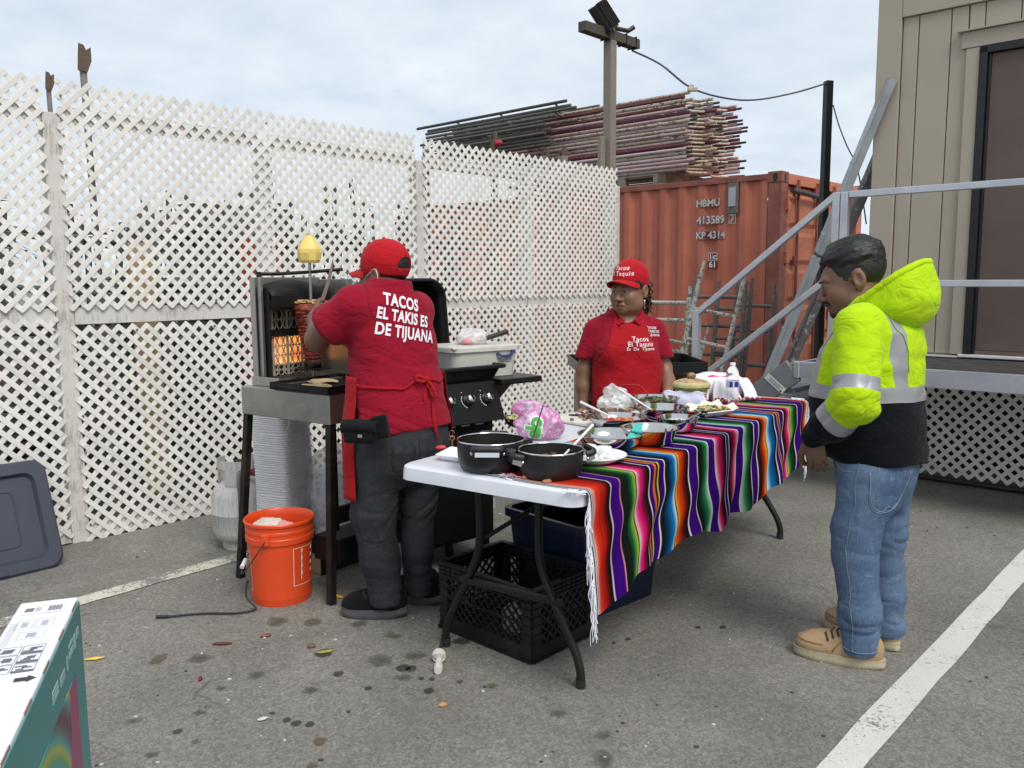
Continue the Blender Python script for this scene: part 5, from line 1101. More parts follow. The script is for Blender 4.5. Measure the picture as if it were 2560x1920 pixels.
for side, i in (((-1), 0), (1, NA)):
    for k in range(95):
        j = int((BIN + .0) / (BIN + .02 + DROP) * NB * q.uniform(.86, 1.0)) if k < 22 else int(q.uniform((BIN + .02) / (BIN + .02 + DROP), 1.0) * NB)
        p = Vector(vs[i * (NB + 1) + min(NB, j)]); L = q.uniform(.05, .12); sw = q.uniform(.006, .026)
        pts = [p, p + Vector((side * sw * .7, -.003, -L * .12)), p + Vector((side * (sw + q.uniform(-.006, .006)), q.uniform(-.008, .004), -L * .55)), p + Vector((side * (sw * .7 + q.uniform(-.01, .008)), q.uniform(-.012, .006), -L))]
        if p.z > .735: pts = [p, p + Vector((side * .015, q.uniform(-.01, .01), 0)), p + Vector((side * .03, q.uniform(-.015, .015), -.0)), p + Vector((side * .045, q.uniform(-.02, .02), .001))]
        fr_.tube(smoothpts(pts, 3), q.uniform(.0011, .0019), 4)
put('fringe', fr_, MA['fringe'], clo, smooth=60, kind='stuff')

# ---------------------------------------------------------------- things on the table
TZ = .7475
def TP(a, b_, z=TZ): return TO + Vector((math.cos(TY), math.sin(TY), 0)) * a + Vector((-math.sin(TY), math.cos(TY), 0)) * b_ + Vector((0, 0, z))
MA['pot'] = M('speckled_black_pot', (.012, .0125, .013), .42, .35, 160, bump=.06, bs=300); MA['pot_in'] = M('dark_pot_lining', (.007, .006, .0055), .5, .4, 9)
def pot(lab, a, b_, r, h, ha, food):
    p = TP(a, b_, .741); t = thing('cooking_pot', lab, 'pot', tuple(p), ha, 'pots at the near end of the table')
    m = MB(); m.lathe([(0, 0), (r * .80, 0), (r * .90, .008), (r * .97, .03), (r, h * .55), (r * 1.01, h - .003)], 44); put('pot_body', m, MA['pot'], t, smooth=60)
    m = MB(); m.lathe([(r * .985, h - .004), (r * .965, h * .55), (r * .93, .03), (r * .80, .012), (0, .010)], 44); put('pot_lining', m, MA['pot_in'], t, smooth=60, recalc=False)
    m = MB(); m.tube([(r * 1.0 * math.cos(k * math.pi / 24), r * 1.0 * math.sin(k * math.pi / 24), h) for k in range(48)], .0028, 6, closed=True); put('pot_rim', m, MA['chrome'], t, smooth=60)
    for s_ in (0, math.pi):
        Th = rotz(s_); m = MB(); m.add([Th @ Vector(v) for v in ((r + .004, -.045, h - .022), (r + .03, -.04, h - .012), (r + .03, .04, h - .012), (r + .004, .045, h - .022), (r + .004, -.045, h - .045), (r + .034, -.04, h - .034), (r + .034, .04, h - .034), (r + .004, .045, h - .045))], [(1, 5, 6, 2), (0, 4, 5, 1), (2, 6, 7, 3)]); hd_ = put('handle', m, MA['chrome'], t, solid=.003)
        m = MB(); m.tube(smoothpts([Th @ Vector(v) for v in ((r, -.05, h - .015), (r + .03, -.045, h - .008), (r + .033, 0, h - .007), (r + .03, .045, h - .008), (r, .05, h - .015))], 4), .008, 8, flat=1.4); put('handle_grip', m, MA['black_pipe'], hd_, smooth=60)
        m = MB(); [m.sph(Th @ Vector((r + .003, y_, h - .028)), .006, 8, 5) for y_ in (-.055, .055)]; put('rivet', m, MA['chrome'], t, smooth=60)
    m = MB(); q_ = random.Random(int(a * 1000))
    m.lathe([(0, .035), (r * .93, .035)], 24)
    if food:
        for k in range(90):
            an = q_.uniform(0, 6.28); rr2 = r * .75 * math.sqrt(q_.random()); m.box((0, 0, 0), (.022, .013, .012), Matrix.Translation(Vector((rr2 * math.cos(an), rr2 * math.sin(an), .038 + q_.uniform(0, .02)))) @ Matrix.Rotation(q_.uniform(0, 6), 4, 'Z') @ Matrix.Rotation(q_.uniform(-.6, .6), 4, 'X'))
    put('stew', m, M('brown_stewed_meat', (.13, .055, .03), .5, .5, 30), t, kind='stuff'); return t
pot('black cooking pot standing left behind the other pot near the table end', .135, .435, .117, .106, math.atan2(-.9, -.05), True)
pot('black cooking pot with bent handle standing on the serape edge', .158, .200, .110, .092, math.atan2(-.25, -.95), True)
def bowl(lab, a, b_, r, rb, h, kind='round', z=TZ):
    t = thing('steel_bowl', lab, 'bowl', tuple(TP(a, b_, z)), q.uniform(0, 6), 'steel bowls on the table'); m = MB()
    if kind == 'round': pr_ = [(0, 0), (rb, 0), (rb * 1.12, .004)] + [(rb * 1.12 + (r - rb * 1.12) * math.sin(math.pi / 2 * k / 9), .004 + (h - .004) * (1 - math.cos(math.pi / 2 * k / 9)) ** .9) for k in range(1, 10)]
    else: pr_ = [(0, 0), (rb * .9, 0), (rb * .97, .006), (rb, .018), (r * .985, h - .004), (r, h)]
    inner = [(max(0, x - .0022), z_ + .002) for x, z_ in pr_[::-1]]
    m.lathe(pr_ + [(r + .006, h + .0005), (r + .006, h + .002), (r, h + .002)] + inner[1:], 48); put('bowl_shell', m, MA['steel_mir'], t, smooth=60); return t
def fill(o, name, r, z, n, cols, sz, dome=.01, seed=1, base=None, off=(0, 0)):
    q_ = random.Random(seed); m = MB(); m.lathe([(0, dome), (r * .5, dome * .8), (r, 0)], 20, Matrix.Translation(Vector((off[0], off[1], z))))
    for k in range(n):
        an = q_.uniform(0, 6.28); rr2 = r * math.sqrt(q_.random()) * .97; zz = z + dome * (1 - (rr2 / r) ** 2) + q_.uniform(0, sz * .6)
        m.box((0, 0, 0), (sz * q_.uniform(.6, 1.6), sz * q_.uniform(.4, .9), sz * .4), Matrix.Translation(Vector((off[0] + rr2 * math.cos(an), off[1] + rr2 * math.sin(an), zz))) @ Matrix.Rotation(q_.uniform(0, 6), 4, 'Z') @ Matrix.Rotation(q_.uniform(-.8, .8), 4, 'X'), q_.randrange(len(cols)))
    return put(name, m, cols, o, kind='stuff')
cc = lambda nm, c, v=.3: M(nm, c, .6, v, 40)
bA = bowl('wide flaring steel bowl holding teal tongs next to the foam plate', .665, .245, .126, .062, .056)
bB = bowl('empty straight sided steel bowl at the cloth edge', .845, .165, .112, .094, .060, 'pan')
bC = bowl('steel bowl of red orange salsa with a white spoon', 1.065, .42, .122, .06, .052)
fill(bC, 'salsa', .085, .026, 160, [cc('orange_salsa', (.55, .12, .03)), cc('red_salsa', (.40, .05, .015)), cc('pale_salsa', (.55, .26, .10))], .012, .012, 3)
bD = bowl('steel bowl with steep sides behind the salsa bowl', 1.335, .335, .115, .072, .068)
fill(bD, 'sauce', .09, .03, 30, [cc('dull_green_sauce', (.10, .11, .04)), cc('grey_sauce', (.2, .2, .15))], .01, .004, 4)
bE = bowl('steel bowl of chopped green cilantro farthest from the near end', 1.63, .52, .124, .075, .062)
fill(bE, 'cilantro', .09, .034, 300, [cc('cilantro_green', (.035, .075, .012)), cc('dark_cilantro', (.015, .035, .01)), cc('pale_stem', (.18, .22, .07))], .012, .025, 5)
bF = bowl('small steel bowl of chopped onion with tongs on its rim', 1.135, .175, .087, .045, .062)
fill(bF, 'chopped_onion', .06, .036, 140, [cc('white_onion', (.74, .74, .72), .06), cc('onion_shade', (.62, .62, .6), .06)], .009, .014, 6)
bG = bowl('small steel bowl of pale green guacamole behind the pink bag', .905, .83, .078, .045, .042, z=.741)
fill(bG, 'guacamole', .064, .026, 60, [cc('guacamole', (.42, .45, .12)), cc('light_guacamole', (.52, .55, .2))], .016, .02, 7)
def spoon(lab, p0, p1, mat, r=.005, name='spoon', cat='spoon'):
    t = MB(); p0 = Vector(p0); p1 = Vector(p1); d = (p1 - p0).normalized(); t.tube([p0, p0.lerp(p1, .5), p1], [r * 1.25, r, r * .8], 7); t.sph(tuple(p0), r * 1.5, 8, 5); t.sph(tuple(p1 + d * .018), (.02, .014, .008), 12, 7)
    return tag(put(name, t, mat, smooth=60), lab, cat, 'spoons in the bowls and pots')
MA['wplast'] = M('white_spoon_plastic', (.74, .76, .76), .35, .05)
def TPw(a, b_, z): return tuple(TP(a, b_, z))
spoon('pale spoon slanting out of the salsa bowl', TPw(.985, .565, .862), TPw(1.075, .43, .782), MA['wplast']); spoon('pale spoon slanting out of the bowl behind the salsa', TPw(1.30, .545, .888), TPw(1.35, .40, .795), MA['wplast'])
spoon('long pale ladle resting in the front black pot', TPw(.44, .20, .872), TPw(.20, .19, .79), MA['wplast'], .0045, 'ladle')
kn_ = thing('kitchen_knife', 'long thin knife leaning out of the rear black pot', 'knife', TPw(.128, .432, .8)); m = MB(); a_ = Vector(TPw(.24, .33, .835)) - Vector(TPw(.128, .432, .8)); c_ = Vector(TPw(.50, .45, .92)) - Vector(TPw(.128, .432, .8)); m.beam(a_ * .2, a_, .016, .02); put('handle', m, MA['black_pipe'], kn_); m = MB(); m.beam(a_, c_, .0015, .012); put('blade', m, MA['steel_pin'], kn_)
MA['teal'] = M('teal_plastic', (.03, .50, .42), .35, .1)
tg = thing('teal_tongs', 'teal plastic tongs lying across the flaring steel bowl', 'tongs', TPw(.665, .245, TZ)); o_ = Vector(TPw(.665, .245, TZ))
for (e0, e1_) in (((.64, .165, .775), (.81, .20, .822)), ((.68, .145, .775), (.815, .19, .826))):
    m = MB(); m.beam(Vector(TPw(*e0)) - o_, Vector(TPw(*e1_)) - o_, .022, .005); put('tong_arm', m, MA['teal'], tg, bevel=.001)
tgs = thing('steel_tongs', 'grey steel tongs resting on the rim of the onion bowl', 'tongs', TPw(1.135, .175, TZ)); o_ = Vector(TPw(1.135, .175, TZ))
for d_ in (0, .016): m = MB(); m.beam(Vector(TPw(1.12 + d_, .15, .79)) - o_, Vector(TPw(1.225 + d_, .10, .828)) - o_, .010, .003); put('tong_arm', m, MA['chrome'], tgs)
m = MB(); m.beam(Vector(TPw(1.22, .11, .83)) - o_, Vector(TPw(1.245, .09, .824)) - o_, .028, .012); put('tong_hinge', m, MA['chrome'], tgs)
tg2 = thing('serving_tongs', 'green handled steel tongs lying behind the salsa bowl', 'tongs', TPw(1.25, .62, TZ)); m = MB(); m.beam((-.09, .02, .012), (.13, -.06, .018), .014, .006); m.beam((-.09, .01, .02), (.13, -.075, .026), .014, .004); put('tong_arms', m, MA['alu'], tg2); m = MB(); m.beam((-.14, .04, .012), (-.09, .02, .014), .012, .008); put('tong_grip', m, MA['black_pipe'], tg2)
# foam plate with cut onion, styrofoam tray, cutting board
def plate(lab, a, b_, r, z):
    t = thing('foam_plate', lab, 'plate', TPw(a, b_, z)); m = MB(); m.lathe([(0, .0), (r * .66, 0), (r * .75, .004), (r * .97, .020), (r, .021), (r, .024), (r * .95, .024), (r * .72, .008), (0, .005)], 44); put('plate_dish', m, MA['foam'], t, smooth=60); return t
pl = plate('white foam plate with cut onion rings beside the front pot', .43, .185, .118, TZ)
fo_ = MB(); q = random.Random(3)
for k in range(9): fo_.tube([(.05 + .02 * math.cos(k) + .016 * math.cos(j * .785), -.03 + .03 * math.sin(k * 2.1) + .012 * math.sin(j * .785), .012 + .003 * k * .5) for j in range(8)], .0035, 5, closed=True)
fo_.lathe([(0, .05), (.03, .048), (.042, .03), (.036, .006), (0, .006)], 16, Matrix.Translation(Vector((-.02, .04, 0))), sx=1, sy=1); fo_.lathe([(0, .045), (.028, .04), (.034, .02), (.03, .006), (0, .006)], 14, Matrix.Translation(Vector((.04, .045, 0)))); fo_.box((-.03, -.02, .016), (.05, .02, .016), rotz(.5)); fo_.box((-.01, -.05, .014), (.06, .016, .012), rotz(.9))
put('cut_onion', fo_, cc('onion_white', (.76, .76, .75), .05), pl, smooth=40, kind='stuff')
tray = thing('foam_tray', 'white foam tray at the left table corner beside the rear pot', 'tray', TPw(.20, .63, .741), TY + R(8)); m = MB(); m.lathe([(0, 0), (.62, 0), (.72, .05), (1.0, .25), (1.0, .29), (.95, .29), (.68, .08), (0, .04)], 4, Matrix.Rotation(R(45), 4, 'Z') @ Matrix.Diagonal((.125, .09, .085, 1))); put('tray_body', m, MA['foam'], tray, bevel=.006)
m = MB(); m.sph((.03, -.03, .012), (.018, .012, .009), 8, 5); put('food_scrap', m, cc('yellow_scrap', (.58, .42, .2)), tray)
tom = put('tomato_wedge', lump((0, 0, .008), (.02, .013, .009), 16, 10, .15, 20, 2), cc('tomato_red', (.62, .05, .04), .15), None, loc=TPw(.30, .80, .741), smooth=50); tag(tom, 'piece of red tomato behind the foam tray', 'tomato')
cbd = thing('cutting_board', 'white cutting board with chopped brown meat behind the salsa bowl', 'cutting board', (.43, 4.0, .742), R(42)); m = MB(); m.box((0, 0, .007), (.50, .30, .014)); put('board', m, M('white_board_stained', (.70, .66, .60), .5, .08, 4, dirt=.55, dcol=(.48, .36, .22), ds=7), cbd, bevel=.005)
m = MB(); q = random.Random(8)
for k in range(170):
    x, y = q.gauss(.0, .085), q.gauss(-.02, .05)
    if abs(x) < .23 and abs(y) < .14: m.box((0, 0, 0), (.016, .011, .009), Matrix.Translation(Vector((x, y, .02 + q.uniform(0, .016) * math.exp(-(x * x + y * y) * 60)))) @ Matrix.Rotation(q.uniform(0, 6), 4, 'Z') @ Matrix.Rotation(q.uniform(-.8, .8), 4, 'X'), q.randrange(3))
put('chopped_meat', m, [cc('brown_meat', (.17, .075, .045)), cc('dark_meat', (.085, .035, .022)), cc('tan_meat', (.34, .19, .12))], cbd, kind='stuff')
for k, (a, b_, lab) in enumerate(((.075, .245, 'small brown meat scrap on the white table left of the front pot'), (.065, .155, 'small brown meat scrap nearest to the table corner'))):
    tag(put('meat_scrap', lump((0, 0, .006), (.016, .010, .007), 12, 8, .4, 40, k), cc('scrap_brown', (.36, .16, .09)), None, loc=TPw(a, b_, .740), rz=.6, smooth=30), lab, 'meat', 'meat scraps on the bare table end')
m = MB(); q = random.Random(2)
for k in range(26): p = Vector((q.uniform(-.05, .05), q.uniform(-.02, .02), .001)); m.tube(smoothpts([p, p + Vector((q.uniform(-.02, .02), q.uniform(-.02, .02), .003)), p + Vector((q.uniform(-.04, .04), q.uniform(-.02, .02), .001))], 3), .0012, 4)
tag(put('cotton_threads', m, MA['fringe'], None, loc=TPw(.07, .33, .7405), rz=TY + 1.2), 'loose white cotton threads between the two pots', 'threads')
# pink printed bag, milky bag
def mat_pinkbag():
    t = NT('pink_printed_film'); v = t.obj(); n = t.noise(11, 4, .6, v, 1.2)
    c = t.ramp(n, [(.33, (.76, .70, .78)), (.45, (.70, .40, .62)), (.54, (.62, .16, .42)), (.62, (.72, .62, .74)), (.72, (.55, .30, .62))]); t.set(Base_Color=c, Roughness=.2); t.bump(t.noise(40, 4, .6, v, .6), .4, .005)
    tr = t.n('ShaderNodeBsdfTransparent'); ms = t.n('ShaderNodeMixShader'); t.L(t.ramp(t.noise(7, 3, .6, v), [(.4, .92), (.65, .5)]), ms.inputs[0]); t.L(tr.outputs[0], ms.inputs[1]); t.L(t.b.outputs[0], ms.inputs[2]); t.L(ms.outputs[0], t.o.inputs[0]); return t.m
MA['pinkbag'] = mat_pinkbag()
pb_ = thing('pink_plastic_bag', 'pink printed plastic bag with green lettering bunched behind the pots', 'bag', (.115, 3.47, .742)); b = lump((0, 0, .06), (.092, .06, .064), 64, 40, .30, 15, 7, floor=0.); b2 = lump((-.045, .01, .128), (.062, .03, .034), 44, 26, .5, 20, 3)
for v_ in (b, b2): pass
b.add(b2.v, b2.f); pm = put('bag_film', b, MA['pinkbag'], pb_, smooth=28)
bvb = BVHTree.FromPolygons([Vector(v) for v in b.v], [f for f in b.f])
def project(v2, f, T, bvh, dirn, off=.002, name='print', mat=None, parent=None, sub=1, maxd=1.0):
    bmx = bmesh.new(); vv = [bmx.verts.new(T @ Vector((p[0], p[1], 0))) for p in v2]
    for q_ in f:
        try: bmx.faces.new([vv[i] for i in q_])
        except ValueError: pass
    bmesh.ops.triangulate(bmx, faces=bmx.faces[:])
    for _ in range(sub):
        long = [e_ for e_ in bmx.edges if e_.calc_length() > .012]
        if not long: break
        bmesh.ops.subdivide_edges(bmx, edges=long, cuts=1); bmesh.ops.triangulate(bmx, faces=bmx.faces[:])
    d = Vector(dirn).normalized(); bad = []
    for v_ in bmx.verts:
        h = bvh.ray_cast(v_.co, d, maxd)
        if h[0] is None: bad.append(v_)
        else: v_.co = h[0] - d * off
    if bad: bmesh.ops.delete(bmx, geom=bad, context='VERTS')
    bmx.verts.index_update(); V = [tuple(v_.co) for v_ in bmx.verts]; F = [tuple(v_.index for v_ in q_.verts) for q_ in bmx.faces]; bmx.free()
    return out_mesh(name, V, F, mat, parent, recalc=False, smooth=60)
def facing(origin, yaw, rx=0., roll=0.):   # text plane: x to the right, y up, looking along +Y of yaw
    return Matrix.Translation(Vector(origin)) @ rotz(yaw) @ Matrix.Rotation(math.pi / 2 + rx, 4, 'X') @ rotz(roll)
v, f = text_mesh('alo', .085, bold=.009, spacing=.85); project(v, f, facing((-.025, -.4, .058), 0, 0, R(82)), bvb, (0, 1, 0), .002, 'bag_outline', M('bag_white_ink', (.78, .76, .8), .4), pb_, 2)
v, f = text_mesh('alo', .085, bold=.0035, spacing=.85); project(v, f, facing((-.025, -.4, .058), 0, 0, R(82)), bvb, (0, 1, 0), .004, 'bag_lettering', M('bag_green_ink', (.07, .42, .05), .4), pb_, 2)
wb_ = put('milky_plastic_bag', lump((0, 0, .04), (.088, .065, .042), 60, 36, .4, 15, 11, floor=0.), mat_film('milky_white_film', (.84, .84, .84), .8), None, loc=(.53, 4.20, .742), smooth=26); b = lump((-.015, .0, .078), (.05, .028, .05), 36, 22, .5, 22, 6); put('bag_neck', b, MA['film'], wb_, smooth=26); tag(wb_, 'milky white plastic bag bunched in front of the red apron', 'bag')
# woven tortilla basket
def mat_basket(c1, c2, sc):
    t = NT('woven_palm_%d' % sc); v = t.obj(); sp = t.n('ShaderNodeSeparateXYZ'); t.L(v, sp.inputs[0]); w = t.n('ShaderNodeTexWave'); w.wave_type = 'BANDS'; w.bands_direction = 'Z'; w.inputs['Scale'].default_value = sc; w.inputs['Distortion'].default_value = .6; w.inputs['Detail Scale'].default_value = 4; t.L(v, w.inputs['Vector'])
    c = t.mix(t.ramp(w.outputs['Fac'], [(.2, 0.), (.55, 1.)]), c2, c1); c = t.mix(.5, c, t.ramp(t.noise(30, 3, .6, v), [(.3, .7), (.7, 1.15)]), 'MULTIPLY'); t.set(Base_Color=c, Roughness=.7); t.bump(w.outputs['Fac'], .6, .004); return t.m
bs_ = thing('tortilla_basket', 'round straw tortilla basket with patterned domed lid', 'basket', TPw(1.87, .425, TZ)); m = MB(); m.lathe([(0, 0), (.07, 0), (.074, .01), (.079, .05), (.084, .088), (.082, .09), (.0, .09)], 32); put('basket_body', m, mat_basket((.66, .56, .33), (.40, .33, .18), 30), bs_, smooth=50)
m = MB(); m.lathe([(.09, .088), (.094, .09), (.094, .095), (.09, .097)], 32); put('green_band', m, M('green_dyed_straw', (.13, .22, .03), .7, .2, 40), bs_, smooth=50)
m = MB(); q = random.Random(1)
m.lathe([(.086, .097), (.096, .10), (.097, .112), (.090, .122), (.084, .125)], 40, wob=lambda t, z: .018 * math.sin(t * 20 + z * 520)); m2 = put('basket_lid', m, mat_basket((.70, .60, .32), (.48, .42, .16), 60), bs_, smooth=50)
m = MB(); m.lathe([(.085, .125), (.07, .132), (.045, .139), (.0, .142)], 32); put('lid_top', m, M('printed_straw_top', (.46, .30, .16), .7, .5, 22, dirt=.6, dcol=(.10, .22, .06), ds=20), m2, smooth=50)
m = MB(); m.sph((0, 0, .155), (.024, .022, .018), 14, 9); put('lid_knob', m, M('woven_brown_knob', (.28, .16, .06), .6, .4, 60, bump=.5, bs=120), m2, smooth=60)
def drape(name, fn, nu, nv, mat, lab, cat, th=.002, parent=None):
    b = MB(); b.grid(fn, nu, nv); o = put(name, b, mat, parent, smooth=70, solid=th, recalc=False)
    if parent is None: tag(o, lab, cat)
    return o
MA['napkin'] = M('white_cotton_napkin', (.76, .74, .78), .85, .04, 7, bump=.15, bs=300); MA['lilac'] = M('lilac_white_cotton', (.62, .62, .80), .85, .05, 7)
pA = Vector(TPw(1.78, .42, 0)); 
drape('lilac_napkin', lambda u, v: tuple(Vector(TPw(1.76 + .05 * u - .03 * v, .52 - .20 * u + .01 * math.sin(v * 9), .832 - .085 * v * (1 - .25 * abs(u - .45)) + .004 * math.sin(u * 18)))), 18, 12, MA['lilac'], 'lilac white napkin draped down in front of the straw basket', 'napkin')
# embroidered cloth over a second basket
nb = thing('cloth_covered_basket', 'basket covered with white cloths edged in red crochet at the far table end', 'basket', TPw(2.20, .43, TZ)); m = lump((0, 0, .06), (.185, .13, .078), 44, 26, .13, 9, 5, floor=0.); put('white_cloth', m, MA['napkin'], nb, smooth=60)
def flap(ang, w, L, top=.105, r0=.11, out=.05, nm='cloth_flap', mt=None):
    def fn(u, v):
        a = ang + (u - .5) * w; r = r0 + out * v + .012 * math.sin(u * 9 + v * 3); z = top * (1 - v) ** .8 + .004 + .004 * math.sin(u * 11)
        return (r * 1.5 * math.cos(a), r * 1.1 * math.sin(a), max(.004, z + (L - 1) * .02))
    b = MB(); b.grid(fn, 16, 10); o = put(nm, b, mt or MA['napkin'], nb, smooth=70, solid=.002, recalc=False)
    e_ = MB(); q_ = random.Random(int(ang * 10))
    for k in range(34):
        u = k / 33; p = fn(u, 1.0); e_.sph((p[0] + q_.uniform(-.006, .006), p[1] + q_.uniform(-.006, .006), p[2] + q_.uniform(.0, .012)), q_.uniform(.005, .009), 6, 4, k % 3 % 2)
    put('crochet_edge', e_, [M('dark_red_crochet', (.26, .02, .04), .8, .3), M('pink_white_crochet', (.72, .55, .58), .8, .2)], o, smooth=50); return o
flap(R(-80), .75, 1); flap(R(-38), .7, 1.0, .11); flap(R(-128), .7, 1.0, .10)
m = MB(); m.grid(lambda u, v: (-.05 + .10 * u, -.085 + .02 * v, .075 + .055 * v + .004 * math.sin(u * 7)), 8, 6); hp2 = put('pink_patch', m, M('hot_pink_cloth', (.74, .01, .16), .8, .06), nb, solid=.002, recalc=False)
m = MB()
for k in range(14): a = k * 2 * math.pi / 14; m.add([(-.012 + .005 * math.cos(a + .3), -.0785 - .004 + .0052 * math.sin(a + .3) * .3, .105 + .005 * math.sin(a + .3)), (-.012 + .005 * math.cos(a - .3), -.0825, .105 + .005 * math.sin(a - .3)), (-.012 + .026 * math.cos(a), -.0825 + .006 * math.sin(a), .105 + .022 * math.sin(a))], [(0, 1, 2)])
m.sph((-.012, -.081, .105), (.007, .003, .006), 8, 5); put('embroidered_flower', m, M('yellow_thread', (.75, .42, .04), .7), hp2, recalc=False)
# water bottle
t = NT('clear_bottle_plastic'); t.set(Base_Color=(.97, .98, 1.), Roughness=.05); t.b.inputs['Transmission Weight'].default_value = .92; t.b.inputs['IOR'].default_value = 1.18; t.bump(t.noise(60, 3, .6), .15, .003); MA['pet'] = t.m
bt = thing('water_bottle', 'clear plastic water bottle with blue and white label on the serape', 'bottle', TPw(2.055, .275, TZ)); m = MB(); m.lathe([(0, .004), (.024, 0), (.031, .006)] + [(.0325 + (.0012 if k % 2 else -.0012), .012 + .0075 * k) for k in range(9)] + [(.0325, .085), (.0325, .125), (.0310, .14), (.0335, .152), (.031, .168), (.020, .19), (.0125, .198), (.0125, .205)], 28); put('bottle_body', m, MA['pet'], bt, smooth=60)
m = MB(); m.lathe([(0, .215), (.0135, .2145), (.0145, .213), (.0145, .201), (.013, .2)], 20); put('bottle_cap', m, MA['foam'], bt, smooth=40)
m = MB(); m.lathe([(.0331, .085), (.0331, .122)], 28); lb = put('bottle_label', m, M('pale_label', (.70, .76, .82), .3, .06), bt, smooth=60)
m = MB(); n_ = 8
for (a0, a1) in ((-130, -100), (-85, -35), (-20, -5)):
    m.add([(.0336 * math.cos(R(a0 + (a1 - a0) * i / n_)), .0336 * math.sin(R(a0 + (a1 - a0) * i / n_)), z) for i in range(n_ + 1) for z in (.089, .118)], [(2 * i, 2 * i + 2, 2 * i + 3, 2 * i + 1) for i in range(n_)])
put('blue_print', m, M('blue_label_ink', (.015, .05, .32), .3, .3, 40), lb, recalc=False)
# tray of tacos
tt = thing('taco_tray', 'foam tray of garnished tacos on wax paper at the cloth edge', 'tray', TPw(1.66, .225, TZ), TY - R(38)); m = MB(); m.lathe([(0, 0), (.62, 0), (.72, .03), (1.0, .25), (1.0, .29), (.95, .29), (.68, .08), (0, .04)], 4, Matrix.Rotation(R(45), 4, 'Z') @ Matrix.Diagonal((.165, .105, .095, 1))); put('tray_body', m, MA['foam'], tt, bevel=.006)
for (u0, v0, s_) in ((-.06, .03, 1), (.03, .05, 1.2), (.08, .0, .8)):
    m = MB(); m.grid(lambda u, v: (u0 + (u - .5) * .11, v0 + (v - .5) * .05 + .01 * u, .018 + .028 * s_ * v + .006 * math.sin(u * 8)), 10, 6); put('wax_paper', m, M('cream_wax_paper', (.72, .70, .60), .6, .05), tt, solid=.001, recalc=False)
fill(tt, 'taco_filling', .085, .018, 150, [cc('lime_yellow', (.52, .45, .10)), cc('green_garnish', (.06, .10, .02)), cc('cream_taco', (.66, .60, .42)), cc('meat_garnish', (.25, .10, .05))], .016, .014, 12)
# ---------------------------------------------------------------- under the table
MA['crate'] = M('dark_green_black_crate', (.006, .008, .008), .45, .35, 5, spec=.35, dirt=.3, dcol=(.05, .045, .035), ds=6)
ck = thing('milk_crate', 'black plastic milk crate under the near end of the table', 'crate', (.066, 2.95, .004), math.atan2(.342, -.363)); WX, WY_, HZ = .495, .36, .275
def cbx(m, x0, x1, y0, y1, z0, z1): m.box(((x0 + x1) / 2, (y0 + y1) / 2, (z0 + z1) / 2), (x1 - x0, y1 - y0, z1 - z0))
def crate_side(L, T, nm):
    m = MB()
    def bx_(x0, x1, z0, z1, t=.012, o=0): m.box(((x0 + x1) / 2, o, (z0 + z1) / 2), (x1 - x0, t, z1 - z0), T)
    bx_(0, L, .0, .055); bx_(0, L, .225, .275, .010); bx_(.0, .045, .055, .225); bx_(L - .045, L, .055, .225)
    for z in (.225, .24, .257, .272): bx_(0, L, z - .0025, z + .0025, .024)
    for k in range(int(L / .03)): bx_(.012 + k * .03, .016 + k * .03, .226, .274, .021)
    for z in (.02, .07, .1, .135, .17, .2): [bx_(x0, x1, z - .002, z + .002, .022) for x0, x1 in ((.0, .045), (L - .045, L))]
    bx_(-.004, L + .004, .0, .006, .03)
    put(nm, m, MA['crate'], ck)
    m = MB(); x0, x1, z0, z1 = .045, L - .045, .055, .225; st = .040; n = int((x1 - x0 + (z1 - z0)) / st) + 1
    for s_ in (1, -1):
        for k in range(n):
            c = x0 - (z1 - z0) + k * st if s_ == 1 else x0 + k * st; pts = []
            for zz in (z0, z1):
                xx = c + (zz - z0) * s_; pts.append((xx, zz))
            (xa, za_), (xb, zb_) = pts
            def clipx(xa, za_, xb, zb_):
                for lim, hi in ((x0, False), (x1, True)):
                    for w_ in range(2):
                        pa, pb = ((xa, za_), (xb, zb_)) if w_ == 0 else ((xb, zb_), (xa, za_))
                        if (pa[0] > lim) == hi and pa[0] != lim:
                            if (pb[0] > lim) == hi: return None
                            t = (lim - pa[0]) / (pb[0] - pa[0]); pa = (lim, pa[1] + t * (pb[1] - pa[1]))
                            if w_ == 0: xa, za_ = pa
                            else: xb, zb_ = pa
                return xa, za_, xb, zb_
            r_ = clipx(xa, za_, xb, zb_)
            if r_ and abs(r_[0] - r_[2]) > .004: m.beam(T @ Vector((r_[0], .002 * s_, r_[1])), T @ Vector((r_[2], .002 * s_, r_[3])), .007, .007, T.to_3x3() @ Vector((0, 1, 0)))
    m.beam(T @ Vector((x0, .004, .14)), T @ Vector((x1, .004, .14)), .006, .008); put(nm + '_mesh', m, MA['crate'], ck)
crate_side(WX, Matrix.Identity(4), 'front_wall'); crate_side(WX, Matrix.Translation(Vector((0, -WY_, 0))), 'back_wall')
crate_side(WY_, Matrix.Rotation(-math.pi / 2, 4, 'Z'), 'side_wall'); crate_side(WY_, Matrix.Translation(Vector((WX, 0, 0))) @ Matrix.Rotation(-math.pi / 2, 4, 'Z'), 'side_wall')
m = MB(); m.box((WX / 2, -WY_ / 2, .008), (WX, WY_, .01)); put('crate_floor', m, MA['crate'], ck)
put('crate_bottle', lump((WX * .42, -.12, .075), (.05, .04, .06), amp=.2, fr=14, seed=2), MA['film'], None, loc=(.066, 2.95, .004), rz=math.atan2(.342, -.363), smooth=50); tag(bpy.data.objects['crate_bottle'], 'crushed clear plastic bottle inside the black milk crate', 'bottle')
MA['navy'] = M('navy_blue_plastic', (.006, .013, .038), .36, .15, 4); 
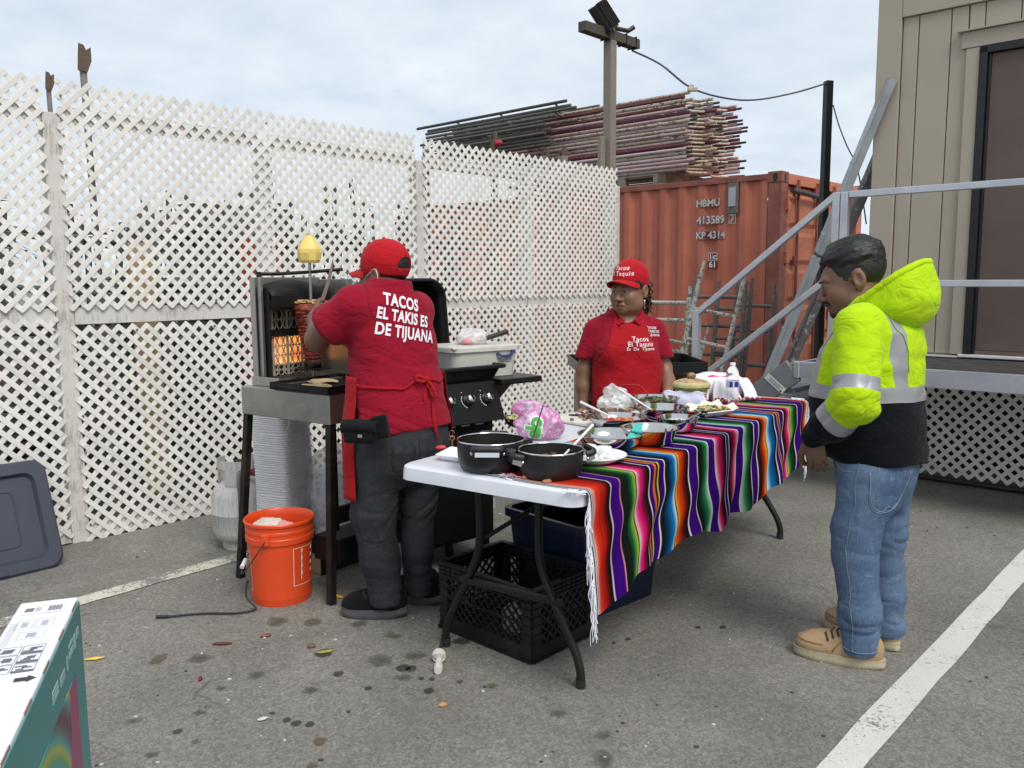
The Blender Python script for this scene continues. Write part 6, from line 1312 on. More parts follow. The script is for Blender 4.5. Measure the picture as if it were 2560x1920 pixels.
bd = Vector((.33, -.36, 0)).normalized(); bn = Vector((-bd.y, bd.x, 0)); bc = Vector((-.045, 3.64, 0)) + bd * .25 + bn * .27
nbn = open_bin('blue_tote', 'open navy blue storage tote behind the milk crate under the table', 'bin', (bc.x, bc.y, 0), math.atan2(bd.y, bd.x), .47, .54, .41, .88, MA['navy'], .03, .035)
m = MB()
for x in (-.15, 0, .15): m.box((x, -.258, .19), (.006, .012, .34), Matrix.Identity(4))
m.box((.12, -.262, .05), (.12, .02, .09)); put('tote_ribs', m, MA['navy'], nbn)
ub = thing('printed_box', 'white cardboard box with blue lettering and red stripe under the grill', 'box', (-.371, 4.522, 0), math.atan2(.323, .257)); MA['wcard'] = M('white_cardboard', (.68, .66, .63), .7, .06, 6); m = MB(); m.box((.2, .13, .004), (.40, .26, .006)); put('box_floor', m, MA['card'], ub)
for (x0, x1, y0, y1) in ((0, .40, 0, .004), (0, .40, .26, .264), (0, .004, .005, .259), (.396, .40, .005, .259)): m = MB(); m.box(((x0 + x1) / 2, (y0 + y1) / 2, .045), (x1 - x0, y1 - y0, .082)); put('box_side', m, MA['wcard'], ub)
m = MB(); m.box((.03, -.002, .10), (.07, .003, .05), Matrix.Rotation(.25, 4, 'X')); m.box((.40, .02, .10), (.003, .08, .06)); put('box_flap', m, MA['wcard'], ub)
flat_text('box_lettering', 'ULTRA', .05, Matrix.Translation(Vector((.235, -.0015, .056))) @ Matrix.Rotation(math.pi / 2, 4, 'X'), M('box_blue_ink', (.02, .03, .16), .5), ub, thick=0, bold=.001)
m = MB(); m.box((.19, -.0012, .022), (.30, .001, .006)); m.box((.10, -.0012, .055), (.05, .001, .022)); put('red_stripe', m, M('box_red_ink', (.42, .02, .04), .5), ub); m = MB(); m.box((.012, -.0012, .02), (.022, .001, .03)); m.box((.388, -.0012, .03), (.016, .001, .05)); put('blue_corner', m, M('box_navy_ink', (.01, .015, .12), .5), ub)
m = MB(); m.box((.1, .24, .13), (.16, .004, .1), Matrix.Rotation(.1, 4, 'Y')); put('inner_flap', m, MA['card'], ub)
# honing steel on the asphalt
hs_ = thing('honing_steel', 'honing steel with white handle lying on the asphalt by the crate', 'honing steel', (-.275, 2.93, 0), R(93)); m = MB(); m.tube([(-.062, 0, .016), (-.045, 0, .0165), (-.02, 0, .014), (.01, 0, .012), (.03, 0, .014), (.036, 0, .026), (.042, 0, .026), (.046, 0, .02)], [.014, .0165, .016, .0125, .012, .026, .026, .012], 14); put('handle', m, M('ivory_plastic', (.66, .61, .55), .4, .06), hs_, smooth=50)
m = MB(); m.tube([(.044, 0, .02), (.28, -.01, .009)], .006, 8); put('steel_rod', m, MA['steel_pin'], hs_, smooth=60); m = MB(); m.tube([(-.056, .012 * math.cos(k * .785), .016 + .012 * math.sin(k * .785)) for k in range(8)], .002, 5, closed=True); put('hanging_ring', m, MA['steel_pin'], hs_)
# ---------------------------------------------------------------- lid and television box on the left
MA['lidgrey'] = M('slate_blue_plastic', (.040, .048, .068), .45, .08, 5)
ldx = Vector((.197, .222, 0)).normalized(); LDO = Vector((-2.241, 4.088, 0)) - ldx * .78
ld = thing('tote_lid', 'slate grey plastic tote lid leaning against the fence at the left', 'lid', tuple(LDO), math.atan2(ldx.y, ldx.x)); A_ = Matrix.Rotation(R(-21), 4, 'X'); LW, LH = .78, .555
def lidring(ins, y, r): return [tuple(A_ @ Vector((p[0], y, p[1]))) for p in rrect(ins, LW - ins, ins, LH - ins, r)]
rings = [lidring(.0, .03, .07), lidring(.0, .0, .07), lidring(.012, -.012, .065), lidring(.062, -.012, .05), lidring(.075, .012, .04)]; n = 28; b = MB(); b.add([p for r_ in rings for p in r_], [(i * n + j, i * n + (j + 1) % n, (i + 1) * n + (j + 1) % n, (i + 1) * n + j) for i in range(4) for j in range(n)] + [tuple(range(4 * n, 5 * n))]); put('lid_panel', b, MA['lidgrey'], ld, smooth=30)
m = MB(); m.tube([A_ @ Vector((p[0], .011, p[1])) for p in rrect(.17, LW - .17, .14, LH - .14, .03)], .004, 6, closed=True); put('raised_panel', m, MA['lidgrey'], ld, smooth=50)
for z0 in (.0, LH - .055):
    m = MB(); m.prism([(.50, .012), (.66, .012), (.66, .03), (.64, .045), (.52, .045), (.50, .03)], .010, A_ @ Matrix.Translation(Vector((-.14, -.006, z0))) @ Matrix.Rotation(math.pi / 2, 4, 'X')); put('latch', m, MA['lidgrey'], ld, bevel=.003)
TVO = Vector((-1.049, 1.957, 0)); tvd = Vector((.242, -.717, 0)); tvd.normalize(); tv = thing('television_box', 'tall white and teal television box at the lower left corner', 'box', tuple(TVO), math.atan2(tvd.y, tvd.x) ); LT_, HT_, WT_ = 1.05, .65, .122
# local x runs toward the camera along the teal face, local y to the right of it; box body lies on the -y side
MA['box_white'] = M('white_coated_card', (.78, .80, .85), .45, .03, 3)
def mat_tv():
    t = NT('television_artwork'); v = t.obj(); sp = t.n('ShaderNodeSeparateXYZ'); t.L(v, sp.inputs[0]); X, Z = sp.outputs[0], sp.outputs[2]
    vv = t.n('ShaderNodeCombineXYZ'); t.L(t.math('SUBTRACT', X, .52), vv.inputs[0]); t.L(t.math('MULTIPLY', t.math('SUBTRACT', Z, .02), .85), vv.inputs[1])
    wv = t.n('ShaderNodeTexWave'); wv.wave_type = 'RINGS'; wv.rings_direction = 'Z'; wv.inputs['Scale'].default_value = 1.05; wv.inputs['Distortion'].default_value = .9; wv.inputs['Detail'].default_value = .6; wv.inputs['Detail Scale'].default_value = .8; t.L(vv.outputs[0], wv.inputs['Vector'])
    c = t.ramp(wv.outputs['Fac'], [(.0, (.06, .04, .16)), (.2, (.04, .10, .30)), (.38, (.04, .30, .38)), (.55, (.12, .32, .10)), (.7, (.36, .42, .05)), (.84, (.05, .30, .28)), (1., (.10, .03, .05))]); t.set(Base_Color=c, Roughness=.35); return t.m
MA['teal_card'] = M('teal_printed_card', (.055, .25, .24), .4, .05, 3)
m = MB(); m.box((LT_ / 2, -WT_ / 2, HT_ / 2), (LT_, WT_, HT_)); put('box_body', m, MA['box_white'], tv, bevel=.003)
m = MB(); m.box((LT_ / 2, .0012, HT_ / 2 - .004), (LT_ - .006, .002, HT_ - .012)); fcb = put('teal_face', m, MA['teal_card'], tv)
m = MB(); m.box((.60, .003, .31), (.96, .0016, .40)); put('artwork', m, mat_tv(), fcb)
m = MB(); m.prism([(.125, .11), (.27, .11), (.27, .26), (.22, .42), (.20, .508), (.125, .508)], .0012, Matrix.Translation(Vector((0, .0052, 0))) @ Matrix.Rotation(math.pi / 2, 4, 'X')); put('magenta_panel', m, M('magenta_print', (.30, .045, .13), .35, .1), fcb)
m = MB(); m.prism([(.16, .11), (.26, .11), (.235, .26), (.205, .33), (.185, .31), (.175, .2)], .0012, Matrix.Translation(Vector((0, .0068, 0))) @ Matrix.Rotation(math.pi / 2, 4, 'X')); put('swirl_print', m, M('blue_swirl_print', (.08, .16, .26), .35, .5, 7), fcb)
m = MB()
for k, (x, z, w_, h_) in enumerate(((.06, .585, .03, .02), (.10, .58, .022, .03), (.15, .575, .05, .014), (.15, .595, .05, .006), (.20, .57, .012, .03), (.26, .565, .05, .02), (.34, .57, .06, .006), (.34, .58, .06, .006), (.34, .56, .06, .006))): m.box((x, .003, z), (w_, .0014, h_))
put('white_icons', m, M('pale_teal_print', (.36, .52, .50), .4), fcb, kind='stuff')
m = MB(); m.lathe([(0, 0), (.05, 0), (.05, .0012), (0, .0012)], 24, Matrix.Translation(Vector((.78, .005, .52))) @ Matrix.Rotation(-math.pi / 2, 4, 'X'), sx=.85); put('white_badge', m, MA['box_white'], fcb)
m = MB()
for k in range(6): m.box((.06 + .165 * k, -.001, HT_ - .004), (.06, .0025, .007))
put('perforation', m, M('brown_torn_card', (.33, .22, .18), .9), tv, kind='stuff')
Tt = Matrix.Translation(Vector((0, 0, HT_ + .0012)))
m = MB(); m.box((.062, -.062, .0002), (.05, .090, .0006), Tt); put('sticker', m, M('sticker_white', (.82, .82, .86), .35), tv)
INK = M('grey_print_ink', (.14, .14, .16), .5); INK2 = M('black_print_ink', (.03, .03, .035), .5); INK3 = M('faint_print_ink', (.48, .49, .52), .5)
m = MB(); q = random.Random(6)
for k in range(11): m.box((.062, -.026 - .0026 * k, .0012), (.030, .0011 if k % 3 else .0018, .0004), Tt)
for k in range(4): m.box((.062 + (k - 1.5) * .006, -.092, .0012), (.003, .018, .0004), Tt)
for k in range(3): m.box((.062, -.070 - .004 * k, .0012), (.026, .0012, .0004), Tt)
put('barcode', m, INK, tv)
m = MB()
for (x0, y0, w_, h_) in ((.15, -.045, .05, .034), (.15, -.085, .05, .034), (.215, -.06, .04, .05)):
    for (dx_, dy_, a, b_) in ((0, h_ / 2, w_, .0008), (0, -h_ / 2, w_, .0008), (w_ / 2, 0, .0008, h_), (-w_ / 2, 0, .0008, h_)): m.box((x0 + dx_, y0 + dy_, 0), (a, b_, .0004), Tt)
    for k in range(4): m.box((x0 - w_ * .25 + k * w_ * .16, y0, 0), (w_ * .07, h_ * .4, .0004), Tt)
for k in range(3): m.box((.20, -.100 - .005 * k, 0), (.13, .0012, .0004), Tt)
put('faint_icons', m, INK3, tv)
m = MB()
for i in range(3):
    x0 = .295 + i * .045
    for y0, h_ in ((-.040, .040), (-.085, .042)):
        for (dx_, dy_, a, b_) in ((0, h_ / 2, .040, .0009), (0, -h_ / 2, .040, .0009), (.020, 0, .0009, h_), (-.020, 0, .0009, h_)): m.box((x0 + dx_, y0 + dy_, 0), (a, b_, .0004), Tt)
        for k in range(3): m.box((x0 - .008 + k * .007, y0 + q.uniform(-.008, .008), 0), (.004, h_ * q.uniform(.3, .6), .0004), Tt @ Matrix.Translation(Vector((0, 0, 0))))
    m.box((x0 + .016, -.040, .0003), (.007, .038, .0004), Tt)
put('instruction_print', m, INK, tv)
m = MB(); m.box((.44, -.035, 0), (.016, .022, .0004), Tt); m.add([Tt @ Vector(p) for p in ((.425, -.024, .0002), (.455, -.024, .0002), (.44, -.008, .0002))], [(0, 1, 2)]); [m.box((.44, -.075 - .007 * k, 0), (.022, .0045, .0004), Tt) for k in range(3)]; put('arrow_print', m, INK2, tv)
flat_text('box_lettering', 'HDMI', .030, Tt @ Matrix.Translation(Vector((.315, -.112, .0003))) @ rotz(math.pi), INK2, tv, thick=0, bold=.0008)
flat_text('box_lettering', 'LED TV', .055, Tt @ Matrix.Translation(Vector((.56, -.075, .0003))) @ rotz(math.pi), INK, tv, thick=0)
# ---------------------------------------------------------------- scraps on the asphalt
def scrap(name, lab, cat, x, y, r, col, seed, ang=0., group='food scraps dropped on the asphalt', z=.006):
    return tag(put(name, lump((0, 0, z), r, 14, 9, .45, 30, seed), M(name + '_col', col, .6, .25, 40), None, loc=(x, y, 0), rz=ang, smooth=35), lab, cat, group)
for i, s_ in enumerate(SCRAPS): scrap(*s_, seed=i) if False else scrap(s_[0], s_[1], s_[2], s_[3], s_[4], s_[5], s_[6], i, s_[7])
m = MB(); m.box((0, 0, .012), (.34, .05, .02)); tag(put('wood_batten', m, MA['tan_ply'], None, loc=(-1.87, 5.06, 0), rz=YAW - .05), 'short bare wood batten on the ground at the fence foot', 'batten')
gv = MB(); q = random.Random(17)
for k in range(420):
    d = 1.5 + 5.5 * q.random() ** 1.4; x = q.uniform(-.62, .62) * d; s_ = q.uniform(.0025, .007); gv.sph((x, d, s_ * .4), (s_ * q.uniform(.8, 1.6), s_, s_ * .6), 5, 3, q.randrange(3))
put('loose_grit', gv, [M('pale_grit', (.5, .49, .45), .9), M('dark_grit', (.06, .055, .05), .9), M('grey_grit', (.28, .27, .25), .9)], kind='stuff')
# ================================================================ people: signed distance modelling
def vnoise(P, fr, seed=0):
    Q = P * np.asarray(fr, dtype=np.float32) + 13.7 * (seed + 1); I = np.floor(Q).astype(np.int64); f = Q - I; f = f * f * (3 - 2 * f)
    def hsh(a, b, c):
        h = (a * 374761393 + b * 668265263 + c * 2147483647 + seed * 1274126177) & 0xffffffff
        h = ((h ^ (h >> 13)) * 1274126177) & 0xffffffff
        return ((h ^ (h >> 16)) & 0xffff) / 32767.5 - 1.0
    x, y, z = I[:, 0], I[:, 1], I[:, 2]; u, v, w = f[:, 0], f[:, 1], f[:, 2]
    L = lambda a, b, t: a + (b - a) * t
    return L(L(L(hsh(x, y, z), hsh(x + 1, y, z), u), L(hsh(x, y + 1, z), hsh(x + 1, y + 1, z), u), v), L(L(hsh(x, y, z + 1), hsh(x + 1, y, z + 1), u), L(hsh(x, y + 1, z + 1), hsh(x + 1, y + 1, z + 1), u), v), w)
def cap_(P, a, b, ra, rb=None):
    a = np.array(a, float); b = np.array(b, float); rb = ra if rb is None else rb; d = b - a
    t = np.clip(((P - a) @ d) / (d @ d), 0, 1); return np.linalg.norm(P - a - t[:, None] * d, axis=1) - (ra + (rb - ra) * t)
def chain(P, pts, k=.02):
    r = None
    for (a, ra), (b, rb) in zip(pts[:-1], pts[1:]):
        d = cap_(P, a, b, ra, rb); r = d if r is None else smin(r, d, k)
    return r
def ell(P, c, r, M_=None):
    Q = P - np.array(c, float)
    if M_ is not None: Q = Q @ np.array(M_)      # columns = local axes
    r = np.array(r, float); k0 = np.linalg.norm(Q / r, axis=1); k1 = np.linalg.norm(Q / r ** 2, axis=1) + 1e-9; return k0 * (k0 - 1) / k1
def smin(a, b, k):
    h = np.clip(.5 + .5 * (b - a) / k, 0, 1); return b + (a - b) * h - k * h * (1 - h)
def smax(a, b, k): return -smin(-a, -b, k)
def loft(P, st, ex=2.2, k=.015):
    st = np.array(st, float); z = P[:, 2]; a = np.interp(z, st[:, 0], st[:, 1]); cy = np.interp(z, st[:, 0], st[:, 2]); b = np.interp(z, st[:, 0], st[:, 3])
    cx = np.interp(z, st[:, 0], st[:, 4]) if st.shape[1] > 4 else 0.
    q_ = ((np.abs(P[:, 0] - cx) / a) ** ex + (np.abs(P[:, 1] - cy) / b) ** ex) ** (1 / ex); d = (q_ - 1) * np.minimum(a, b)
    return smax(d, np.maximum(st[0, 0] - z, z - st[-1, 0]), k)
CORN = [(i, j, k) for i in (0, 1) for j in (0, 1) for k in (0, 1)]
def sdf_mesh(f, lo, hi, h, margin=.02):
    lo = np.array(lo, float); hi = np.array(hi, float); B = 8; nb = np.ceil((hi - lo) / (h * B)).astype(int) + 1; n = nb * B
    bi = np.stack(np.meshgrid(*[np.arange(q_) for q_ in nb], indexing='ij'), -1).reshape(-1, 3)
    bc = lo + (bi * B + (B - 1) / 2) * h; dc = f(bc); keep = np.abs(dc) < B * h * .87 * 1.35 + margin
    D = np.where(dc < 0, -1., 1.).reshape(nb).astype(np.float32); D = D.repeat(B, 0).repeat(B, 1).repeat(B, 2)
    off = np.stack(np.meshgrid(*[np.arange(B)] * 3, indexing='ij'), -1).reshape(-1, 3)
    G_ = (bi[keep][:, None, :] * B + off[None]).reshape(-1, 3); val = np.empty(len(G_), np.float32)
    for s in range(0, len(G_), 400000): val[s:s + 400000] = f(lo + G_[s:s + 400000] * h)
    D[G_[:, 0], G_[:, 1], G_[:, 2]] = val; S = D < 0; nx, ny, nz = D.shape
    cnt = sum(S[i:nx - 1 + i, j:ny - 1 + j, k:nz - 1 + k].astype(np.int8) for i, j, k in CORN); act = (cnt > 0) & (cnt < 8)
    A = np.argwhere(act); idx = -np.ones(act.shape, np.int64); idx[act] = np.arange(len(A))
    V8 = np.stack([D[A[:, 0] + i, A[:, 1] + j, A[:, 2] + k] for i, j, k in CORN], 1); acc = np.zeros((len(A), 3)); c = np.zeros(len(A))
    for a in range(8):
        for b in range(a + 1, 8):
            pa, pb = np.array(CORN[a]), np.array(CORN[b])
            if np.abs(pa - pb).sum() != 1: continue
            va, vb = V8[:, a], V8[:, b]; m = (va < 0) != (vb < 0); t = np.where(m, va / np.where(m, va - vb, 1), 0); acc += m[:, None] * (pa + t[:, None] * (pb - pa)); c += m
    V = lo + (A + acc / c[:, None]) * h; F = []
    for ax in range(3):
        o = [0, 0, 0]; o[ax] = 1; s0 = S[:nx - o[0], :ny - o[1], :nz - o[2]]; s1 = S[o[0]:, o[1]:, o[2]:]; E_ = np.argwhere(s0 != s1); b, c2 = [q_ for q_ in range(3) if q_ != ax]
        E_ = E_[(E_[:, b] > 0) & (E_[:, c2] > 0) & (E_[:, b] < D.shape[b] - 1) & (E_[:, c2] < D.shape[c2] - 1)]
        if not len(E_): continue
        def cell(db, dc_): q_ = E_.copy(); q_[:, b] -= db; q_[:, c2] -= dc_; return idx[q_[:, 0], q_[:, 1], q_[:, 2]]
        qd = np.stack([cell(1, 1), cell(0, 1), cell(0, 0), cell(1, 0)], 1); ins = s0[E_[:, 0], E_[:, 1], E_[:, 2]]; fl = ins if ax != 1 else ~ins
        qd[~fl] = qd[~fl][:, ::-1]; F.append(qd)
    return V, np.concatenate(F)
def grads(f, V, e=.002): 
    g_ = np.stack([f(V + np.array(o) * e) - f(V - np.array(o) * e) for o in ((1, 0, 0), (0, 1, 0), (0, 0, 1))], 1); return g_ / (np.linalg.norm(g_, axis=1, keepdims=True) + 1e-9)
def clip_mesh(V, F, val):
    """keep the part of the mesh where val > 0 (edges cut exactly on the iso line); returns V, F"""
    V = [tuple(v) for v in V]; out_ = []; cache = {}; nv = list(V)
    def cut(a, b):
        k = (min(a, b), max(a, b))
        if k not in cache:
            t = val[a] / (val[a] - val[b]); cache[k] = len(nv); nv.append(tuple(V[a][i] + t * (V[b][i] - V[a][i]) for i in range(3)))
        return cache[k]
    F = np.asarray(F); pos = val[F] > 0; s = pos.sum(1); full = F[s == F.shape[1]]
    for f in F[(s > 0) & (s < F.shape[1])]:
        poly = []
        for i in range(len(f)):
            a, b = int(f[i]), int(f[(i + 1) % len(f)])
            if val[a] > 0: poly.append(a)
            if (val[a] > 0) != (val[b] > 0): poly.append(cut(a, b))
        if len(poly) >= 3: out_.append(poly)
    fs = [list(map(int, f)) for f in full] + out_; used = {}; 
    vv = []; ff = []
    for f in fs:
        g_ = []
        for i in f:
            if i not in used: used[i] = len(vv); vv.append(nv[i])
            g_.append(used[i])
        ff.append(tuple(g_))
    return vv, ff
def tmat(loc, yaw=0., pitch=0., roll=0.): return Matrix.Translation(Vector(loc)) @ rotz(yaw) @ Matrix.Rotation(pitch, 4, 'X') @ Matrix.Rotation(roll, 4, 'Y')
def to_local(P, Mx, s=1.):
    Mi = np.array(Mx.inverted()); return ((P @ Mi[:3, :3].T) + Mi[:3, 3]) / s
def head_sdf(Q, fem=False, chub=0.):
    """head in its own frame: +Y forward, +Z up, ears near the origin, about 0.23 m tall"""
    X = np.abs(Q[:, 0]); S = np.stack([X, Q[:, 1], Q[:, 2]], 1)
    d = ell(S, (0, -.012, .035), (.077, .097, .088)); d = smin(d, ell(S, (0, .03, -.03), (.064 + chub, .064, .085)), .03)
    d = smin(d, ell(S, (0, .045, -.08), (.047 + chub, .043, .036)), .03); d = smin(d, ell(S, (0, .078, -.097), (.021, .017, .016)), .02)
    d = smin(d, ell(S, (.040, .062, -.036), (.026, .026, .026)), .022); d = smin(d, ell(S, (.046, .015, -.07), (.025 + chub, .04, .035)), .03)
    d = smin(d, cap_(S, (.008, .090, .016), (.044, .080, .018), .011, .009), .014)
    d = smax(d, -ell(S, (.031, .101, -.006), (.019, .014, .011)), .012)
    d = smin(d, cap_(S, (0, .093, .004), (0, .113, -.036), .0075, .0115), .012); d = smin(d, ell(S, (0, .1145, -.040), (.014, .0125, .011)), .008); d = smin(d, ell(S, (.0145, .101, -.044), (.0095, .012, .009)), .006)
    d = smax(d, -ell(S, (.0075, .108, -.052), (.004, .006, .004)), .003)
    d = smin(d, cap_(S, (.014, .0915, .0005), (.031, .0925, .0025), .0052), .004); d = smin(d, cap_(S, (.031, .0925, .0025), (.046, .083, -.003), .0052), .004); d = smin(d, cap_(S, (.016, .0905, -.013), (.044, .083, -.014), .004), .007)
    d = smin(d, ell(S, (0, .094, -.068), (.026, .012, .010)), .01); d = smin(d, ell(S, (0, .092, -.082), (.021, .012, .008)), .01)
    d = smax(d, -cap_(S, (0, .1055, -.0745), (.026, .091, -.0795 if not fem else -.082), .0024), .003)
    d = smax(d, -cap_(S, (.021, .100, -.045), (.032, .086, -.072), .0016), .006)
    e_ = ell(S, (.079, -.020, -.010), (.010, .021, .033)); e_ = smax(e_, -ell(S, (.088, -.017, -.006), (.008, .011, .018)), .005); e_ = smin(e_, ell(S, (.079, -.010, -.034), (.006, .009, .010)), .006); d = smin(d, e_, .006)
    return d
def skin_mat(name, col, lip, stub=None):
    t = NT(name); v = t.obj(); c = t.mix(t.noise(22, 5, .65, v), tuple(q_ * .82 for q_ in col), tuple(min(1, q_ * 1.15) for q_ in col)); c = t.mix(t.attr('lip').outputs['Fac'], c, lip)
    if stub: c = t.mix(t.math('MULTIPLY', t.attr('stub').outputs['Fac'], t.ramp(t.noise(420, 2, .5, v), [(.3, .45), (.7, .95)])), c, stub)
    t.set(Base_Color=c, Roughness=.48); t.b.inputs['Subsurface Weight'].default_value = .12; t.b.inputs['Subsurface Radius'].default_value = (.02, .008, .004); t.b.inputs['Subsurface Scale'].default_value = .5; t.bump(t.noise(260, 3, .6, v), .12, .002); return t.m
def fabric(name, col, var=.14, rough=.9, bs=420, wrk=18, dirt=0., dcol=(1, 1, 1), wst=.25, stretch=(1, 1, 1), fade=None):
    t = NT(name); v = t.obj(); c = t.mix(t.ramp(t.noise(5, 5, .6, t.mapped(stretch)), [(.3, 0.), (.7, 1.)]), tuple(q_ * (1 - var) for q_ in col), tuple(min(1, q_ * (1 + var)) for q_ in col))
    if fade: c = t.mix(t.ramp(t.noise(3.2, 5, .6, t.mapped((1, 1, .6))), [(.42, 0.), (.62, .75)]), c, fade)
    if dirt: c = t.mix(t.math('MULTIPLY', t.ramp(t.noise(11, 8, .8, v), [(.64, 0.), (.76, 1.)]), dirt), c, dcol)
    th = t.ramp(t.noise(bs, 2, .5, v), [(.3, .84), (.7, 1.12)]); c = t.mix(.8, c, th, 'MULTIPLY'); t.set(Base_Color=c, Roughness=rough); t.b.inputs['Specular IOR Level'].default_value = .15; t.b.inputs['Sheen Weight'].default_value = .05
    h = t.mix(.12, t.noise(wrk, 4, .6, t.mapped((1, 1, 1.8)), 1.2), t.noise(bs, 2, .5, v)); cr_ = t.math('ABSOLUTE', t.math('SUBTRACT', t.noise(6.5, 3, .5, t.mapped((1, 1, 1.5)), 1.4), .5)); h = t.mix(.45, h, t.ramp(cr_, [(0., 0.), (.10, 1.)])); t.bump(h, .5, .009); return t.m
def hand_chain(P, W, dirn, palm_n, s, curl, k=.006, mirror=1, spread=.5):
    """hand: W wrist, dirn towards the fingers, palm_n out of the palm; s = hand length scale (1 = 0.18 m); curl in radians per joint"""
    d = np.array(dirn, float); d /= np.linalg.norm(d); nrm = np.array(palm_n, float); nrm -= d * (nrm @ d); nrm /= np.linalg.norm(nrm); x = np.cross(d, nrm) * mirror; W = np.array(W, float)
    Bm = np.stack([x, d, nrm], 1); Q = (P - W) @ Bm / s; r = ell(Q, (0, .048, 0), (.041, .056, .0165)); r = smin(r, cap_(Q, (0, -.02, 0), (0, .02, 0), .026, .028), .02)
    for i, (fx, L) in enumerate(((-.030, .068), (-.010, .078), (.011, .073), (.030, .058))):
        a = np.array([fx, .088 - abs(fx) * .25, 0]); an = .12 + curl * .55; sp = fx * spread * 1.2; rr_ = .0095 - .0006 * i
        for j, fr in enumerate((.45, .31, .24)):
            b = a + L * fr * np.array([sp, math.cos(an), math.sin(an)]); r = smin(r, cap_(Q, a, b, rr_ - .0009 * j, rr_ - .0009 * (j + 1)), .004); a = b; an += curl
    t0 = np.array([-.030, .022, .006]); t1 = np.array([-.055, .052, .016]); t2 = np.array([-.060, .080, .022 + .012 * curl]); t3 = np.array([-.052, .100, .030 + .02 * curl])
    for a, b, ra, rb in ((t0, t1, .016, .0125), (t1, t2, .0125, .011), (t2, t3, .011, .0085)): r = smin(r, cap_(Q, a, b, ra, rb), .006)
    return r * s
def cap_mesh(parent, Mh, s, mat, opening=False, tilt=.0, name='cap'):
    """baseball cap in the head frame: crown, brim, button, seams"""
    cx, cy_, cz = 0, -.010, .038; rx, ry, rz_ = .0855, .1045, .094; NU, NV = 72, 30; vs = []
    def base(t): return -.001 + .030 * (.5 + .5 * math.sin(t)) - .018
    for i in range(NV + 1):
        for j in range(NU):
            t = 2 * math.pi * j / NU; zb = base(t); z0 = (zb - cz) / rz_; a0 = math.asin(max(-.95, min(.95, z0))); a = a0 + (math.pi / 2 - a0) * i / NV; fl = 1 + .018 * math.cos(a) * abs(math.cos(3 * t + math.pi / 2)) ** 6 * -.4
            hgt = 1. + .05 * max(0, math.sin(t)) * math.sin(max(0, a)) * math.cos(max(0, a)) * 2
            k = 1.0 if i > 1 else 1.006
            vs.append((cx + rx * math.cos(a) * math.cos(t) * fl * k, cy_ + ry * math.cos(a) * math.sin(t) * fl * k, cz + rz_ * math.sin(a) * hgt))
    F = np.array([(i * NU + j, i * NU + (j + 1) % NU, (i + 1) * NU + (j + 1) % NU, (i + 1) * NU + j) for i in range(NV) for j in range(NU)]); V = np.array(vs)
    if opening:
        val = ((V[:, 0] / .040) ** 2 + ((V[:, 2] - .012) / .042) ** 2) - 1; val = np.where((V[:, 1] < -.02) & (V[:, 2] > .0085), val, .5); val = np.where((V[:, 1] < -.02), np.maximum(val, (.0085 - V[:, 2]) * 60), val); vv, ff = clip_mesh(V, F, val)
    else: vv, ff = [tuple(v) for v in V], [tuple(f) for f in F]
    T = Mh @ Matrix.Scale(s, 4); c = out_mesh(name, [tuple(T @ Vector(v)) for v in vv], ff, mat, parent, smooth=180, solid=.0025, recalc=False)
    def brim(u, v):
        a = R(90 + 62 * (1 - 2 * u)); xi, yi = rx * math.cos(a) * 1.005, cy_ + ry * math.sin(a) * 1.005; ext = .072 * max(0, math.sin(R(180 * u))) ** .55; q_ = xi / .085
        return tuple(T @ Vector((xi * (1 + .06 * v), yi + ext * v, base(a) + .004 - .010 * v - .030 * q_ * q_ * (.45 + .55 * v) + .012)))
    b = MB(); b.grid(brim, 30, 8); put('brim', b, mat, c, smooth=180, solid=.004, recalc=False)
    b = MB(); b.sph(tuple(T @ Vector((0, cy_, cz + rz_ + .001))), .007 * s, 10, 6); put('button', b, mat, c, smooth=60)
    return c, V, F, T
# ---------------------------------------------------------------- shared people materials
SKIN_M = skin_mat('brown_skin_man', (.20, .10, .062), (.15, .055, .045), (.045, .03, .025)); SKIN_W = skin_mat('brown_skin_woman', (.235, .122, .073), (.18, .06, .05)); SKIN_C = skin_mat('dark_brown_skin', (.165, .08, .05), (.15, .06, .045))
def mat_hair(name, col, sc=120):
    t = NT(name); n = t.noise(sc, 3, .6, t.mapped((1, .35, 1)), .6); t.set(Base_Color=t.mix(n, tuple(q_ * .4 for q_ in col), tuple(q_ * 1.7 for q_ in col)), Roughness=.5); t.bump(n, .7, .004); return t.m
HAIR = mat_hair('black_hair', (.006, .005, .0045)); HAIR_B = mat_hair('dark_brown_curls', (.030, .017, .010), 90); STUB = mat_hair('short_faded_hair', (.013, .0095, .008), 300)
EYEW = M('eye_white', (.60, .56, .52), .2, .05); IRIS = M('dark_iris', (.018, .010, .006), .12)
LACE = M('dark_brown_lace', (.05, .03, .022), .8)
